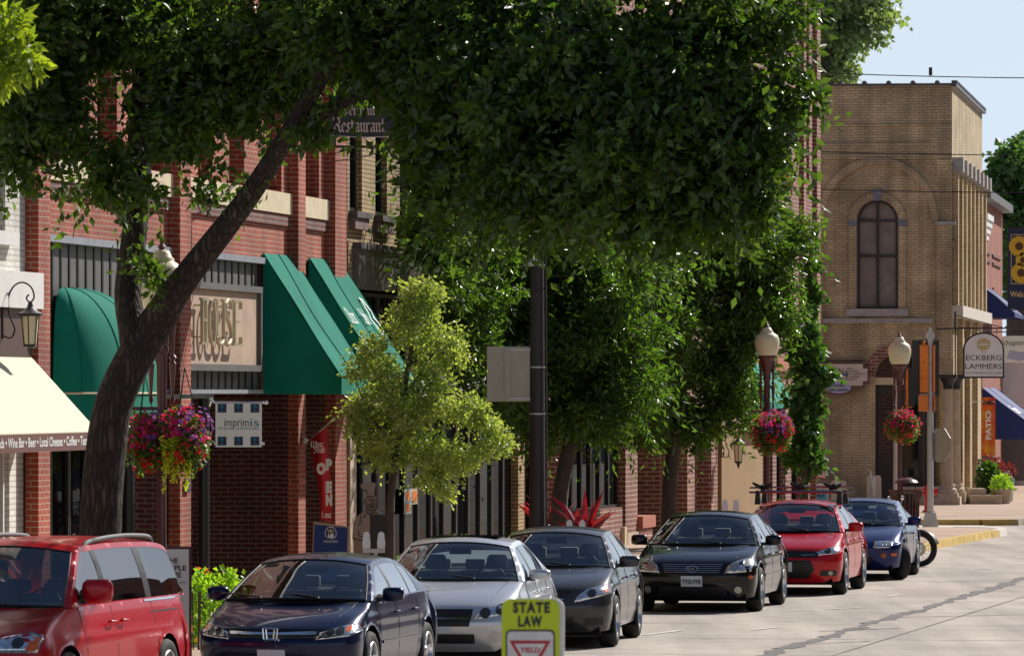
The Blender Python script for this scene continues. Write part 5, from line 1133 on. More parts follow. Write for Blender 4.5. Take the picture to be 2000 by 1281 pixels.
def lamp(label, base, zgl, zg2, arm=.33, rg=.25, twin=False):
    """acorn globe from zgl to zg2 on a fluted maroon column with turned brackets"""
    T = thing('street_lamp', label, 'street lamp', base, 0, 'acorn street lamps'); m = MB()
    z = zgl
    m.lathe([(0,0),(.14,0),(.14,.1),(.1,.16),(.085,.5),(.07,.6),(.055,.62),(.05,z-1.25),(.07,z-1.22),(.055,z-1.2),(.06,z-.5),(.08,z-.45),(.07,z-.4),(.12,z-.12),(.17,z-.05),(.17,z-.003),(0,z-.003)], n=16)
    m.build('column', M['brownpaint'], T, smooth=False)
    b = MB()
    for s_ in (-1, 1):
        b.lathe([(.01,-1.05),(.03,-1.0),(.015,-.95),(.03,-.75),(.04,-.6),(.02,-.57),(.045,-.53),(.02,-.5),(.03,-.3),(.045,-.12),(.0,-.06)], (s_*.12, 0, z), 8)
    b.box(-arm, arm, -.02, .02, z-1.12, z-1.08); b.build('bracket', M['brownpaint'], T)
    h = zg2-zgl; r = rg
    g = MB(); g.lathe([(r*.72,0),(r*.86,h*.12),(r*.98,h*.35),(r,h*.5),(r*.9,h*.66),(r*.62,h*.74),(r*.5,h*.77),(r*.52,h*.8),(r*.42,h*.84),(r*.36,h*.9),(r*.3,h*.93),(r*.1,h*.96),(0,h*.97)], (0,0,zgl), 28)
    g.build('globe', M['globe'], T, smooth=True)
    f_ = MB(); f_.lathe([(.03,h*.96),(.05,h),(.02,h*1.05),(.03,h*1.09),(0,h*1.14)], (0,0,zgl), 10); f_.build('finial', M['brownpaint'], T)
def lp(px, d): v = P(px, YH, d); v.z = ZG; return v
d = 65.3; b = lp(316, d); zz = lambda py, d: HC+(YH-py)*d/F
lamp('acorn street lamp half hidden behind the forked trunk of the big tree', b, zz(604,d)-ZG, zz(482,d)-ZG, rg=.27)
basket('petunia basket with a red side and trailing yellow vine by the near lamp', (P(362,862,d).x, d-.15, P(362,862,d).z), .31, .43, 5, 700, trail=True)
basket('shaded dark flower basket between the big tree trunk and the near lamp column', (P(284,866,d).x, d-.1, P(284,866,d).z), .25, .40, 6, 500)
d = 114.6; b = lp(1498, d)
lamp('acorn street lamp with its globe among leaves, middle lamp beside the vine column', b, zz(694,d)-ZG, zz(636,d)-ZG, rg=.245)
basket('round magenta over red flower basket on the middle street lamp', (P(1502,845,d).x, d-.55, P(1502,845,d).z), .46, .48, 15, 1000)
d = 135.0; b = lp(1757, d)
lamp('farthest acorn street lamp, cream globe in clear view before the tan corner building', b, zz(711,d)-ZG, zz(655,d)-ZG, rg=.265)
basket('mostly red flower basket on the farthest street lamp near the traffic signal', (P(1760,833,d).x, d-.55, P(1760,833,d).z), .47, .46, 25, 1000, cols=('magenta','red'))
# ------------------------------------------------------------------ tall dark pole with sign back
def tall_pole():
    d = 88.5; b = lp(1049, d); T = thing('utility_pole', 'tall dark bronze pole with a small grey box near its top', 'pole', b)
    zt = zz(430, d)-ZG
    m = MB(); m.lathe([(0,0),(.18,0),(.18,.3),(.13,.4),(.122,1.5),(.098,zt),(0,zt)], n=20); m.build('shaft', M['pole'], T, smooth=False)
    m = MB(); 
    for py in (518, 438, 717, 808): z = zz(py, d)-ZG; m.lathe([(.122,-.012),(.122,.012)], (0,0,z), 16)
    m.build('band', M['galv'], T)
    z = zz(505,d)-ZG; m = MB(); m.box(-.2,.02,-.26,-.14,z-.12,z+.12); mm_ = m.build('junction_box', M['galv'], T, bev=.01); MB().box(-.13,-.02,-.275,-.262,z-.08,z+.08).build('box_lid', M['white'], mm_)
    m = MB(); m.tube([(.13,-.05,zt),(.14,-.05,zt-3.2),(.14,-.05,.5)], .015, 6); m.tube([(-.1,-.14,z-.3),(0,-.16,z-.5),(.11,-.14,z-.45)], .012, 5); m.build('conduit', M['pole'], T)
    m = MB(); x0, x1 = -.14-.14, -.1; m.box(-.16,-.1,-.16,-.14,.35,.8); m.build('tape_frame', M['white'], T)
    T2 = thing('traffic_sign', 'weathered blank back of a square traffic sign fixed to the tall dark pole', 'sign', (b.x, b.y, 0))
    x0, x1 = (951-1049)*d/F, (1035-1049)*d/F; z0, z1 = zz(784,d), zz(677,d)
    q = MB(); q.box(x0, x1, -.03, -.018, z0, z1); q.build('plate', M['alu'], T2, bev=.004)
    q = MB(); xm = (x0+x1)/2; q.box(xm-.06, xm+.03, -.05, -.032, z0+.01, z1-.01); q.build('stiffener', M['alu'], T2)
    q = MB(); q.box(xm, -.1, -.045, -.031, z1-.06, z1-.03); q.box(xm, -.1, -.045, -.031, z0+.03, z0+.06); q.build('bracket', M['galv'], T2)
tall_pole()
# ------------------------------------------------------------------ signals, stop sign, hydrant, bin at the corner
def signal():
    d = 135.8; b = P(1817, YH, d); b.z = .0; T = thing('traffic_signal', 'grey signal pole on a concrete foot carrying orange signal housings with a black backplate', 'traffic signal', b)
    k = d/F; Z = lambda py: HC+(YH-py)*k
    m = MB(); m.lathe([(0,.4),(.075,.4),(.07,Z(650)),(0,Z(650))], n=16); m.build('pole', M['galv'], T, smooth=False)
    m = MB(); h = .95; 
    m.add([(-.19,-.19,.02),(.19,-.19,.02),(.19,.19,.02),(-.19,.19,.02),(-.12,-.12,.42),(.12,-.12,.42),(.12,.12,.42),(-.12,.12,.42)], [(0,1,5,4),(1,2,6,5),(2,3,7,6),(3,0,4,7),(4,5,6,7)]); m.build('foot', M['conc'], T, bev=.01)
    m = MB(); m.lathe([(0,0),(.1,0),(.1,.03),(0,.03)], (0,-.05,Z(655)), 12, 'y'); m.box(-.04,.04,-.04,.04,Z(650)+.03,Z(640)); m.build('detector', M['galv'], T)
    hb = MB(); x0, x1 = -21*k, -4*k; hb.box(x0, x1, -.12, .1, Z(766), Z(674)); hb.lathe([(0,0),(.07,0),(.03,.08),(0,.1)], ((x0+x1)/2, -.02, Z(674)), 8)
    for i in range(3): z = Z(674)-.18-.36*i; hb.box(x0+.02, x1-.02, -.14, -.121, z-.13, z+.13)
    hb.build('signal_housing', M['orange'], T, bev=.01)
    bp = MB(); bp.box(-36*k, -22*k, .0, .02, Z(772), Z(664)); bp.box(7*k, 17*k, .0, .02, Z(772), Z(664)); bp.box(-36*k, 17*k, .021, .035, Z(772), Z(664)); bp.build('backplate', M['black'], T)
    h2 = MB(); h2.box(5*k, 9*k, -.1, .1, Z(766), Z(674)); h2.build('signal_housing', M['orange'], T)
    h3 = MB(); h3.box(-23*k, -5*k, -.14, .1, Z(803), Z(771)); h3.box(2*k+.05, 9*k, -.1, .06, Z(803), Z(771)); h3.build('pedestrian_signal', M['orange'], T, bev=.01)
    ar = MB(); ar.box(-21*k, 9*k, -.02, .02, Z(770)-.02, Z(770)+.02); ar.build('arm', M['galv'], T)
    # stop sign seen from behind, nearly edge-on
    T2 = thing('stop_sign', 'grey back of an octagonal sign turned away on the signal pole', 'sign', (b.x+.0, b.y+.12, Z(869)), R(-52))
    o = MB(); o.prism([(.38*math.cos(R(22.5+45*i))+.36, .42*math.sin(R(22.5+45*i))) for i in range(8)], 'y', -.008, .008); o.build('plate', M['alu'], T2, fix=True)
M['conc'] = mat('concrete', (.5,.47,.42), .9, var=(6,.15), bump=(30,.3,.005))
signal()
def far_signal():
    d = 139.5; b = P(1752, YH, d); b.z = .012; T = thing('signal_pole', 'pale steel pole behind the farthest street lamp with a dark signal head beside it', 'pole', b); k = d/F; Z = lambda py: HC+(YH-py)*k
    m = MB(); m.lathe([(0,0),(.09,0),(.085,Z(700)),(0,Z(700))], n=14); m.build('shaft', M['galv'], T, smooth=False)
    m = MB(); m.box(22*k, 34*k, -.1, .1, Z(795), Z(718)); m.build('signal_head', M['black'], T)
    m = MB(); m.box(15*k, 21.5*k, -.08, .08, Z(792), Z(722)); m.box(0, 30*k, -.02, .02, Z(797), Z(794.5)); m.build('housing', M['orange'], T)
far_signal()
def hydrant():
    b = P(1815, YH, 149.6); b.z = ZG; T = thing('fire_hydrant', 'red fire hydrant behind the grey signal pole', 'hydrant', (b.x-.02, b.y, b.z))
    m = MB(); m.lathe([(0,0),(.16,0),(.16,.05),(.11,.06),(.11,.42),(.15,.44),(.15,.48),(.13,.5),(.13,.6),(.09,.68),(.04,.71),(.04,.77),(0,.77)], n=18); m.build('barrel', M['hydrant'], T)
    m = MB(); m.lathe([(0,-.24),(.08,-.24),(.08,.24),(0,.24)], (0,0,.53), 12, 'x'); m.lathe([(0,-.2),(.1,-.2),(.1,0)], (0,0,.5), 12, 'y'); m.build('cap', M['hydrant'], T)
    tag(MB().lathe([(0,.0),(.35,0),(.35,.008),(0,.008)], (P(1835,980,1).x, 1, 1)).build('x', None), 'x') if False else None
hydrant()
def bin_():
    b = P(1770, YH, 131.0); b.z = ZG; T = thing('litter_bin', 'brown slatted metal litter bin with a domed lid on stalks', 'litter bin', b)
    m = MB(); n = 22
    for i in range(n):
        a = 2*math.pi*i/n; c, s_ = math.cos(a), math.sin(a)
        m.tube([(.27*c,.27*s_,.05), (.28*c,.28*s_,.6), (.37*c,.37*s_,.86)], .016, 4)
    for r, z in ((.27,.06),(.37,.86)): m.lathe([(r-.015,z-.015),(r+.02,z-.015),(r+.02,z+.02),(r-.015,z+.02),(r-.015,z-.015)], n=24)
    m.build('basket', M['brownpaint'], T); MB().lathe([(0,.05),(.24,.05),(.25,.8),(0,.8)], n=16).build('liner', M['black'], T)
    l = MB(); l.lathe([(0,1.16),(.1,1.15),(.22,1.10),(.27,1.05),(.27,1.03),(0,1.03)], n=20)
    for a in (0, 2.1, 4.2): l.tube([(.2*math.cos(a),.2*math.sin(a),.8),(.2*math.cos(a),.2*math.sin(a),1.04)], .012, 5)
    l.build('lid', M['brownpaint'], T)
bin_()
def meter(px, py, d, label):
    b = lp(px, d); T = thing('parking_meter', label, 'parking meter', b, 0, 'twin parking meters'); h = zz(py, d)-ZG
    m = MB(); m.lathe([(0,0),(.03,0),(.03,h-.3),(0,h-.3)], n=10); m.box(-.17,.13,-.05,.05,h-.3,h-.245); m.build('post', M['galv'], T)
    for sx in (-.12, .08):
        q = MB(); q.prism([(sx-.05,h-.24),(sx+.05,h-.24),(sx+.055,h-.16),(sx+.045,h-.08)]+[(sx+.045*math.cos(t),h-.07+.06*math.sin(t)) for t in np.linspace(.2,math.pi-.2,8)]+[(sx-.045,h-.08),(sx-.055,h-.16)], 'y', -.05, .05); q.build('meter_head', M['alloy'], T, fix=True)
meter(733, 1036, 80.0, 'twin silver parking meter in front of the chef board'); meter(1127, 1014, 91.0, 'twin silver parking meter by the crimson leaved planter'); meter(1429, 974, 107.0, 'twin silver parking meter in front of the stucco portal')
# ------------------------------------------------------------------ signs and boards along the pavement
def imprimis():
    d = 73.5; k = d/F; T = thing('hanging_sign', 'white square imprimis sign with six dark blue picture squares on a silver rod', 'sign', P(467, YH, d)*1.0, 0); T.location.z = 0
    X = lambda px: (px-467)*k; Z = lambda py: HC+(YH-py)*k
    MB().box(X(421), X(511), -.02, .0, Z(873), Z(787)).build('board', M['signgrey'], T)
    q = MB(); s = MB()
    for px in (434, 466, 498):
        for py in (797, 861): q.box(X(px-8.5), X(px+8.5), -.024, -.021, Z(py+8.5), Z(py-8.5))
    sq = q.build('picture_squares', M['navy'], T)
    for j, (px, py) in enumerate(((434,797),(466,797),(498,797),(434,861),(466,861),(498,861))):
        c = (X(px), Z(py)); s.add([(c[0]+.018*math.cos(a), -.027, c[1]+.03+.018*math.sin(a)) for a in np.linspace(0,2*math.pi,9)[:-1]], [tuple(range(8))])
        for (a, b) in (((0,.01),(0,-.03)),((0,0),(-.035,.015+.01*(j % 3))),((0,0),(.035,.015)),((0,-.03),(-.03,-.05)),((0,-.03),(.03,-.05))): s.tube([(c[0]+a[0],-.0275,c[1]+a[1]),(c[0]+b[0],-.0275,c[1]+b[1])], .006, 4)
    s.build('figures', M['tealink'], sq)
    t = MB(); put2d(t, text2d('imprim', .145, 0, (X(486)-X(438))), (X(438), -.023, Z(832)), (1,0,0), (0,0,1)); t.build('lettering', M['ink'], T)
    t = MB(); put2d(t, text2d('is', .145, 0, X(506)-X(489)), (X(489), -.023, Z(832)), (1,0,0), (0,0,1)); put2d(t, text2d('chiropractic...in the first place', .055, 0, X(506)-X(425)), (X(425), -.023, Z(838.5)), (1,0,0), (0,0,1)); t.build('lettering', M['tealink'], T)
    r = MB(); r.tube([(X(416),0,Z(785.5)),(X(513),0,Z(785.5))], .011, 8); r.sph((X(520),0,Z(786)), .026); r.sph((X(515),0,Z(786)), .02); r.tube([(X(418),0,Z(866)),(X(513),0,Z(866))], .008, 8); r.sph((X(514),0,Z(866)), .02)
    r.tube([(X(417),0,Z(785)),(X(411),.1,Z(778)),(X(409),.25,Z(778))], .018, 6); r.tube([(X(409),.2,Z(778)),(X(411),.1,Z(785)),(X(408),.15,Z(793))], .012, 6); r.tube([(X(419),0,Z(866)),(X(412),.1,Z(862)),(X(409),.2,Z(868))], .016, 6); r.build('rod', M['chrome'], T)
M['signgrey'] = mat('white_sign_board', (.78,.77,.75), .6); M['tealink'] = mat('teal_ink', (.02,.16,.25), .6)
imprimis()
def purple_board():
    d = 66.3; k = d/F; b = lp(349, d); T = thing('sandwich_board', 'white sandwich board with a dark border reading THE PURPLE TREE', 'sandwich board', b, R(4))
    zt = zz(1067,d)-ZG; x0, x1 = -(349-308)*k, (374-349)*k
    lean = .10; 
    def P3(x, z, o=0): return (x, -.28+z*.24+o-.0, z)
    m = MB(); m.add([P3(x0,.02),P3(x1,.02),P3(x1,zt),P3(x0,zt),P3(x0,.02,.02),P3(x1,.02,.02),P3(x1,zt,.02),P3(x0,zt,.02)], [(0,1,2,3),(7,6,5,4),(0,4,5,1),(1,5,6,2),(2,6,7,3),(3,7,4,0)]); m.build('front_board', M['brownpaint'], T)
    m = MB(); g = .03; m.add([P3(x0+g,.05,-.004),P3(x1-g,.05,-.004),P3(x1-g,zt-g,-.004),P3(x0+g,zt-g,-.004)], [(0,1,2,3)]); m.build('poster', M['signgrey'], T)
    m = MB(); m.add([(x0+.0,.3,.02),(x1+.0,.3,.02),(x1,.04,zt-.01),(x0,.04,zt-.01),(x0,.32,.02),(x1,.32,.02),(x1,.06,zt-.01),(x0,.06,zt-.01)], [(0,1,2,3),(7,6,5,4),(1,5,6,2),(3,7,4,0),(2,6,7,3),(0,4,5,1)]); m.build('rear_board', M['white'], T)
    t = MB(); u = Vector((0,.24,1)).normalized()
    for s_, xx, w_, py in (('THE', 323.5, 24, 1099), ('PURPLE', 311, 53, 1113), ('TREE', 326, 28, 1126.5)): put2d(t, text2d(s_, .082, .002, w_*k), P3((xx-349)*k, zz(py,d)-ZG, -.007), (1,0,0), u)
    t.build('lettering', M['ink'], T)
    t = MB(); zb = zz(1137,d)-ZG; t.box(x0+.12, x1-.06, P3(0,zb)[1]-.012, P3(0,zb)[1]-.008, zb, zb+.006); t.build('rule', M['ink'], T)
purple_board()
def hb_board():
    d = 84.0; b = lp(647, d); k = d/F; T = thing('sandwich_board', 'blue beer sandwich board with a crowned oval emblem and pale wooden frame', 'sandwich board', b, R(0)); X = lambda px: (px-647)*k; Z = lambda py: zz(py,d)-ZG
    zt, zb = Z(1019), .02
    m = MB(); m.add([(X(607),-.2,zb),(X(681),-.2,zb),(X(682),0,zt-.06),(X(612),0,zt),(X(607),-.17,zb),(X(681),-.17,zb),(X(682),.03,zt-.06),(X(612),.03,zt)], [(0,1,2,3),(7,6,5,4),(0,4,5,1),(1,5,6,2),(2,6,7,3),(3,7,4,0)]); m.build('frame', M['woodboard'], T)
    def y(z): return -.2+.2*z/zt
    za, zc = Z(1064), Z(1024)
    m = MB(); m.add([(X(611),y(.4)-.006,.4),(X(677),y(.4)-.006,.4),(X(679),y(zc)-.006,zc-.05),(X(614.5),y(zc)-.006,zc)], [(0,1,2,3)]); m.build('panel', M['hbblue'], T)
    e = MB(); c = (X(646), Z(1041)); n = 30; w_ = .012
    for i in range(n):
        a, b_ = 2*math.pi*i/n, 2*math.pi*(i+1)/n
        e.add([(c[0]+r1*.083*math.cos(t), y(c[1])-.012, c[1]+r1*.098*math.sin(t)) for r1, t in ((1,a),(1,b_),(.9,b_),(.9,a))], [(0,1,2,3)])
    put2d(e, text2d('HB', .09, .006, .09, 'CENTER', .2), (c[0], y(c[1])-.014, c[1]-.07), (1,0,0), (0,0,1)); put2d(e, text2d('M\u00dcNCHEN', .05, 0, .2, 'CENTER'), (c[0], y(Z(1058))-.012, Z(1059)), (1,0,0), (0,0,1)); e.build('lettering', M['whitetext'], T)
    e = MB(); e.add([(c[0]-.04,y(c[1])-.013,c[1]+.015),(c[0]+.04,y(c[1])-.013,c[1]+.015),(c[0]+.045,y(c[1])-.013,c[1]+.05),(c[0]+.02,y(c[1])-.013,c[1]+.04),(c[0],y(c[1])-.013,c[1]+.075),(c[0]-.02,y(c[1])-.013,c[1]+.04),(c[0]-.045,y(c[1])-.013,c[1]+.05)], [tuple(range(7))]); e.build('crown_emblem', M['gold'], T)
    m = MB(); m.add([(X(612),.12,zb),(X(686),.3,zb),(X(684),.06,zt-.07),(X(614),.04,zt-.01)], [(0,1,2,3)]); m.build('rear_board', M['woodboard'], T)
M['hbblue'] = mat('deep_blue_panel', (.015,.035,.19), .35)
hb_board()
def red_flag():
    d = 84.5; k = d/F; T = thing('banner_flag', 'long red feather flag with white lettering on a rod from the brick pier', 'flag', P(640, YH, d)*1.0, 0); T.location.z = 0; X = lambda px: (px-640)*k; Z = lambda py: HC+(YH-py)*k
    m = MB(); m.tube([(X(598),.3,Z(862)),(X(606),.05,Z(858)),(X(652),-.25,Z(818))], .011, 6); m.sph((X(652),-.25,Z(818)), .03); m.box(X(592),X(598),.2,.4,Z(866),Z(856)); m.build('rod', M['galv'], T)
    L = [(604,858),(609,885),(614,915),(620,945),(624,975),(625,1016)]; Rr = [(640,832),(640,868),(643,905),(646,945),(648,980),(649,1018)]; m = MB(); n = 8; vs = []
    for (a, b) in zip(cr(L,4), cr(Rr,4)):
        for i in range(n+1):
            t = i/n; vs.append((X(a[0]+(b[0]-a[0])*t), -.03*math.sin(t*5+a[1]*.02)-.06*(1-abs(2*t-1.2)), Z(a[1]+(b[1]-a[1])*t)))
    r = len(vs)//(n+1); m.add(vs, [(j*(n+1)+i, j*(n+1)+i+1, (j+1)*(n+1)+i+1, (j+1)*(n+1)+i) for j in range(r-1) for i in range(n)]); m.build('cloth', M['flag_red'], T, smooth=True)
    t = MB(); black(t, 'Winz', .085, (X(607.5),-.13,Z(873)), (1,0,.05), (0,0,1), 1.0, .15); black(t, 'Stub', .085, (X(612.5),-.13,Z(884)), (1,0,.05), (0,0,1), 1.0, .15)
    put2d(t, text2d('O', .2, .015, .13), (X(619),-.135,Z(924)), (1,0,0), (0,0,1))
    for s_, py in (('P', 918), ('E', 962), ('N', 987)): put2d(t, text2d(s_, .2, .016, .09), (X(637),-.135,Z(py-2)), (1,0,0), (0,0,1))
    black(t, 'Lunc', .09, (X(628.5),-.13,Z(1010)), (1,0,0), (0,0,1), .8, .15); t.build('lettering', M['whitetext'], T)
red_flag()
def chef():
    d = 87.0; b = lp(722, d); k = d/F; T = thing('chef_cutout', 'painted board of a smiling cook in a tall hat holding a blackboard', 'cut-out sign', b); X = lambda px: (px-722)*k; Z = lambda py: zz(py,d)-ZG
    out = [(692,1130),(690,1060),(688,1050),(690,1020),(700,1005),(712,996),(716,990),(712,985),(712,975),(716,968),(715,962),(706,955),(705,948),(712,944),(722,943),(732,945),(734,952),(732,960),(731,968),(736,975),(737,985),(735,996),(744,1003),(746,1006),(765,1006),(771,1006),(775,1012),(771,1022),(768,1036),(766,1050),(764,1130)]
    m = MB(); m.prism([(X(a), Z(b_) if b_ < 1125 else 0.0) for a, b_ in out], 'y', 0, .025); m.build('body_board', M['chefskin'], T, fix=True)
    m = MB(); m.box(X(723),X(763),-.012,-.002,.25,Z(1005)); bb = m.build('blackboard', M['black'], T)
    m = MB(); m.prism([(X(a),Z(b_)) for a, b_ in [(703,950),(706,944),(714,942),(722,941),(733,943),(735,950),(731,956),(731,969),(716,970),(716,958),(708,955)]], 'y', -.008, -.002); m.build('hat', M['chefwhite'], T, fix=True)
    m = MB(); m.prism([(X(a),Z(b_)) for a, b_ in [(690,1022),(702,1006),(714,997),(722,1003),(723,1060),(712,1056),(690,1049)]], 'y', -.007, -.002); m.build('jacket', M['chefwhite'], T, fix=True)
    l = MB()
    def ln(*pts, r=.006): l.tube([(X(a),-.012,Z(b_)) for a, b_ in pts], r, 4)
    ln((703,950),(706,956),(716,958),(716,970),(731,969)); ln((713,972),(712,982),(716,985),(714,994)); ln((720,976),(724,975)); ln((729,975),(733,976)); ln((726,977),(729,982),(725,983)); ln((719,985),(726,988),(733,984)); ln((722,990),(728,991),(732,988)); ln((716,990),(722,997),(732,996),(737,988)); ln((734,950),(733,968),(737,976),(737,990)); ln((714,997),(720,1004),(732,999),(742,1004)); ln((706,1005),(703,1018)); ln((702,1036),(700,1045),(712,1050)); ln((690,1050),(710,1056)); ln((767,1008),(774,1010)); ln((767,1014),(773,1016)); ln((766,1019),(771,1022)); ln((714,1004),(711,1012)); ln((700,1026),(708,1018),r=.004)
    l.build('drawn_lines', M['ink'], T)
    m = MB(); m.box(X(700),X(760),.03,.06,0,.5); m.build('prop', M['woodboard'], T)
M['chefskin'] = mat('painted_board_tan', (.30,.22,.17), .7); M['chefwhite'] = mat('painted_board_cream', (.36,.29,.24), .7)
chef()
def restaurant_sign():
    d = 80.0; k = d/F; T = thing('hanging_sign', 'dark oval German Restaurant sign in pale black letter, hung high over the awnings', 'sign', P(715, YH, d)*1.0, 0); T.location.z = 0; X = lambda px: (px-715)*k; Z = lambda py: HC+(YH-py)*k
    n = 26; poly = [(X(715)+.72*math.cos(t), Z(225)+.42*math.sin(t)*(1 if math.sin(t) < 0 else .8)) for t in np.linspace(0, 2*math.pi, n+1)[:-1]]
    poly = [(X(640),Z(268)),(X(790),Z(268))]+[(X(715)+.525*math.cos(t), Z(255)+.62*math.sin(t)) for t in np.linspace(.2, math.pi-.2, 16)]
    m = MB(); m.prism(poly, 'y', -.03, .03); m.build('board', M['black'], T, fix=True)
    t = MB(); black(t, 'German', .14, (X(666),-.034,Z(225)), (1,0,0), (0,0,1), 1.0, .15); black(t, 'Restaurant', .19, (X(649),-.034,Z(258)), (1,0,0), (0,0,1), .82, .15); t.build('lettering', M['letterpale'], T)
    m = MB(); pts = [(X(640)+(X(790)-X(640))*i/10, -.04, Z(262)-.03*math.sin(math.pi*i/10)-.015) for i in range(11)]; m.tube(pts, .007, 5); m.build('rim', M['galv'], T)
    b = MB(); zb = Z(287); b.tube([(X(560),.0,zb),(X(860),.0,zb)], .02, 6); b.tube([(X(655),0,zb),(X(655),0,Z(268))], .012, 5); b.tube([(X(780),0,zb),(X(780),0,Z(268))], .012, 5)
    b.tube([(X(540),1.6,zb),(X(560),.0,zb)], .02, 6)
    b.tube([(X(790),0,Z(262)),(X(850),0,zb+.01)], .01, 5); q = cr([(X(650),0,zb-.2),(X(700),0,zb-.15),(X(760),0,zb-.06),(X(820),0,zb-.03)],4); b.tube(q, .007, 5)
    sp = [(X(658)+.035*(1-.1*i)*math.cos(i*.7), 0, zb-.1+.035*(1-.1*i)*math.sin(i*.7)) for i in range(9)]; b.tube(sp, .006, 5); b.build('bracket', M['black'], T)
    g = MB(); g.box(X(655), X(682), .0, .04, Z(152), Z(146)); g.box(X(760), X(772), .0, .04, Z(166), Z(163)); 
    T2 = thing('hanging_sign', 'upper dark sign with a green stripe glimpsed between leaves above the restaurant sign', 'sign', P(715, YH, d+.5)*1.0, 0); T2.location.z = 0
    MB().box(X(650), X(775), .0, .05, Z(192), Z(128)).build('board', M['black'], T2); MB().box(X(650), X(775), -.006, -.001, Z(155), Z(146)).build('stripe', M['green2'], T2)
    h = MB(); h.tube([(X(700),.02,Z(128)),(X(700),.02,Z(60)),(X(700),2.5,Z(60))], .02, 6); h.tube([(X(700),.02,Z(192)),(X(700),-.0,Z(215))], .015, 6); h.build('hanger', M['black'], T2)
M['letterpale'] = mat('pale_lettering', (.52,.45,.40), .6)
restaurant_sign()
def yield_sign():
    d = 28.4; k = d/F; b = P(1041, YH, d); b.z = 0; T = thing('crosswalk_sign', 'worn fluorescent yellow green STATE LAW yield sign standing in the road in the foreground', 'sign', b, R(-3)); X = lambda px: (px-1041)*k; Z = lambda py: HC+(YH-py)*k
    def rr(x0, x1, z0, z1, r, n=6):
        pts = []
        for cx, cz, a0 in ((x1-r,z0+r,-90),(x1-r,z1-r,0),(x0+r,z1-r,90),(x0+r,z0+r,180)):
            pts += [(cx+r*math.cos(R(a0+90*i/n)), cz+r*math.sin(R(a0+90*i/n))) for i in range(n+1)]
        return pts
    zt = Z(1168); zb = zt-1.0
    m = MB(); m.prism(rr(X(982), X(1102), zb, zt, .05), 'y', .0, .035); m.build('panel', M['whitepanel'], T, fix=True)
    m = MB(); m.prism(rr(X(980), X(1093), zb+.01, zt-.003, .045), 'y', -.006, -.001); m.build('face', M['fluo'], T, fix=True)
    t = MB(); put2d(t, text2d('STATE', .068, .0035, X(1074)-X(1002), spacing=1.25), (X(1002), -.009, Z(1195)), (1,0,0), (0,0,1)); put2d(t, text2d('LAW', .068, .0035, X(1059)-X(1012), spacing=1.25), (X(1012), -.009, Z(1222)), (1,0,0), (0,0,1)); t.build('lettering', M['ink'], T)
    w1 = Z(1229); m = MB(); m.prism(rr(X(988), X(1084), zb+.08, w1, .025), 'y', -.010, -.0065); m.build('inset_border', M['ink'], T, fix=True)
    m = MB(); m.prism(rr(X(991), X(1081), zb+.09, w1-.008, .02), 'y', -.0135, -.0105); m.build('inset', M['whitepanel'], T, fix=True)
    y = MB(); a, b_, c = (X(995), Z(1250)), (X(1076), Z(1250)), (X(1035.5), Z(1250)-.175); y.prism([a, b_, c], 'y', -.0165, -.014); y.build('yield_triangle', M['signred'], T, fix=True)
    cx = X(1035.5); y = MB(); y.prism([(X(1005), Z(1256)), (X(1066), Z(1256)), (cx, Z(1250)-.14)], 'y', -.0195, -.017); y.build('triangle_field', M['whitepanel'], T, fix=True)
    t = MB(); put2d(t, text2d('YIELD', .035, .001, .098, 'CENTER'), (cx, -.021, Z(1273)), (1,0,0), (0,0,1)); t.build('lettering', M['signred'], T)
    p = MB(); p.box(-.03,.03,.005,.03,0.05,zb); p.box(-.25,.25,-.25,.25,0,.05); p.build('stand', M['rubber'], T)
mm = mat('fluorescent_yellow_green', (.50,.58,.01), .6); M['fluo'] = mm; nt = mm.node_tree; tc = nt.nodes.new('ShaderNodeTexCoord'); nz = nt.nodes.new('ShaderNodeTexNoise'); nz.inputs['Scale'].default_value = 9; nz.inputs['Detail'].default_value = 4
rp = nt.nodes.new('ShaderNodeValToRGB'); rp.color_ramp.elements[0].position = .63; rp.color_ramp.elements[0].color = (.50,.60,.01,1); rp.color_ramp.elements[1].position = .645; rp.color_ramp.elements[1].color = (.42,.38,.38,1)
nt.links.new(tc.outputs['Object'], nz.inputs[0]); nt.links.new(nz.outputs[0], rp.inputs[0]); nt.links.new(rp.outputs[0], nt.nodes['Principled BSDF'].inputs[0])
M['whitepanel'] = mat('scuffed_white_panel', (.62,.6,.58), .6, var=(12,.12)); M['signred'] = mat('sign_red', (.45,.01,.015), .5)
yield_sign()
# ------------------------------------------------------------------ planting
def clump(name, label, c, rx, ry, rz, leafm, n, size, seed, cat='plant', aspect=.4, group=None):
    T = thing(name, label, cat, c, 0, group); rs = np.random.RandomState(seed)
    p, q = blob_points([(0,0,rz*.45,rx,ry,rz*.6)], n, rs, .5); p, q = clusters(p, q, 4, rs, size*.7); leaf_mesh('foliage', p, q, size, M[leafm], T, aspect, .3, seed, .5, -.1)
    m = MB()
    for i in range(6): a = rs.uniform(-1, 1, 2); m.tube([(a[0]*rx*.5, a[1]*ry*.5, 0), (a[0]*rx*.7, a[1]*ry*.7, rz*.6)], .008, 4)
    m.build('stems', M['bark2'], T); return T
d = 71.5; c = P(405, YH, d); c.z = ZG
M['leaf_bright'] = leafmat('leaf_bright', (.13,.25,.02), (.26,.42,.05), .35)
clump('leafy_plant', 'low mound of bright lime leaves between the sandwich board and the navy sedan', (c.x+.1, d, ZG), .70, .5, .86, 'leaf_bright', 620, .07, 3)
clump('flowering_plant', 'small orange flowered plant by the black post behind the sandwich board', (P(383,YH,70).x, 70, ZG), .16, .2, 1.15, 'orange_fl', 12, .035, 4)
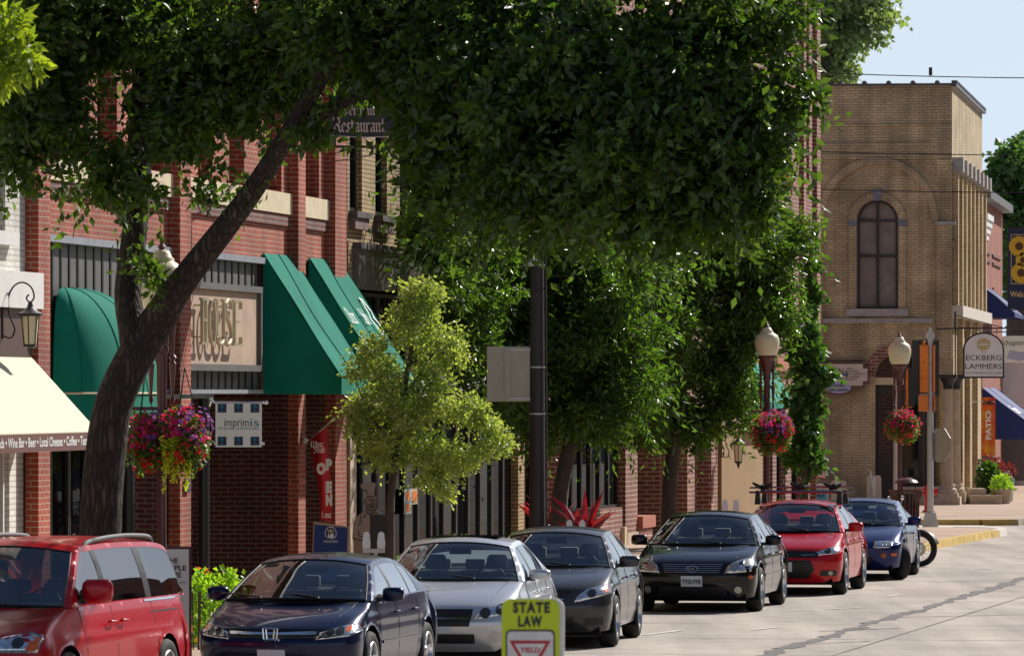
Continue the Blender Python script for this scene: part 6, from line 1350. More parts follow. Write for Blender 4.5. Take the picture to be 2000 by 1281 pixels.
clump('leafy_plant', 'bushy green shrub seen through the silver sedan windows beside the pavement', (P(900,YH,84).x, 84, ZG), .9, .4, .95, 'leaf_mid', 260, .09, 5)
def planter(px, d, ztop, label, crim=True):
    b = lp(px, d); T = thing('planter', label, 'planter', b); rs = np.random.RandomState(int(px))
    m = MB(); m.lathe([(0,0),(.3,0),(.38,.5),(.42,.52),(.42,.58),(.34,.58),(.0,.55)], n=20); m.build('pot', M['stone'], T)
    n = 17; P_, D_ = [], []; q = MB()
    for i in range(n):
        a = rs.uniform(0, 2*math.pi); t = rs.uniform(.15, .8); L = rs.uniform(.4, .62)*ztop; w = .05
        d_ = Vector((math.cos(a)*t, math.sin(a)*t, 1)).normalized(); s_ = d_.cross(Vector((rs.normal(),rs.normal(),.2))).normalized(); o = Vector((math.cos(a)*.04, math.sin(a)*.04, .62+rs.uniform(0,.25)))
        pts = [o+d_*L*u_+Vector((math.cos(a), math.sin(a), -.6))*(u_**2*.25*t) for u_ in (0,.3,.65,1)]; ws = (.2, 1, .8, .02)
        vs = []; 
        for p_, w_ in zip(pts, ws): vs += [p_-s_*w*w_, p_+s_*w*w_]
        q.add(vs, [(0,1,3,2),(2,3,5,4),(4,5,7,6)])
    q.build('blades', M['crimson'], T)
    p, q = blob_points([(0,0,.62,.42,.42,.26)], 160, rs, .6); p, q = clusters(p, q, 3, rs, .06); leaf_mesh('dark_foliage', p, q, .08, M['wine'], T, .4, .3, 2, .5, .3)
    p, q = blob_points([(.3,-.1,.5,.3,.3,.25),(-.3,0,.6,.15,.2,.12)], 90, rs, .5); p, q = clusters(p, q, 3, rs, .05); leaf_mesh('lime_foliage', p, q, .075, M['leaf_bright'], T, .4, .3, 4, .5, .4)
planter(1141, 93.3, 1.3, 'stone planter with spiky crimson leaves and trailing lime foliage beside the leaning trunk')
planter(1074, 96.5, 1.35, 'crimson leaved planter mostly hidden between the tall dark pole and the slanting trunk')
# corner: steps, planter, railing, boxes
def corner_bits():
    d = 162.0; k = d/F; X = lambda px: (px-1000)*k; Z = lambda py: HC+(YH-py)*k
    T = thing('stone_steps', 'two low pink stone blocks stepping down beside the corner planter', 'steps', (X(1905), d, ZG))
    m = MB(); m.box(-.26,.2,-1.2,.6,0,.42); m.build('upper_block', M['tan_stone'], T, bev=.01); m = MB(); m.box(-.26,.6,-1.6,-1.21,0,.24); m.box(.21,.6,-1.2,.5,0,.24); m.build('lower_block', M['tan_stone'], T, bev=.01)
    T = thing('handrail', 'thin black iron handrail sloping down at the steps by the open banner', 'railing', (X(1930), d+.6, ZG))
    m = MB(); a, b = (X(1915)-X(1930), 0, Z(897)-ZG), (X(1953)-X(1930), 0, Z(927)-ZG); m.tube([a, b], .022, 6); m.tube([b, (b[0], 0, 0)], .022, 6); m.tube([a, (a[0], 0, .3)], .022, 6); m.build('rail', M['black'], T)
    clump('flowering_plant', 'tall mixed coleus plants in the corner bed beside the stone steps', (X(1932), d+.3, ZG+.35), .32, .3, .75, 'leaf_vine', 150, .12, 6)
    clump('flowering_plant', 'reddish brown leaved plants above the corner bed', (X(1943), d+.7, ZG+.6), .3, .3, .6, 'wine', 70, .12, 8)
    T = clump('leafy_plant', 'bright lime sweet potato vine in a stone tub at the corner', (X(1952), d-.8, ZG+.25), .33, .3, .55, 'leaf_bright', 150, .08, 7)
    MB().lathe([(0,-.25),(.22,-.25),(.3,.15),(0,.15)], n=14).build('tub', M['tan_stone'], T)
    T = clump('flowering_plant', 'violet flowered plant in a teal pot beside the white sandwich board', (X(1974), d+2, ZG+.55), .3, .3, .5, 'wine', 90, .09, 9)
    MB().lathe([(0,-.55),(.2,-.55),(.28,.1),(0,.1)], n=14).build('pot', M['teal'], T)
    T = thing('sandwich_board', 'white wine shop sandwich board at the right edge', 'sandwich board', (X(1980), d+4, ZG), R(-4)); m = MB(); m.box(-.32,.32,-.02,.02,0,Z(940)-ZG); m.build('board', M['signgrey'], T)
    t = MB(); put2d(t, text2d("FOSTER'S", .12, .003, .58, 'CENTER'), (0,-.024,.78), (1,0,0), (0,0,1)); put2d(t, text2d('WINE', .12, .003, .3, 'CENTER'), (0,-.024,.62), (1,0,0), (0,0,1)); t.build('lettering', M['ink'], T)
    MB().box(-.32,.32,.2,.24,0,.85).build('rear_board', M['signgrey'], T)
M['teal'] = mat('teal_glaze', (.05,.25,.2), .3)
corner_bits()
def newsboxes():
    d = 150.0; k = d/F; X = lambda px: (px-1000)*k; Z = lambda py: HC+(YH-py)*k-ZG
    for i, (px, w, label) in enumerate(((1568, 15, 'grey newspaper box with a black ring design behind the roof rack'), (1601, 17, 'grey newspaper box with a blue poster panel behind the roof rack'))):
        T = thing('newspaper_box', label, 'newspaper box', (X(px), d, ZG)); h = Z(945)
        m = MB(); ww = w*k; m.prism([(-ww,0),(ww,0),(ww,h-.08),(ww*.7,h),(-ww*.7,h),(-ww,h-.08)], 'y', -.2, .25); m.build('cabinet', M['stone'], T, fix=True)
        if i: MB().box(-ww*.65,ww*.7,-.215,-.201,h-.75,h-.14).build('poster', M['posterblue'], T); t = MB(); put2d(t, text2d('TIMELESS', .09, .003, ww*1.0, 'CENTER'), (0,-.22,h-.32), (1,0,0), (0,0,1)); t.build('lettering', M['ink'], T)
        else:
            e = MB(); pts = [(.16*math.cos(t), -.215, h-.38+.2*math.sin(t)) for t in np.linspace(0, 2*math.pi, 20)]; e.tube(pts, .018, 5); e.tube([(0,-.215,h-.18),(0,-.215,h-.58)], .014, 5); e.tube([(-.15,-.215,h-.3),(.14,-.215,h-.45)], .014, 5); e.build('ring_design', M['ink'], T)
    for px, w, py, dd, label in ((1638, 15, 938, 154, 'tan plywood sign back leaning on a steel post beside the newspaper boxes'), (1707, 14, 928, 154, 'grey folded sign back with a bare steel rod near the corner door')):
        T = thing('sign_back', label, 'sign back', ((px-1000)*dd/F, dd, ZG)); kk = dd/F; h = HC+(YH-py)*kk-ZG; m = MB(); ww = w*kk
        m.prism([(-ww,.1),(ww*1.05,.1),(ww,h-.06),(ww*.8,h),(-ww*.8,h),(-ww,h-.06)], 'y', -.02, .02); m.build('board', M['alu'], T, fix=True); m = MB(); m.box(-.04,.04,-.06,-.021,0,h-.03); m.tube([(ww*.2,-.12,.0),(-ww*.5,-.1,h+.12)], .02, 6); m.build('post', M['galv'], T)
    for px, label in ((1588, 'small stars and stripes flag on a stick behind the roof rack'), (1573, 'second small flag half hidden by the climbing leaves')):
        T = thing('small_flag', label, 'flag', (X(px), d-.5, ZG)); py = 915; h0 = Z(952); h1 = Z(912)
        m = MB(); m.tube([(0,0,0),(.0,0,h0),(.06,0,h1)], .009, 5); m.build('stick', M['gold'], T); w_ = .24
        for j in range(7):
            z1 = h1-.22*j/7; m = MB(); m.add([(.05,0,z1-.22/7),(.05+w_*.5,-.03,z1-.22/7-.05),(.05+w_,0,z1-.22/7-.07),(.05+w_,0,z1-.07),(.05+w_*.5,-.03,z1-.05),(.05,0,z1)], [(0,1,4,5),(1,2,3,4)]); m.build('stripe', M['flag_red' if j % 2 == 0 else 'whitetext'], T)
        MB().add([(.05,-.008,h1-.11),(.16,-.03,h1-.15),(.16,-.03,h1-.03),(.05,-.008,h1)], [(0,1,2,3)]).build('canton', M['navy'], T)
M['posterblue'] = mat('poster_blue', (.03,.25,.45), .5)
newsboxes()

def poster(name, label, f, px, py0, py1, w, y, m, lines):
    T = thing(name, label, 'poster', f.w(0,0,0), f.rz); x = f.x(px, y); z0, z1 = f.z(px, py1, y), f.z(px, py0, y)
    MB().box(x, x+w, y-.004, y, z0, z1).build('sheet', M[m], T); b = MB()
    for a, c, d, e in lines: b.box(x+w*a, x+w*c, y-.008, y-.0045, z0+(z1-z0)*d, z0+(z1-z0)*e)
    b.build('print', M['orange' if m != 'white' else 'ink'], T)
poster('window_poster', 'tall pale blue poster with orange panels inside the yellow building shopfront', FA, 789, 955, 1004, .62, .03, 'bluepale', [(.15,.8,.55,.9),(.15,.8,.08,.4)])
poster('window_poster', 'orange and brown poster beside the pale blue one in the shopfront', FA, 803, 954, 985, .55, .03, 'woodboard', [(.1,.9,.2,.8)])
poster('window_poster', 'white notice low in the shop window beside the crimson planter', FC, 1192, 1005, 1028, .45, .06, 'white', [(.1,.9,.6,.9),(.1,.9,.35,.42),(.1,.9,.2,.27)])
# ------------------------------------------------------------------ cars
def paint(name, col, metal=.35, rough=.28, cw=.6):
    m = mat(name, col, rough, metal=metal, coat=cw, spec=.3); return m
PAINT = {'van': paint('red_paint_pearl', (.42,.003,.010), .1, .3, .4), 'civic': paint('navy_paint', (.002,.008,.042), .3), 'accord': paint('silver_paint', (.55,.57,.60), .6, .3),
         'camry': paint('graphite_paint', (.055,.055,.062), .6, .3), 'kia': paint('black_car_paint', (.004,.004,.005), .1, .2), 'dart': paint('bright_red_paint', (.48,.004,.010), .1), 'sunfire': paint('blue_paint', (.006,.016,.10), .4), 'suv': paint('grey_blue_paint', (.12,.16,.2), .5)}
def lerp(a, b, t): return a+(b-a)*t
def make_car(name, label, key, loc, h, P_):
    """local x: image right, local y: towards the rear, z up; origin under the middle of the nose"""
    L, W, H = P_['L'], P_['W'], P_['H']; fo, wb, wr = P_['fo'], P_['wb'], P_['wr']
    hf, cy, cz, bz, dy, dz = P_['hf'], P_['cy'], P_['cz'], P_['bz'], P_['dy'], P_['dz']   # hood front z, cowl y z, belt z, deck start y z
    nose = P_.get('nose', .0); body = PAINT[key]
    T = thing(name, label, P_.get('cat', 'car'), loc, 0, P_.get('group', 'cars parked along the kerb')); T.rotation_euler = (0, 0, -h)
    hw = W/2
    def X(y, z):
        s = hw*(1-.055*max(0, (1.1-y)/1.1)**2-.06*max(0, (y-(L-1.2))/1.2)**2)
        zz = .56 if z > .56 else .56
        s *= 1-(.055*((z-zz)/.45)**2 if z > zz else .05*((zz-z)/.38)**2)
        return s
    # front/top skin
    rear_drop = P_.get('rear_drop', .10)
    C = [(.17,.20),(.06,.32),(.0+nose,.50),(.02+nose,.60),(.07+nose,hf-.08),(.16+nose,hf),(.45,hf+(cz-hf)*.42),(.85,hf+(cz-hf)*.75),(cy,cz),(cy+.5,cz-.02),(dy-.3,dz-.02),(dy,dz),(L-.32,dz-.01),(L-.10,dz-rear_drop),(L-.05,.72),(L,.55),(L-.02,.40),(L-.12,.24)]
    E = [(.55,.24),(.52,.34),(.50,.50),(.50,.60),(.52,.68),(.60,hf-.02),(.85,hf+(cz-hf)*.36),(1.10,hf+(cz-hf)*.62),(cy+.22,bz-.01),(cy+.6,bz),(dy-.45,bz+.02),(dy-.1,bz+.0),(L-.62,bz-.03),(L-.55,bz-.10),(L-.52,.72),(L-.50,.55),(L-.50,.40),(L-.52,.26)]
    XS = [.985,.99,1,1,1,.965,.95,.95,.955,.96,.96,.955,.93,.955,1,1,1,.985]
    NN = [2.6,2.7,2.8,2.8,2.8,3.0,3.4,3.6,3.6,3,3,3.6,3.2,2.8,2.7,2.7,2.7,2.7]
    k = 5; keys = [(c[0], c[1], e[0], e[1], x, n) for c, e, x, n in zip(C, E, XS, NN)]
    q = cr(keys, k); nt_ = len(q); nu = 20; V = []
    for (yc, zc, ye, ze, xs, n) in q:
        xe = X(ye, ze)*xs
        for i in range(-nu, nu+1):
            u = abs(i)/nu; th = u*math.pi/2; sx = math.sin(th)**(2/n); kk = 1-max(0, math.cos(th))**(2/n)
            V.append((math.copysign(xe*sx, i) if i else 0, yc+(ye-yc)*kk, zc+(ze-zc)*kk))
    w = 2*nu+1; Fc, cab = [], []
    i_c0, i_c1 = 8*k+1, 11*k-1
    for a in range(nt_-1):
        for b in range(w-1):
            f_ = (a*w+b, (a+1)*w+b, (a+1)*w+b+1, a*w+b+1); mid = abs(b+.5-nu)/nu
            (cab if (i_c0 <= a < i_c1 and mid < .8) else Fc).append(f_)
    mb = MB(); mb.add(V, Fc)
    # side skins from the shoulder down to the sill
    i0, i1 = 3*k, 14*k; cols = [q[i] for i in range(i0, i1+1)]
    # densify columns
    cc = []
    for a, b in zip(cols[:-1], cols[1:]):
        n_ = max(1, int(abs(b[2]-a[2])/.05)); cc += [a+(b-a)*t/n_ for t in range(n_)]
    cc.append(cols[-1]); rows = 18; SV = []
    for (yc, zc, ye, ze, xs, n) in cc:
        zs = .235
        for r in range(rows+1):
            t = r/rows; z = ze+(zs-ze)*t; xv = X(ye, z)*lerp(xs, .985, min(1, t*2.2)); 
            crease = P_.get('crease', .012)*math.exp(-((z-P_.get('cr_z', .78))/.05)**2)
            SV.append([xv+crease*(1 if .8 < ye < L-.8 else 0), ye, z])
    ax = [(fo, P_['rr']), (fo+wb, P_['rr'])]; zc_ = wr
    for v in SV:
        for (wy, rr) in ax:
            dd = math.hypot(v[1]-wy, v[2]-zc_)
            if rr-.035 < dd < rr+.03 or (dd < rr and dd > rr-.06):
                s_ = rr/max(dd, 1e-6); v[1] = wy+(v[1]-wy)*s_; v[2] = max(.2, zc_+(v[2]-zc_)*s_); v[0] += .006
    m_ = rows+1
    for sgn in (-1, 1):
        fs = []
        for a in range(len(cc)-1):
            for b in range(rows):
                f_ = (a*m_+b, a*m_+b+1, (a+1)*m_+b+1, (a+1)*m_+b); cy_ = sum(SV[i][1] for i in f_)/4; cz2 = sum(SV[i][2] for i in f_)/4
                if any(math.hypot(cy_-wy, cz2-zc_) < rr-.004 for wy, rr in ax): continue
                fs.append(f_)
        mb.add([(v[0]*sgn, v[1], v[2]) for v in SV], fs)
    # greenhouse
    at, ct, cb = P_['at'], P_['ct'], P_['cb']   # A top y, C top y, C base y
    rw, rh = P_['rw'], H
    rail = [(X(cy+.1, bz)*.955, cy+.02, bz-.0), (lerp(X(cy,bz)*.955, rw+.03, .5), lerp(cy+.02, at, .5), lerp(bz, rh-.10, .52)), (rw+.015, at, rh-.105), (rw, at+.35, rh-.065), (rw, lerp(at, ct, .6), rh-.06), (rw-.01, ct, rh-.12), (lerp(rw, hw*.80, .5), lerp(ct, cb, .5), lerp(rh-.12, dz, .46)), (hw*.82, cb, dz-.01)]
    cen = [(cy-.16, cz+.0), (lerp(cy-.16, at-.12, .5), lerp(cz, rh-.035, .535)), (at-.12, rh-.035), (at+.35, rh-.002), (lerp(at, ct, .6), rh), (ct+.02, rh-.07), (lerp(ct+.02, cb+.12, .5), lerp(rh-.07, dz, .46)), (cb+.14, dz-.0)]
    kg = 6; g = cr([(*r_, *c_) for r_, c_ in zip(rail, cen)], kg); ng = len(g); nug = 16; GV = []
    for (xr, yr, zr, yc, zc) in g:
        for i in range(-nug, nug+1):
            u = i/nug; kk = abs(u)**2.3; GV.append((xr*u, yc+(yr-yc)*kk, zc+(zr-zc)*kk))
    wg = 2*nug+1; ws, rw_, rest = [], [], []
    for a in range(ng-1):
        for b in range(wg-1):
            f_ = (a*wg+b, a*wg+b+1, (a+1)*wg+b+1, (a+1)*wg+b); mid = abs(b+.5-nug)/nug
            if 0 <= a < 2*kg-1 and mid < .94: ws.append(f_)
            elif 5*kg+1 <= a < 7*kg-1 and mid < .88: rw_.append(f_)
            else: rest.append(f_)
    mb.add(GV, rest)
    # side of the greenhouse
    sm = MB(); SVg = []; nr = 8; ys = []
    sub = cr([(*r_,) for r_ in rail], 14)
    for (xr, yr, zr) in sub:
        top = .05; z0 = bz+.0; xb = X(yr, z0)*.957
        hts = [0, top, top+.012]+[None]*5
        col = []
        tot = max(zr-z0, .001); 
        for j in range(nr+1):
            if j == 0: t = 0
            elif j == 1: t = min(.5, top/tot)
            elif j == nr: t = 1
            elif j == nr-1: t = max(.5, 1-.02/tot)
            else: t = min(.5, top/tot)+(max(.5, 1-.02/tot)-min(.5, top/tot))*(j-1)/(nr-2)
            tt = t; bow = .02*math.sin(math.pi*tt)
            col.append((lerp(xr, xb, t)+bow, yr, lerp(zr, z0, t)))
        SVg += col
    mg = nr+1; body_f, win_f, trim_f = [], {}, []
    wins = P_['wins']; 
    for a in range(len(sub)-1):
        ym = (sub[a][1]+sub[a+1][1])/2; tall = min(sub[a][2], sub[a+1][2])-bz
        for b in range(nr):
            f_ = (a*mg+b, (a+1)*mg+b, (a+1)*mg+b+1, a*mg+b+1)
            wi = next((i for i, (p0, p1) in enumerate(wins) if p0 <= ym <= p1), None)
            if 1 <= b <= nr-2 and tall > .09 and wi is not None: win_f.setdefault(wi, []).append(f_)
            elif 1 <= b <= nr-2 and tall > .09 and wins[0][0] < ym < wins[-1][1]: trim_f.append(f_)
            elif b in (0,) and tall > .09 and wins[0][0] < ym < wins[-1][1] and False: trim_f.append(f_)
            else: body_f.append(f_)
    for sgn in (-1, 1): mb.add([(v[0]*sgn, v[1], v[2]) for v in SVg], body_f)
    B = mb.build('body', body, T, smooth=True, fix=True)
    bm = bmesh.new(); bm.from_mesh(B.data); bvh = BVHTree.FromBMesh(bm); bm.free()
    o = MB().add(V, cab).build('cabin_floor', M['dark'], T, smooth=True)
    def comp(vs, fs): 
        used = sorted({i for f_ in fs for i in f_}); mp = {u_: i for i, u_ in enumerate(used)}; return [vs[u_] for u_ in used], [tuple(mp[i] for i in f_) for f_ in fs]
    MB().add(*comp(GV, ws)).build('windscreen', M[P_.get('wsm', 'windscreen')], T, smooth=True)
    MB().add(*comp(GV, rw_)).build('rear_window', M[P_.get('rwm', 'windscreen')], T, smooth=True)
    for sgn in (-1, 1):
        vs = [(v[0]*sgn*.996, v[1], v[2]) for v in SVg]
        for wi, fs in win_f.items(): MB().add(*comp(vs, fs)).build('side_window', M[P_.get('swm', 'tint')], T, smooth=True)
        if trim_f: MB().add(*comp([(v[0]*sgn, v[1], v[2]) for v in SVg], trim_f)).build('window_pillar', M['plastic'], T)
    # thin dark gasket round the windscreen
    gk = MB(); e0 = int(.94*nug)
    for i in (-1, 1):
        j = nug+i*15; gk.tube([Vector(GV[a*wg+j])+Vector((0,-.004,.004)) for a in range(0, 2*kg)], .009, 5)
    gk.tube([Vector(GV[0*wg+b])+Vector((0,-.01,.006)) for b in range(nug-15, nug+16, 2)], .012, 5); gk.tube([Vector(GV[(2*kg-1)*wg+b])+Vector((0,-.002,.004)) for b in range(nug-15, nug+16, 2)], .008, 5)
    gk.build('windscreen_seal', M['plastic'], T)
    # projected panels
    def decal(poly, nm, mt, side='f', off=.006, par=T, cuts=3, thick=.02, smooth=False):
        b_ = bmesh.new(); vs = [b_.verts.new((p[0], 0, p[1])) for p in poly]
        try: b_.faces.new(vs)
        except Exception: return None
        bmesh.ops.triangulate(b_, faces=b_.faces[:]); bmesh.ops.subdivide_edges(b_, edges=b_.edges[:], cuts=cuts, use_grid_fill=True)
        for v in b_.verts:
            if side == 'f': hit = bvh.ray_cast(Vector((v.co.x, -2, v.co.z)), Vector((0, 1, 0))); n_ = Vector((0, -1, 0))
            elif side == 'r': hit = bvh.ray_cast(Vector((3, v.co.x, v.co.z)), Vector((-1, 0, 0))); n_ = Vector((1, 0, 0))
            elif side == 'l': hit = bvh.ray_cast(Vector((-3, v.co.x, v.co.z)), Vector((1, 0, 0))); n_ = Vector((-1, 0, 0))
            elif side == 't': hit = bvh.ray_cast(Vector((v.co.x, v.co.z, 3)), Vector((0, 0, -1))); n_ = Vector((0, 0, 1))
            else: hit = bvh.ray_cast(Vector((v.co.x, L+2, v.co.z)), Vector((0, -1, 0))); n_ = Vector((0, 1, 0))
            if hit[0] is not None: v.co = hit[0]+n_*off
            else: v.co = Vector((v.co.x, .3, v.co.z))+n_*off if side in 'fb' else Vector((hw*n_.x, v.co.x, v.co.z))
        bnd = [e for e in b_.edges if len(e.link_faces) == 1]
        r_ = bmesh.ops.extrude_edge_only(b_, edges=bnd); 
        for v in [g_ for g_ in r_['geom'] if isinstance(g_, bmesh.types.BMVert)]: v.co -= n_*thick
        bmesh.ops.recalc_face_normals(b_, faces=b_.faces[:]); me = bpy.data.meshes.new(nm); b_.to_mesh(me); b_.free(); me.materials.append(mt if not isinstance(mt, str) else M[mt])
        if smooth: me.shade_smooth()
        ob = bpy.data.objects.new(nm, me); COL.objects.link(ob); ob.parent = par; return ob
    mir = lambda p: [(-a, b) for a, b in p][::-1]
    hl = P_.get('headlight')
    if hl:
        for pl in (hl, mir(hl)):
            lamp_ = decal(pl, 'headlight', 'lens', cuts=3, thick=.03, smooth=True); sg = 1 if pl is hl else -1
            cx = sum(p[0] for p in pl)/len(pl); czz = sum(p[1] for p in pl)/len(pl)
            for (bx, bz_, br) in P_.get('bulbs', [(.0,.0,.055)]):
                c_ = (cx+sg*bx, czz+bz_); o_ = decal([(c_[0]+br*math.cos(t), c_[1]+br*math.sin(t)) for t in np.linspace(0,2*math.pi,13)[:-1]], 'projector', P_.get('bulbm', 'darklens'), off=.010, par=lamp_, cuts=1, thick=.01)
            if P_.get('amber'):
                decal([(sg*a, b) for a, b in P_['amber']], 'turn_signal', 'amber', off=.011, par=lamp_, cuts=1, thick=.01)
    for nm, pl, mt, off in P_.get('front', []):
        decal(pl, nm, mt, off=off, cuts=6 if 'grille' in nm else 3)
        if nm in ('fog_lamp', 'side_marker', 'corner_lamp', 'lower_vent'): decal(mir(pl), nm, mt, off=off)
    for nm, pl, mt, off in P_.get('side', []):
        decal(pl, nm, mt, 'r', off=off, thick=.008); decal(pl, nm, mt, 'l', off=off, thick=.008)
    for sg in (-1, 1):
        decal([(sg*.60,.34),(sg*.607,.34),(sg*.707,cy+.02),(sg*.70,cy+.02)], 'bonnet_seam', 'plastic', 't', off=.002, cuts=4, thick=.003)
        m = MB(); a = Vector((-.05+sg*.32, cy-.12, cz+.022)); b = Vector((a.x-.44, cy-.02, cz+.055)); m.tube([a, (a+b)/2+Vector((0,-.01,.01)), b], .009, 5); m.tube([a+Vector((0,-.03,-.02)), a], .02, 6); m.build('wiper', M['plastic'], T)
    decal([(-.68,cy-.15),(.68,cy-.15),(.72,cy-.02),(.4,cy-.10),(0,cy-.13),(-.4,cy-.10),(-.72,cy-.02)], 'cowl_panel', 'plastic', 't', off=.003, cuts=3, thick=.004)
    # door seams and handles
    sd = P_['doors']; 
    for side in 'rl':
        for y0, y1 in sd: decal([(y0-.004, .30), (y0+.004, .30), (y1+.004, bz-.02), (y1-.004, bz-.02)], 'door_seam', 'plastic', side, off=.003, cuts=3, thick=.004)
    for yh in P_['handles']:
        for sg in (-1, 1):
            zc2 = P_.get('hz', bz-.14); xx = X(yh, zc2)+.016; m = MB(); m.tube([(sg*(xx-.02), yh-.09, zc2), (sg*(xx+.012), yh-.07, zc2), (sg*(xx+.014), yh+.07, zc2), (sg*(xx-.02), yh+.09, zc2)], .014, 6); m.build('door_handle', P_.get('handle_m', body), T, smooth=True)
    # mirrors
    for sg in (-1, 1):
        m = MB(); my, mz = P_['mir']; xm = X(my, bz)*.97; ms = P_.get('mir_s', (.115, .07, .075))
        m.sph((sg*(xm+.14), my, mz), *ms, n=14, m=10)
        for i, v in enumerate(m.v):
            d_ = v-Vector((sg*(xm+.14), my, mz)); m.v[i] = Vector((sg*(xm+.14), my, mz))+Vector((math.copysign(min(abs(d_.x)*1.25, ms[0]), d_.x), math.copysign(min(abs(d_.y)*1.2, ms[1]), d_.y), math.copysign(min(abs(d_.z)*1.25, ms[2]), d_.z)))
        mo = m.build('door_mirror', P_.get('mir_m', body), T, smooth=True); q_ = MB(); q_.box(min(sg*(xm-.04), sg*(xm+.08)), max(sg*(xm-.04), sg*(xm+.08)), my-.02, my+.03, mz-.075, mz-.03); q_.build('mirror_arm', M['plastic'], mo)
    # arches, underbody, wheels
    ub = MB(); ub.box(-hw+.16, hw-.16, .25, L-.25, .17, .34); ub.build('underbody', M['dark'], T)
    for wy, rr in ax:
        for sg in (-1, 1):
            ar = MB()
            n = 14; a0 = R(-22); pts = [(wy+(rr+.006)*math.cos(a0+(math.pi-2*a0)*i/n), zc_+(rr+.006)*math.sin(a0+(math.pi-2*a0)*i/n)) for i in range(n+1)]
            xo = X(wy, .5)-.015; xi = xo-.3
            for p, p2 in zip(pts[:-1], pts[1:]): ar.quad((sg*xo,p[0],p[1]),(sg*xo,p2[0],p2[1]),(sg*xi,p2[0],p2[1]),(sg*xi,p[0],p[1])); 
            ar.add([(sg*xi, p[0], p[1]) for p in pts], [tuple(range(n+1))]); ar.build('wheel_arch', M['dark'], T)
    for wi, (wy, rr) in enumerate(ax):
        for sg in (-1, 1):
            tw = .205; xo = X(wy, .5)-.012; m = MB(); a = P_.get('steer', 0) if wi == 0 else 0
            rim_r = P_.get('rim', wr*.66); M_ = Matrix.Translation((sg*xo, wy, wr)) @ Matrix.Rotation(a, 4, 'Z') @ Matrix.Translation((-sg*xo, -wy, -wr)); m.M = M_
            m.lathe([(rim_r-.01, 0),(rim_r+.01, .012),(wr-.05, .02),(wr-.018, .004),(wr-.004, -.03),(wr, -.06),(wr, -tw+.05),(wr-.015, -tw),(rim_r, -tw)], (0,0,0), 40, 'x') if False else None
            prof = [(rim_r-.012, .0),(rim_r+.012, .012),(wr-.055, .016),(wr-.02, .0),(wr-.004, -.03),(wr, -.06),(wr, -tw+.04),(wr-.02, -tw),(rim_r, -tw),(0,-tw)]
            m.lathe([(r_, sg*z_) for r_, z_ in prof], (sg*xo, wy, wr), 40, 'x'); wo = m.build('wheel', M['rubber'], T, smooth=False)
            wo.data.shade_smooth()
            s_ = MB(); s_.M = M_; ns = P_.get('spokes', 5); dish = P_.get('dish', .03)
            s_.lathe([(rim_r+.0, sg*.006),(rim_r-.006, sg*.012),(rim_r-.022, sg*.008),(rim_r-.035,-sg*.06),(rim_r-.035,-sg*.10)], (sg*xo, wy, wr), 36, 'x')
            s_.lathe([(.0, -sg*(dish-.02)),(.045,-sg*(dish-.018)),(.06,-sg*(dish))], (sg*xo, wy, wr), 16, 'x')
            for i in range(ns):
                for dv in ((-.07, .07) if P_.get('twin') else (0,)):
                    t = 2*math.pi*i/ns+.3; c_, s2 = math.cos(t), math.sin(t); w0, w1 = (.032, .022) if not P_.get('twin') else (.016, .013)
                    def pt(r_, o_, xx): return (sg*xo+sg*xx, wy+c_*r_-s2*o_, wr+s2*r_+c_*o_)
                    off = dv*rim_r; vs = [pt(.03,-w0+off*.4,-dish),pt(.03,w0+off*.4,-dish),pt(rim_r-.02,w1+off*1.6,-.002),pt(rim_r-.02,-w1+off*1.6,-.002),pt(.03,-w0+off*.4,-dish-.03),pt(.03,w0+off*.4,-dish-.03),pt(rim_r-.02,w1+off*1.6,-.03),pt(rim_r-.02,-w1+off*1.6,-.03)]
                    s_.add(vs, [(0,1,2,3),(4,7,6,5),(0,3,7,4),(1,5,6,2),(2,6,7,3)])
            s_.build('rim', M['alloy'], wo, smooth=False); b2 = MB(); b2.M = M_; b2.add([(sg*xo-sg*.07, wy+rim_r*.95*math.cos(t), wr+rim_r*.95*math.sin(t)) for t in np.linspace(0,2*math.pi,20)[:-1]], [tuple(range(19))]); b2.build('brake_disc', M['brake'], wo)
    # cabin: dashboard, wheel, seats, rear shelf, mirror
    zt = bz-.03; m = MB(); m.prism([(cy-.02, cz-.04), (cy+.45, cz+.015), (cy+.62, cz-.02), (cy+.62, cz-.35), (cy, cz-.35)], 'x', -hw+.16, hw-.16); m.build('dashboard', M['dash'], T)
    swx = .36; m = MB(); pts = [(swx+.18*math.cos(t), cy+.78+.06*math.sin(t), cz-.035+.17*math.sin(t)) for t in np.linspace(0, 2*math.pi, 25)]; m.tube(pts, .014, 6); m.tube([(swx-.17,cy+.78,cz-.04),(swx+.17,cy+.78,cz-.04)], .02, 6); m.tube([(swx,cy+.78,cz-.04),(swx,cy+.55,cz-.15)], .035, 8); m.build('steering_wheel', M['plastic'], T)
    seatm = M[P_.get('seatm', 'seat')]
    def seat(x, y, w_, zb_, zt_, head=True, nm='seat', mt=seatm, hr=.13):
        m = MB(); ww = w_/2
        m.prism([(x-ww, zb_), (x+ww, zb_), (x+ww*.97, zt_-.12), (x+ww*.8, zt_-.02), (x-ww*.8, zt_-.02), (x-ww*.97, zt_-.12)], 'y', y, y+.13); so = m.build(nm, mt, T, bev=.03)
        if head:
            q_ = MB(); q_.prism([(x-hr, zt_+.03), (x+hr, zt_+.03), (x+hr*.95, zt_+.16), (x+hr*.7, zt_+.2), (x-hr*.7, zt_+.2), (x-hr*.95, zt_+.16)], 'y', y+.02, y+.12); q_.build('headrest', mt, so, bev=.02)
            q_ = MB(); q_.tube([(x-.05,y+.07,zt_-.03),(x-.05,y+.07,zt_+.04)], .008, 5); q_.tube([(x+.05,y+.07,zt_-.03),(x+.05,y+.07,zt_+.04)], .008, 5); q_.build('headrest_posts', M['chrome'], so)
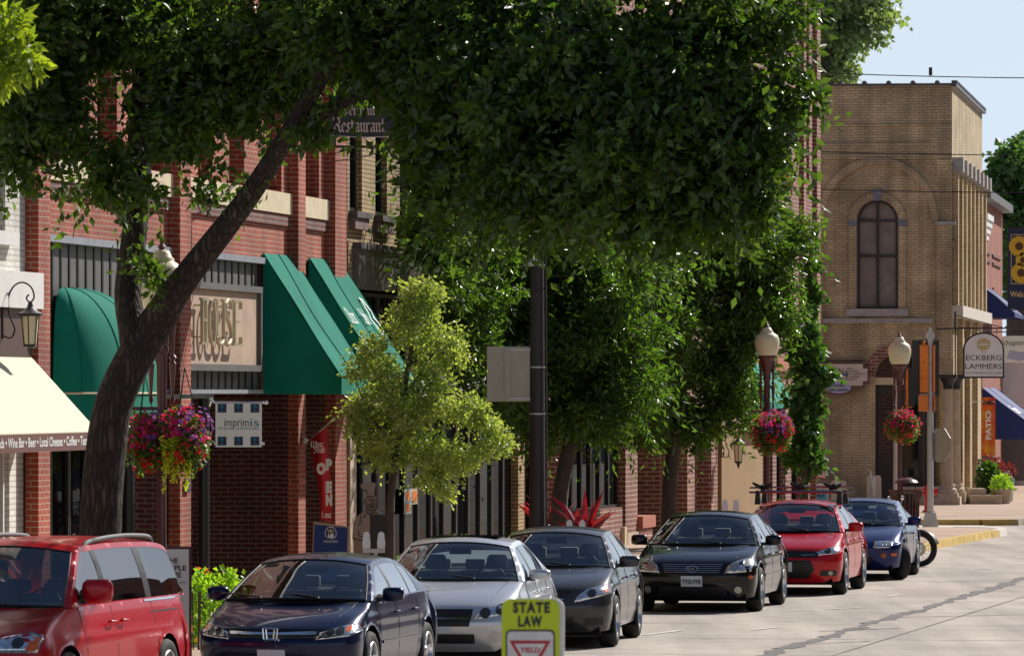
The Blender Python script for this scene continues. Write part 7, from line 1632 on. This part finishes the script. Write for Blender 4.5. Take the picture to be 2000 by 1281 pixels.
    sy = cy+1.35; st = min(H-.42, bz+.27)
    for x in (-.37, .37): seat(x, sy, .5, .6, st)
    ry = sy+.88; m = MB(); m.prism([(-hw+.2,.6),(hw-.2,.6),(hw-.22,bz+.06),(-hw+.22,bz+.06)], 'y', ry, ry+.12); m.build('rear_seat', M[P_.get('rseatm', 'seat')], T, bev=.02)
    for x in (-.42, 0, .42): m = MB(); m.box(x-.12, x+.12, ry+.03, ry+.11, bz+.07, bz+.2); m.build('rear_headrest', M[P_.get('rseatm', 'seat')], T, bev=.025)
    m = MB(); m.box(-.13,.13,at-.02,at+.01,H-.20,H-.125); m.tube([(0,at,H-.12),(0,at-.06,H-.06)], .01, 5); m.build('rear_view_mirror', M['plastic'], T)
    return T, decal, B, X
M['darklens'] = mat('projector_lens', (.05,.055,.06), .08, metal=.3); M['brake'] = mat('brake_disc', (.04,.04,.04), .5, metal=.5); M['plate'] = mat('number_plate', (.55,.62,.68), .5); M['fogl'] = mat('fog_lens', (.35,.36,.33), .2, metal=.5)
M['tail'] = mat('tail_lamp_red', (.35,.01,.01), .15); M['grille'] = mat('grille_black', (.008,.008,.008), .5)
def rect(x0, x1, z0, z1): return [(x0,z0),(x1,z0),(x1,z1),(x0,z1)]
def ell(cx, cz, rx, rz, n=16): return [(cx+rx*math.cos(t), cz+rz*math.sin(t)) for t in np.linspace(0, 2*math.pi, n+1)[:-1]]
def place(px, py, h, W, fo, wb, s=None):
    """ground point of the image-right front tyre -> nose origin"""
    if s is None: g_ = G(px, py)
    else: d = F/s; g_ = Vector(((px-1000)/s, d, 0))
    hd = R(h); xo = W/2-.02
    return (g_.x-xo*math.cos(hd)-fo*math.sin(hd), g_.y+xo*math.sin(hd)-fo*math.cos(hd), 0)
base = dict(rw=.60, rr=.385, wr=.325, hf=.74, cz=.98, bz=.97, mir=(1.62, 1.03))
def plate_text(T, txt, x, z, y, mt='ink', sz=.085, w=.27):
    t = MB(); put2d(t, text2d(txt, sz, .002, w, 'CENTER'), (x, y, z), (1,0,0), (0,0,1)); return t.build('plate_lettering', M[mt], T)
# minivan
p = dict(base, L=5.14, W=2.02, H=1.74, fo=.95, wb=3.08, wr=.345, rr=.40, hf=.88, cy=1.18, cz=1.12, bz=1.10, dy=4.85, dz=1.12, at=1.95, ct=4.72, cb=4.98, rw=.70, cat='minivan', mir=(1.62,1.25), mir_s=(.15,.08,.115),
    wins=[(1.46,2.33),(2.47,3.62),(3.76,4.93)], doors=[(1.5,1.45),(2.42,2.42),(3.7,3.7)], handles=[2.25,2.62], hz=.93, seatm='seat', rear_drop=.05, rwm='tint', swm='van_tint', wsm='windscreen',
    headlight=[(.50,.70),(.90,.70),(.93,.86),(.80,.90),(.52,.84)], amber=[(.80,.72),(.89,.72),(.91,.84),(.84,.86)], front=[('grille', rect(-.45,.45,.62,.86), 'grille', .006),('crosshair', rect(-.44,.44,.73,.76), 'chrome', .012)])
x0 = 61.0-5.14*math.cos(R(14.6)); hd = R(14.6); rc = Vector((-3.25, 61.0)); 
org = (rc.x-1.0*math.cos(hd)-5.0*math.sin(hd), rc.y+1.0*math.sin(hd)-5.0*math.cos(hd), 0)
T, dc, Bd, Xf = make_car('parked_minivan', 'red minivan with dark roof rails, nearest vehicle at the lower left corner', 'van', org, hd, p)
m = MB()
for sg in (-1, 1): 
    pts = cr([(sg*.66, 2.3, 1.66), (sg*.67, 2.5, 1.715), (sg*.67, 3.4, 1.745), (sg*.66, 4.3, 1.72), (sg*.65, 4.5, 1.65)], 5); m.tube(pts, .026, 6)
m.build('roof_rail', M['dash'], T, smooth=True)
m = MB(); m.box(-.72,-.5,1.30,1.31,1.45,1.55)
dc([(3.74,bz_) for bz_ in ()] or rect(3.5,4.9,1.085,1.105), 'chrome_strip', 'chrome', 'r', off=.008, thick=.006)
dc(rect(3.62,4.9,.97,.985), 'door_track', 'plastic', 'r', off=.004, thick=.004)
# navy sedan
p = dict(base, L=4.50, W=1.80, H=1.435, fo=.93, wb=2.67, cy=1.10, at=1.98, ct=3.35, cb=4.0, dy=3.9, dz=1.04, bz=.96, cz=.98, hf=.71, wins=[(1.36,2.17),(2.25,3.02),(3.06,3.40)], doors=[(1.35,1.3),(2.2,2.2),(3.1,3.22)], handles=[2.05,2.92], mir=(1.52,1.02),
    headlight=[(.47,.585),(.80,.62),(.86,.70),(.845,.755),(.74,.735),(.50,.66)], amber=[(.76,.665),(.845,.70),(.83,.745),(.75,.725)], bulbs=[(-.09,-.01,.04),(.0,.0,.045)],
    front=[('grille', [(-.46,.60),(.46,.60),(.50,.68),(.0,.665),(-.50,.68)], 'grille', .005),('chrome_bar', [(-.47,.645),(-.3,.63),(0,.625),(.3,.63),(.47,.645),(.48,.675),(.3,.665),(0,.66),(-.3,.665),(-.48,.675)], 'chrome', .014),('lower_grille', [(-.45,.28),(.45,.28),(.5,.42),(-.5,.42)], 'grille', .005),('number_plate', rect(-.15,.15,.33,.48), 'plate', .012)])
T, dc, Bd, Xf = make_car('parked_sedan', 'shiny navy blue sedan with a chrome H badge bar, behind the red minivan', 'civic', place(727, 0, 12.0, 1.80, .93, 2.67, s=182.8), R(12.0), p)
e = MB()
for a, b in (((-.035,-.05),(-.045,.05)),((.035,-.05),(.045,.05)),((-.035,0),(.035,0)),((-.07,-.055),(-.08,.06)),((.07,-.055),(.08,.06)),((-.08,.06),(.08,.06)),((-.07,-.055),(.07,-.055))): e.tube([(a[0],-.03,.645+a[1]),(b[0],-.03,.645+b[1])], .010, 5)
e.build('emblem', M['chrome'], T)
dc(rect(1.4,3.15,.50,.53), 'side_moulding', PAINT['civic'], 'r', off=.014, thick=.012)
# silver sedan
p = dict(base, L=4.93, W=1.85, H=1.475, fo=.98, wb=2.80, cy=1.30, at=2.12, ct=3.65, cb=4.3, dy=4.2, dz=1.06, bz=.98, cz=1.0, hf=.76, spokes=5, wins=[(1.52,2.38),(2.46,3.30),(3.34,3.7)], doors=[(1.5,1.45),(2.42,2.42),(3.35,3.5)], handles=[2.22,3.2], handle_m=M['chrome'], mir=(1.72,1.05), mir_s=(.125,.07,.06),
    headlight=[(.42,.575),(.84,.655),(.855,.76),(.835,.80),(.62,.725),(.46,.66)], amber=[(.80,.68),(.85,.69),(.845,.775),(.80,.765)], bulbs=[(-.13,-.04,.062),(.05,.0,.068)],
    front=[('grille', [(-.36,.50),(.36,.50),(.395,.66),(.40,.70),(-.40,.70),(-.395,.66)], 'grille', .006),('grille_bar', rect(-.36,.36,.585,.61), 'chrome', .012),('lower_grille', rect(-.42,.42,.30,.41), 'grille', .006),('lower_vent', [(.55,.30),(.82,.33),(.80,.40),(.62,.45)], 'galv', .006),('number_plate', rect(-.15,.15,.42,.50), 'plate', .012)])
T, dc, Bd, Xf = make_car('parked_sedan', 'silver sedan with a dark sunroof, parked behind the yellow green road sign', 'accord', place(1026, 0, 6.6, 1.85, .98, 2.80, s=167.4), R(6.6), p)
m = MB(); m.box(-.42,.42,2.35,3.1,1.4735,1.481); m.build('sunroof', M['tint2'] if 'tint2' in M else M['pane'], T)
# graphite sedan
p = dict(base, L=4.81, W=1.82, H=1.465, fo=.96, wb=2.78, cy=1.25, at=2.08, ct=3.6, cb=4.2, dy=4.1, dz=1.08, bz=.98, cz=1.0, hf=.78, twin=True, rr=.39, wr=.33, wins=[(1.5,2.33),(2.41,3.25),(3.29,3.65)], doors=[(1.46,1.42),(2.37,2.37),(3.3,3.45)], handles=[2.2,3.15], mir=(1.70,1.05), mir_s=(.13,.07,.07), rseatm='seat_light',
    headlight=[(.45,.58),(.80,.665),(.865,.70),(.865,.80),(.80,.80),(.60,.745),(.50,.67)], amber=[(.80,.70),(.86,.72),(.86,.79),(.81,.785)], bulbs=[(-.03,-.01,.055)],
    front=[('grille', [(-.30,.56),(.30,.56),(.42,.72),(.40,.74),(-.40,.74),(-.42,.72)], 'grille', .006),('grille_bar', rect(-.33,.33,.62,.635), 'chrome', .012),('lower_grille', rect(-.45,.45,.26,.40), 'grille', .006),('lower_vent', [(.56,.29),(.80,.30),(.80,.40),(.58,.38)], 'grille', .006),('number_plate', rect(-.15,.15,.40,.54), 'plate', .012)])
make_car('parked_sedan', 'dark grey sedan with clear headlights, between the silver sedan and the black sedan', 'camry', place(1204, 1262, 7.0, 1.82, .96, 2.78), R(7.0), p)
# black sedan
p = dict(base, L=4.72, W=1.84, H=1.43, fo=.95, wb=2.72, cy=1.22, at=2.0, ct=3.45, cb=4.15, dy=4.05, dz=1.04, bz=.95, cz=.97, hf=.75, spokes=7, wins=[(1.45,2.27),(2.35,3.15),(3.19,3.5)], doors=[(1.42,1.38),(2.31,2.31),(3.2,3.35)], handles=[2.15,3.05], handle_m=M['chrome'], mir=(1.62,1.02), rseatm='seat_light', seatm='seat',
    headlight=[(.47,.575),(.84,.60),(.86,.70),(.855,.78),(.80,.80),(.65,.765),(.52,.69)], bulbs=[(-.11,-.03,.068),(.07,.03,.055)], bulbm='fogl', crease=.008,
    front=[('grille', [(-.40,.575),(.40,.575),(.46,.69),(.40,.72),(-.40,.72),(-.46,.69)], 'grille', .004)]+[('grille_slat', rect(-.40-.01*i,.40+.01*i,.59+.028*i,.596+.028*i), 'alloy', .012) for i in range(5)]+[('emblem', ell(0,.645,.085,.04), 'chrome', .018),('emblem_field', ell(0,.645,.073,.029), 'grille', .024),
      ('lower_grille', [(-.5,.24),(.5,.24),(.48,.38),(-.48,.38)], 'grille', .005),('fog_surround', rect(.55,.8,.27,.40), 'grille', .004),('fog_lamp', ell(.66,.335,.052,.052), 'fogl', .014),('side_marker', ell(.835,.52,.03,.028), 'amber', .012),('number_plate', rect(-.155,.155,.385,.54), 'plate', .025)])
T, dc, Bd, Xf = make_car('parked_sedan', 'black sedan with round lamps, slatted grille and a white number plate', 'kia', place(1487, 1193, 9.4, 1.84, .95, 2.72), R(9.4), p)
plate_text(T, 'TYG\u2022778', 0, .425, -.04); dc(rect(1.35,3.2,.50,.53), 'side_moulding', PAINT['kia'], 'r', off=.014, thick=.012)
t = MB(); put2d(t, text2d('KIA', .035, .001, .09, 'CENTER'), (0,-.034,.632), (1,0,0), (0,0,1)); t.build('emblem_lettering', M['chrome'], T)
m = MB(); 
# bright red sedan with ski rack
p = dict(base, L=4.67, W=1.84, H=1.46, fo=.93, wb=2.70, cy=1.15, at=2.0, ct=3.45, cb=4.2, dy=4.1, dz=1.07, bz=.98, cz=.99, hf=.76, spokes=5, twin=True, wr=.34, rr=.395, rim=.235, wins=[(1.42,2.25),(2.33,3.12),(3.16,3.5)], doors=[(1.4,1.34),(2.29,2.29),(3.2,3.35)], handles=[2.15,3.05], mir=(1.58,1.05),
    headlight=[(.50,.63),(.84,.665),(.865,.73),(.845,.785),(.72,.755),(.52,.685)], bulbs=[(-.02,0,.05)], amber=[(.80,.72),(.855,.73),(.84,.77),(.79,.757)],
    front=[('grille', [(-.54,.60),(.54,.60),(.56,.66),(.50,.70),(0,.71),(-.50,.70),(-.56,.66)], 'grille', .007),('crosshair_bar', [(-.5,.648),(-.3,.638),(-.28,.648),(-.5,.655)], 'alloy', .013),('crosshair_bar', [(.5,.648),(.3,.638),(.28,.648),(.5,.655)], 'alloy', .013),
      ('lower_grille', [(-.40,.27),(.40,.27),(.50,.42),(.44,.56),(-.44,.56),(-.50,.42)], 'grille', .012),('lower_vent', [(.57,.31),(.82,.31),(.83,.40),(.60,.40)], 'grille', .005),('fog_lamp', ell(.74,.355,.035,.035), 'fogl', .012),('number_plate', rect(-.15,.15,.38,.53), 'plate', .022)])
T, dc, Bd, Xf = make_car('parked_sedan', 'bright red sedan carrying a ski rack on its roof, behind the black sedan', 'dart', place(1652, 1160, 9.3, 1.84, .93, 2.70), R(9.3), p)
def rack():
    r = MB(); 
    for y in (2.25, 3.15): r.tube([(-.80, y, 1.585), (.80, y, 1.585)], .018, 6)
    r.tube([(-.78, 2.18, 1.66), (.88, 2.18, 1.68)], .016, 6)
    Tr = thing('roof_rack', 'maroon tinted roof rack with black ski clamps on the bright red sedan', 'roof rack', T.location, T.rotation_euler.z); r.build('crossbar', M['rackbar'], Tr)
    for y in (2.25, 3.15):
        for x in (-.66, .66): q_ = MB(); q_.prism([(x-.05,1.39),(x+.05,1.39),(x+.03,1.61),(x-.03,1.61)], 'y', y-.06, y+.06); q_.build('foot', M['plastic'], Tr, bev=.01)
    for x, a in ((-.62,.3),(-.5,-.5),(-.02,.5),(.1,-.2),(.52,.45),(.62,-.45)):
        q_ = MB(); q_.tube([(x-.12*math.cos(a)*1.0, 2.16, 1.64+.10*(1 if a > 0 else -.1)), (x+.0, 2.16, 1.67), (x+.06, 2.2, 1.66+.12*abs(a))], [.02,.04,.025], 6); q_.build('ski_clamp', M['plastic'], Tr)
M['rackbar'] = mat('rack_bar', (.34,.22,.23), .25, metal=.9)
rack()
# dark blue coupe with turned wheels
p = dict(base, L=4.60, W=1.74, H=1.36, fo=.96, wb=2.64, cy=1.35, at=2.15, ct=3.2, cb=3.95, dy=3.85, dz=.98, bz=.90, cz=.92, hf=.66, wr=.32, rr=.375, spokes=5, steer=R(26), wins=[(1.6,2.62),(2.72,3.3)], doors=[(1.5,1.45),(2.75,2.82)], handles=[2.55], mir=(1.75,.98), crease=.01,
    headlight=[(.40,.56),(.66,.56),(.72,.60),(.72,.66),(.62,.68),(.42,.67)], bulbs=[(0,0,.04)], bulbm='fogl',
    front=[('lower_grille', [(-.35,.26),(.35,.26),(.38,.40),(-.38,.40)], 'grille', .006),('bumper_crease', [(.45,.52),(.85,.52),(.85,.53),(.45,.53)], 'plastic', .004),('fog_lamp', ell(.58,.43,.05,.045), 'amberdark', .012),('corner_lamp', rect(.70,.79,.42,.47), 'amber', .010)])
M['amberdark'] = mat('dull_amber_lens', (.30,.07,.02), .3)
make_car('parked_coupe', 'dark blue coupe with its front wheels turned, farthest car in the row', 'sunfire', place(1766, 1131, 8.8, 1.74, .96, 2.64), R(8.8), p)
# grey-blue estate car seen through the gap at the far right
p = dict(base, L=4.7, W=1.85, H=1.70, fo=.9, wb=2.7, cy=1.1, at=1.9, ct=4.35, cb=4.62, dy=4.5, dz=1.06, bz=1.04, cz=1.05, hf=.85, rw=.66, mir=(1.5,1.15), wr=.35, rr=.40, wins=[(1.4,2.2),(2.3,3.2),(3.3,4.4)], doors=[(1.4,1.4),(2.25,2.25),(3.25,3.25)], handles=[2.1,3.1], rear_drop=.05, group='cars parked along the kerb', cat='car')
Tv, dc, Bd, Xf = make_car('parked_estate', 'grey blue estate car glimpsed beyond the blue awning at the right edge', 'suv', (0,0,0), 0, p)
dd = 193; Tv.location = ((1980-1000)*dd/F+.3, dd+4.7, 0); Tv.rotation_euler = (0, 0, math.pi-R(7))
for s_ in ('r','l'): dc(rect(4.25,4.55,.80,1.0), 'tail_lamp', 'tail', s_, off=.01)
for sg in (-1, 1): dc(rect(min(sg*.62,sg*.86),max(sg*.62,sg*.86),.78,1.0), 'tail_lamp', 'tail', 'b', off=.01)
# motorcycle at the end of the row
def motorcycle():
    g_ = G(1797, 1106); hd = R(-24); T = thing('motorcycle', 'black motorcycle with a spoked front wheel turned out behind the dark blue coupe', 'motorcycle', (g_.x+.0, g_.y, 0), hd)
    # local -x is away to the rear; wheel plane is x-z
    r = .325
    w = MB(); w.lathe([(r-.09,-.055),(r-.02,-.06),(r,-.025),(r,.025),(r-.02,.06),(r-.09,.055),(r-.09,-.055)], (0,0,r), 40, 'y'); wo = w.build('front_wheel', M['rubber'], T, smooth=True)
    s = MB(); s.lathe([(r-.09,-.04),(r-.105,-.03),(r-.105,.03),(r-.09,.04)], (0,0,r), 36, 'y'); s.lathe([(0,-.06),(.04,-.05),(.04,.05),(0,.06)], (0,0,r), 14, 'y')
    for i in range(24):
        a = 2*math.pi*i/24; b = a+(.5 if i % 2 else -.5); s.tube([(.035*math.cos(b),-.03,r+.035*math.sin(b)),((r-.1)*math.cos(a),-.0,r+(r-.1)*math.sin(a))], .004, 4)
    s.build('rim', M['chrome'], wo); b = MB(); b.lathe([(.07,-.075),(.135,-.075),(.135,-.07),(.07,-.07),(.07,-.075)], (0,0,r), 30, 'y'); b.build('brake_disc', M['alloy'], wo)
    f_ = MB(); n = 14
    for i in range(n):
        a, c = R(15+135*i/n), R(15+135*(i+1)/n)
        f_.add([((r+.03)*math.cos(t), yy, r+(r+.03)*math.sin(t)) for t in (a, c) for yy in (-.08, .08)], [(0,1,3,2)]); f_.add([(rr_*math.cos(t), yy, r+rr_*math.sin(t)) for yy in (-.08,.08) for t in (a, c) for rr_ in (r+.03, r-.03)], [(0,1,3,2),(4,5,7,6)])
    f_.build('mudguard', M['black'], T); k = MB()
    for y in (-.095, .095): k.tube([(0,y,r),(-.42,y,1.0)], .027, 8)
    k.tube([(-.42,-.1,1.0),(-.42,.1,1.0)], .03, 8); k.build('fork', M['chrome'], T)
    hb_ = MB(); hb_.tube([(-.62,-.42,1.04),(-.5,-.3,1.10),(-.42,-.1,1.02),(-.42,.1,1.02),(-.5,.3,1.10),(-.62,.42,1.04)], .016, 6); hb_.build('handlebar', M['chrome'], T)
    l = MB(); l.lathe([(0,-.1),(.06,-.1),(.09,0),(.095,.08),(0,.08)], (-.28,0,.86), 16, 'x'); l.build('headlamp', M['chrome'], T)
    for y in (-.36, .36): q_ = MB(); q_.tube([(-.5,y*.85,1.1),(-.48,y,1.22)], .007, 5); q_.sph((-.48,y,1.25), .02, .07, .045); q_.build('mirror', M['chrome'], T)
    t_ = MB(); t_.sph((-.85,0,.80), .32, .15, .14, 16, 10); t_.build('fuel_tank', M['black'], T, smooth=True)
    s_ = MB(); s_.sph((-1.35,0,.72), .34, .15, .08, 16, 8); s_.build('saddle', M['plastic'], T, smooth=True)
    e_ = MB(); e_.box(-1.1,-.62,-.14,.14,.3,.62); e_.lathe([(0,-.2),(.09,-.2),(.09,.2),(0,.2)], (-.75,0,.5), 16, 'y'); e_.tube([(-.6,.14,.35),(-1.2,.18,.25),(-1.9,.18,.3)], .04, 8); e_.build('engine', M['alloy'], T)
    w = MB(); w.lathe([(r-.1,-.07),(r-.02,-.075),(r,-.03),(r,.03),(r-.02,.075),(r-.1,.07),(r-.1,-.07)], (-1.62,0,r), 32, 'y'); w.lathe([(0,-.05),(r-.1,-.03),(r-.1,.03),(0,.05)], (-1.62,0,r), 24, 'y'); w.build('rear_wheel', M['rubber'], T)
    f_ = MB(); f_.tube([(-.42,0,.98),(-.8,0,.66),(-1.3,0,.6),(-1.62,0,r)], .03, 8); f_.tube([(-.45,0,.9),(-.62,0,.35),(-1.15,0,.3),(-1.62,0,r)], .025, 8); f_.build('frame', M['black'], T)
motorcycle()
# ------------------------------------------------------------------ the other side of the street (seen only in reflections)
def opposite():
    specs = [(46, 14, 8.5, 'red_brick', 'low red brick building across the street, mirrored in the minivan glass'), (62, 20, 9.5, 'tan_brick', 'tan brick building across the street, mirrored in the sedan doors'),
             (84, 16, 7.5, 'red_brick2', 'narrow red building across the street'), (102, 26, 10, 'yellow_brick', 'long yellow building across the street'), (130, 22, 8.5, 'maroon_brick', 'dark brick building across the street near the corner'), (165, 30, 9, 'red_brick', 'distant red building across the side street'), (197, 45, 10, 'tan_brick', 'long tan block far along the other side'), (244, 70, 10, 'maroon_brick', 'dark block at the far end of the other side')]
    for y0, w, h, mt, lab in specs:
        h *= 1.7
        f = Frame(29+(y0-60)*.19, y0, .19); T = thing('brick_building', lab, 'building', f.o, f.rz); m = MB()
        ops = [(1+k*2.6, 2.2+k*2.6, 4.6, 6.8) for k in range(int((w-2)/2.6))]+[(1+k*2.6, 2.2+k*2.6, 8.6, 10.8) for k in range(int((w-2)/2.6))]
        m.M = Matrix.Scale(-1, 4, (0,1,0)); wall(m, 0, w, 0, h, 0, ops, .2); m.quad((0,0,h),(w,0,h),(w,10,h),(0,10,h)); m.quad((0,0,0),(0,10,0),(0,10,h),(0,0,h)); m.quad((w,0,0),(w,10,0),(w,10,h),(w,0,h)); m.quad((0,10,0),(w,10,0),(w,10,h),(0,10,h)); m.build('wall', M[mt], T)
        for o in ops: MB().quad((o[0],-.2,o[2]),(o[1],-.2,o[2]),(o[1],-.2,o[3]),(o[0],-.2,o[3])).build('window', M['dark'], T)
        MB().box(.6, w-.6, .01, .06, .5, 3.2).build('shopfront', M['black'], T)
    rs = np.random.RandomState(77)
    B = [(x, 420+rs.uniform(-20,20), 3, 9, 6, rs.uniform(8,13)) for x in range(70, 330, 9)]+[(95+rs.uniform(-5,5), y, 3, 6, 9, rs.uniform(8,13)) for y in range(230, 420, 9)]
    p, q = blob_points(B, 5000, rs, .6, 5); p, q = clusters(p, q, 3, rs, .6); o = leaf_mesh('unseen_woods', p, q, 1.3, M['leaf_far'], None, .45); tag(o, 'unseen woods added beyond the end of the street to darken bonnet reflections', 'woods', kind='stuff')  # out-of-view treeline added so bonnets mirror dark leaves, not bright horizon sky
opposite()
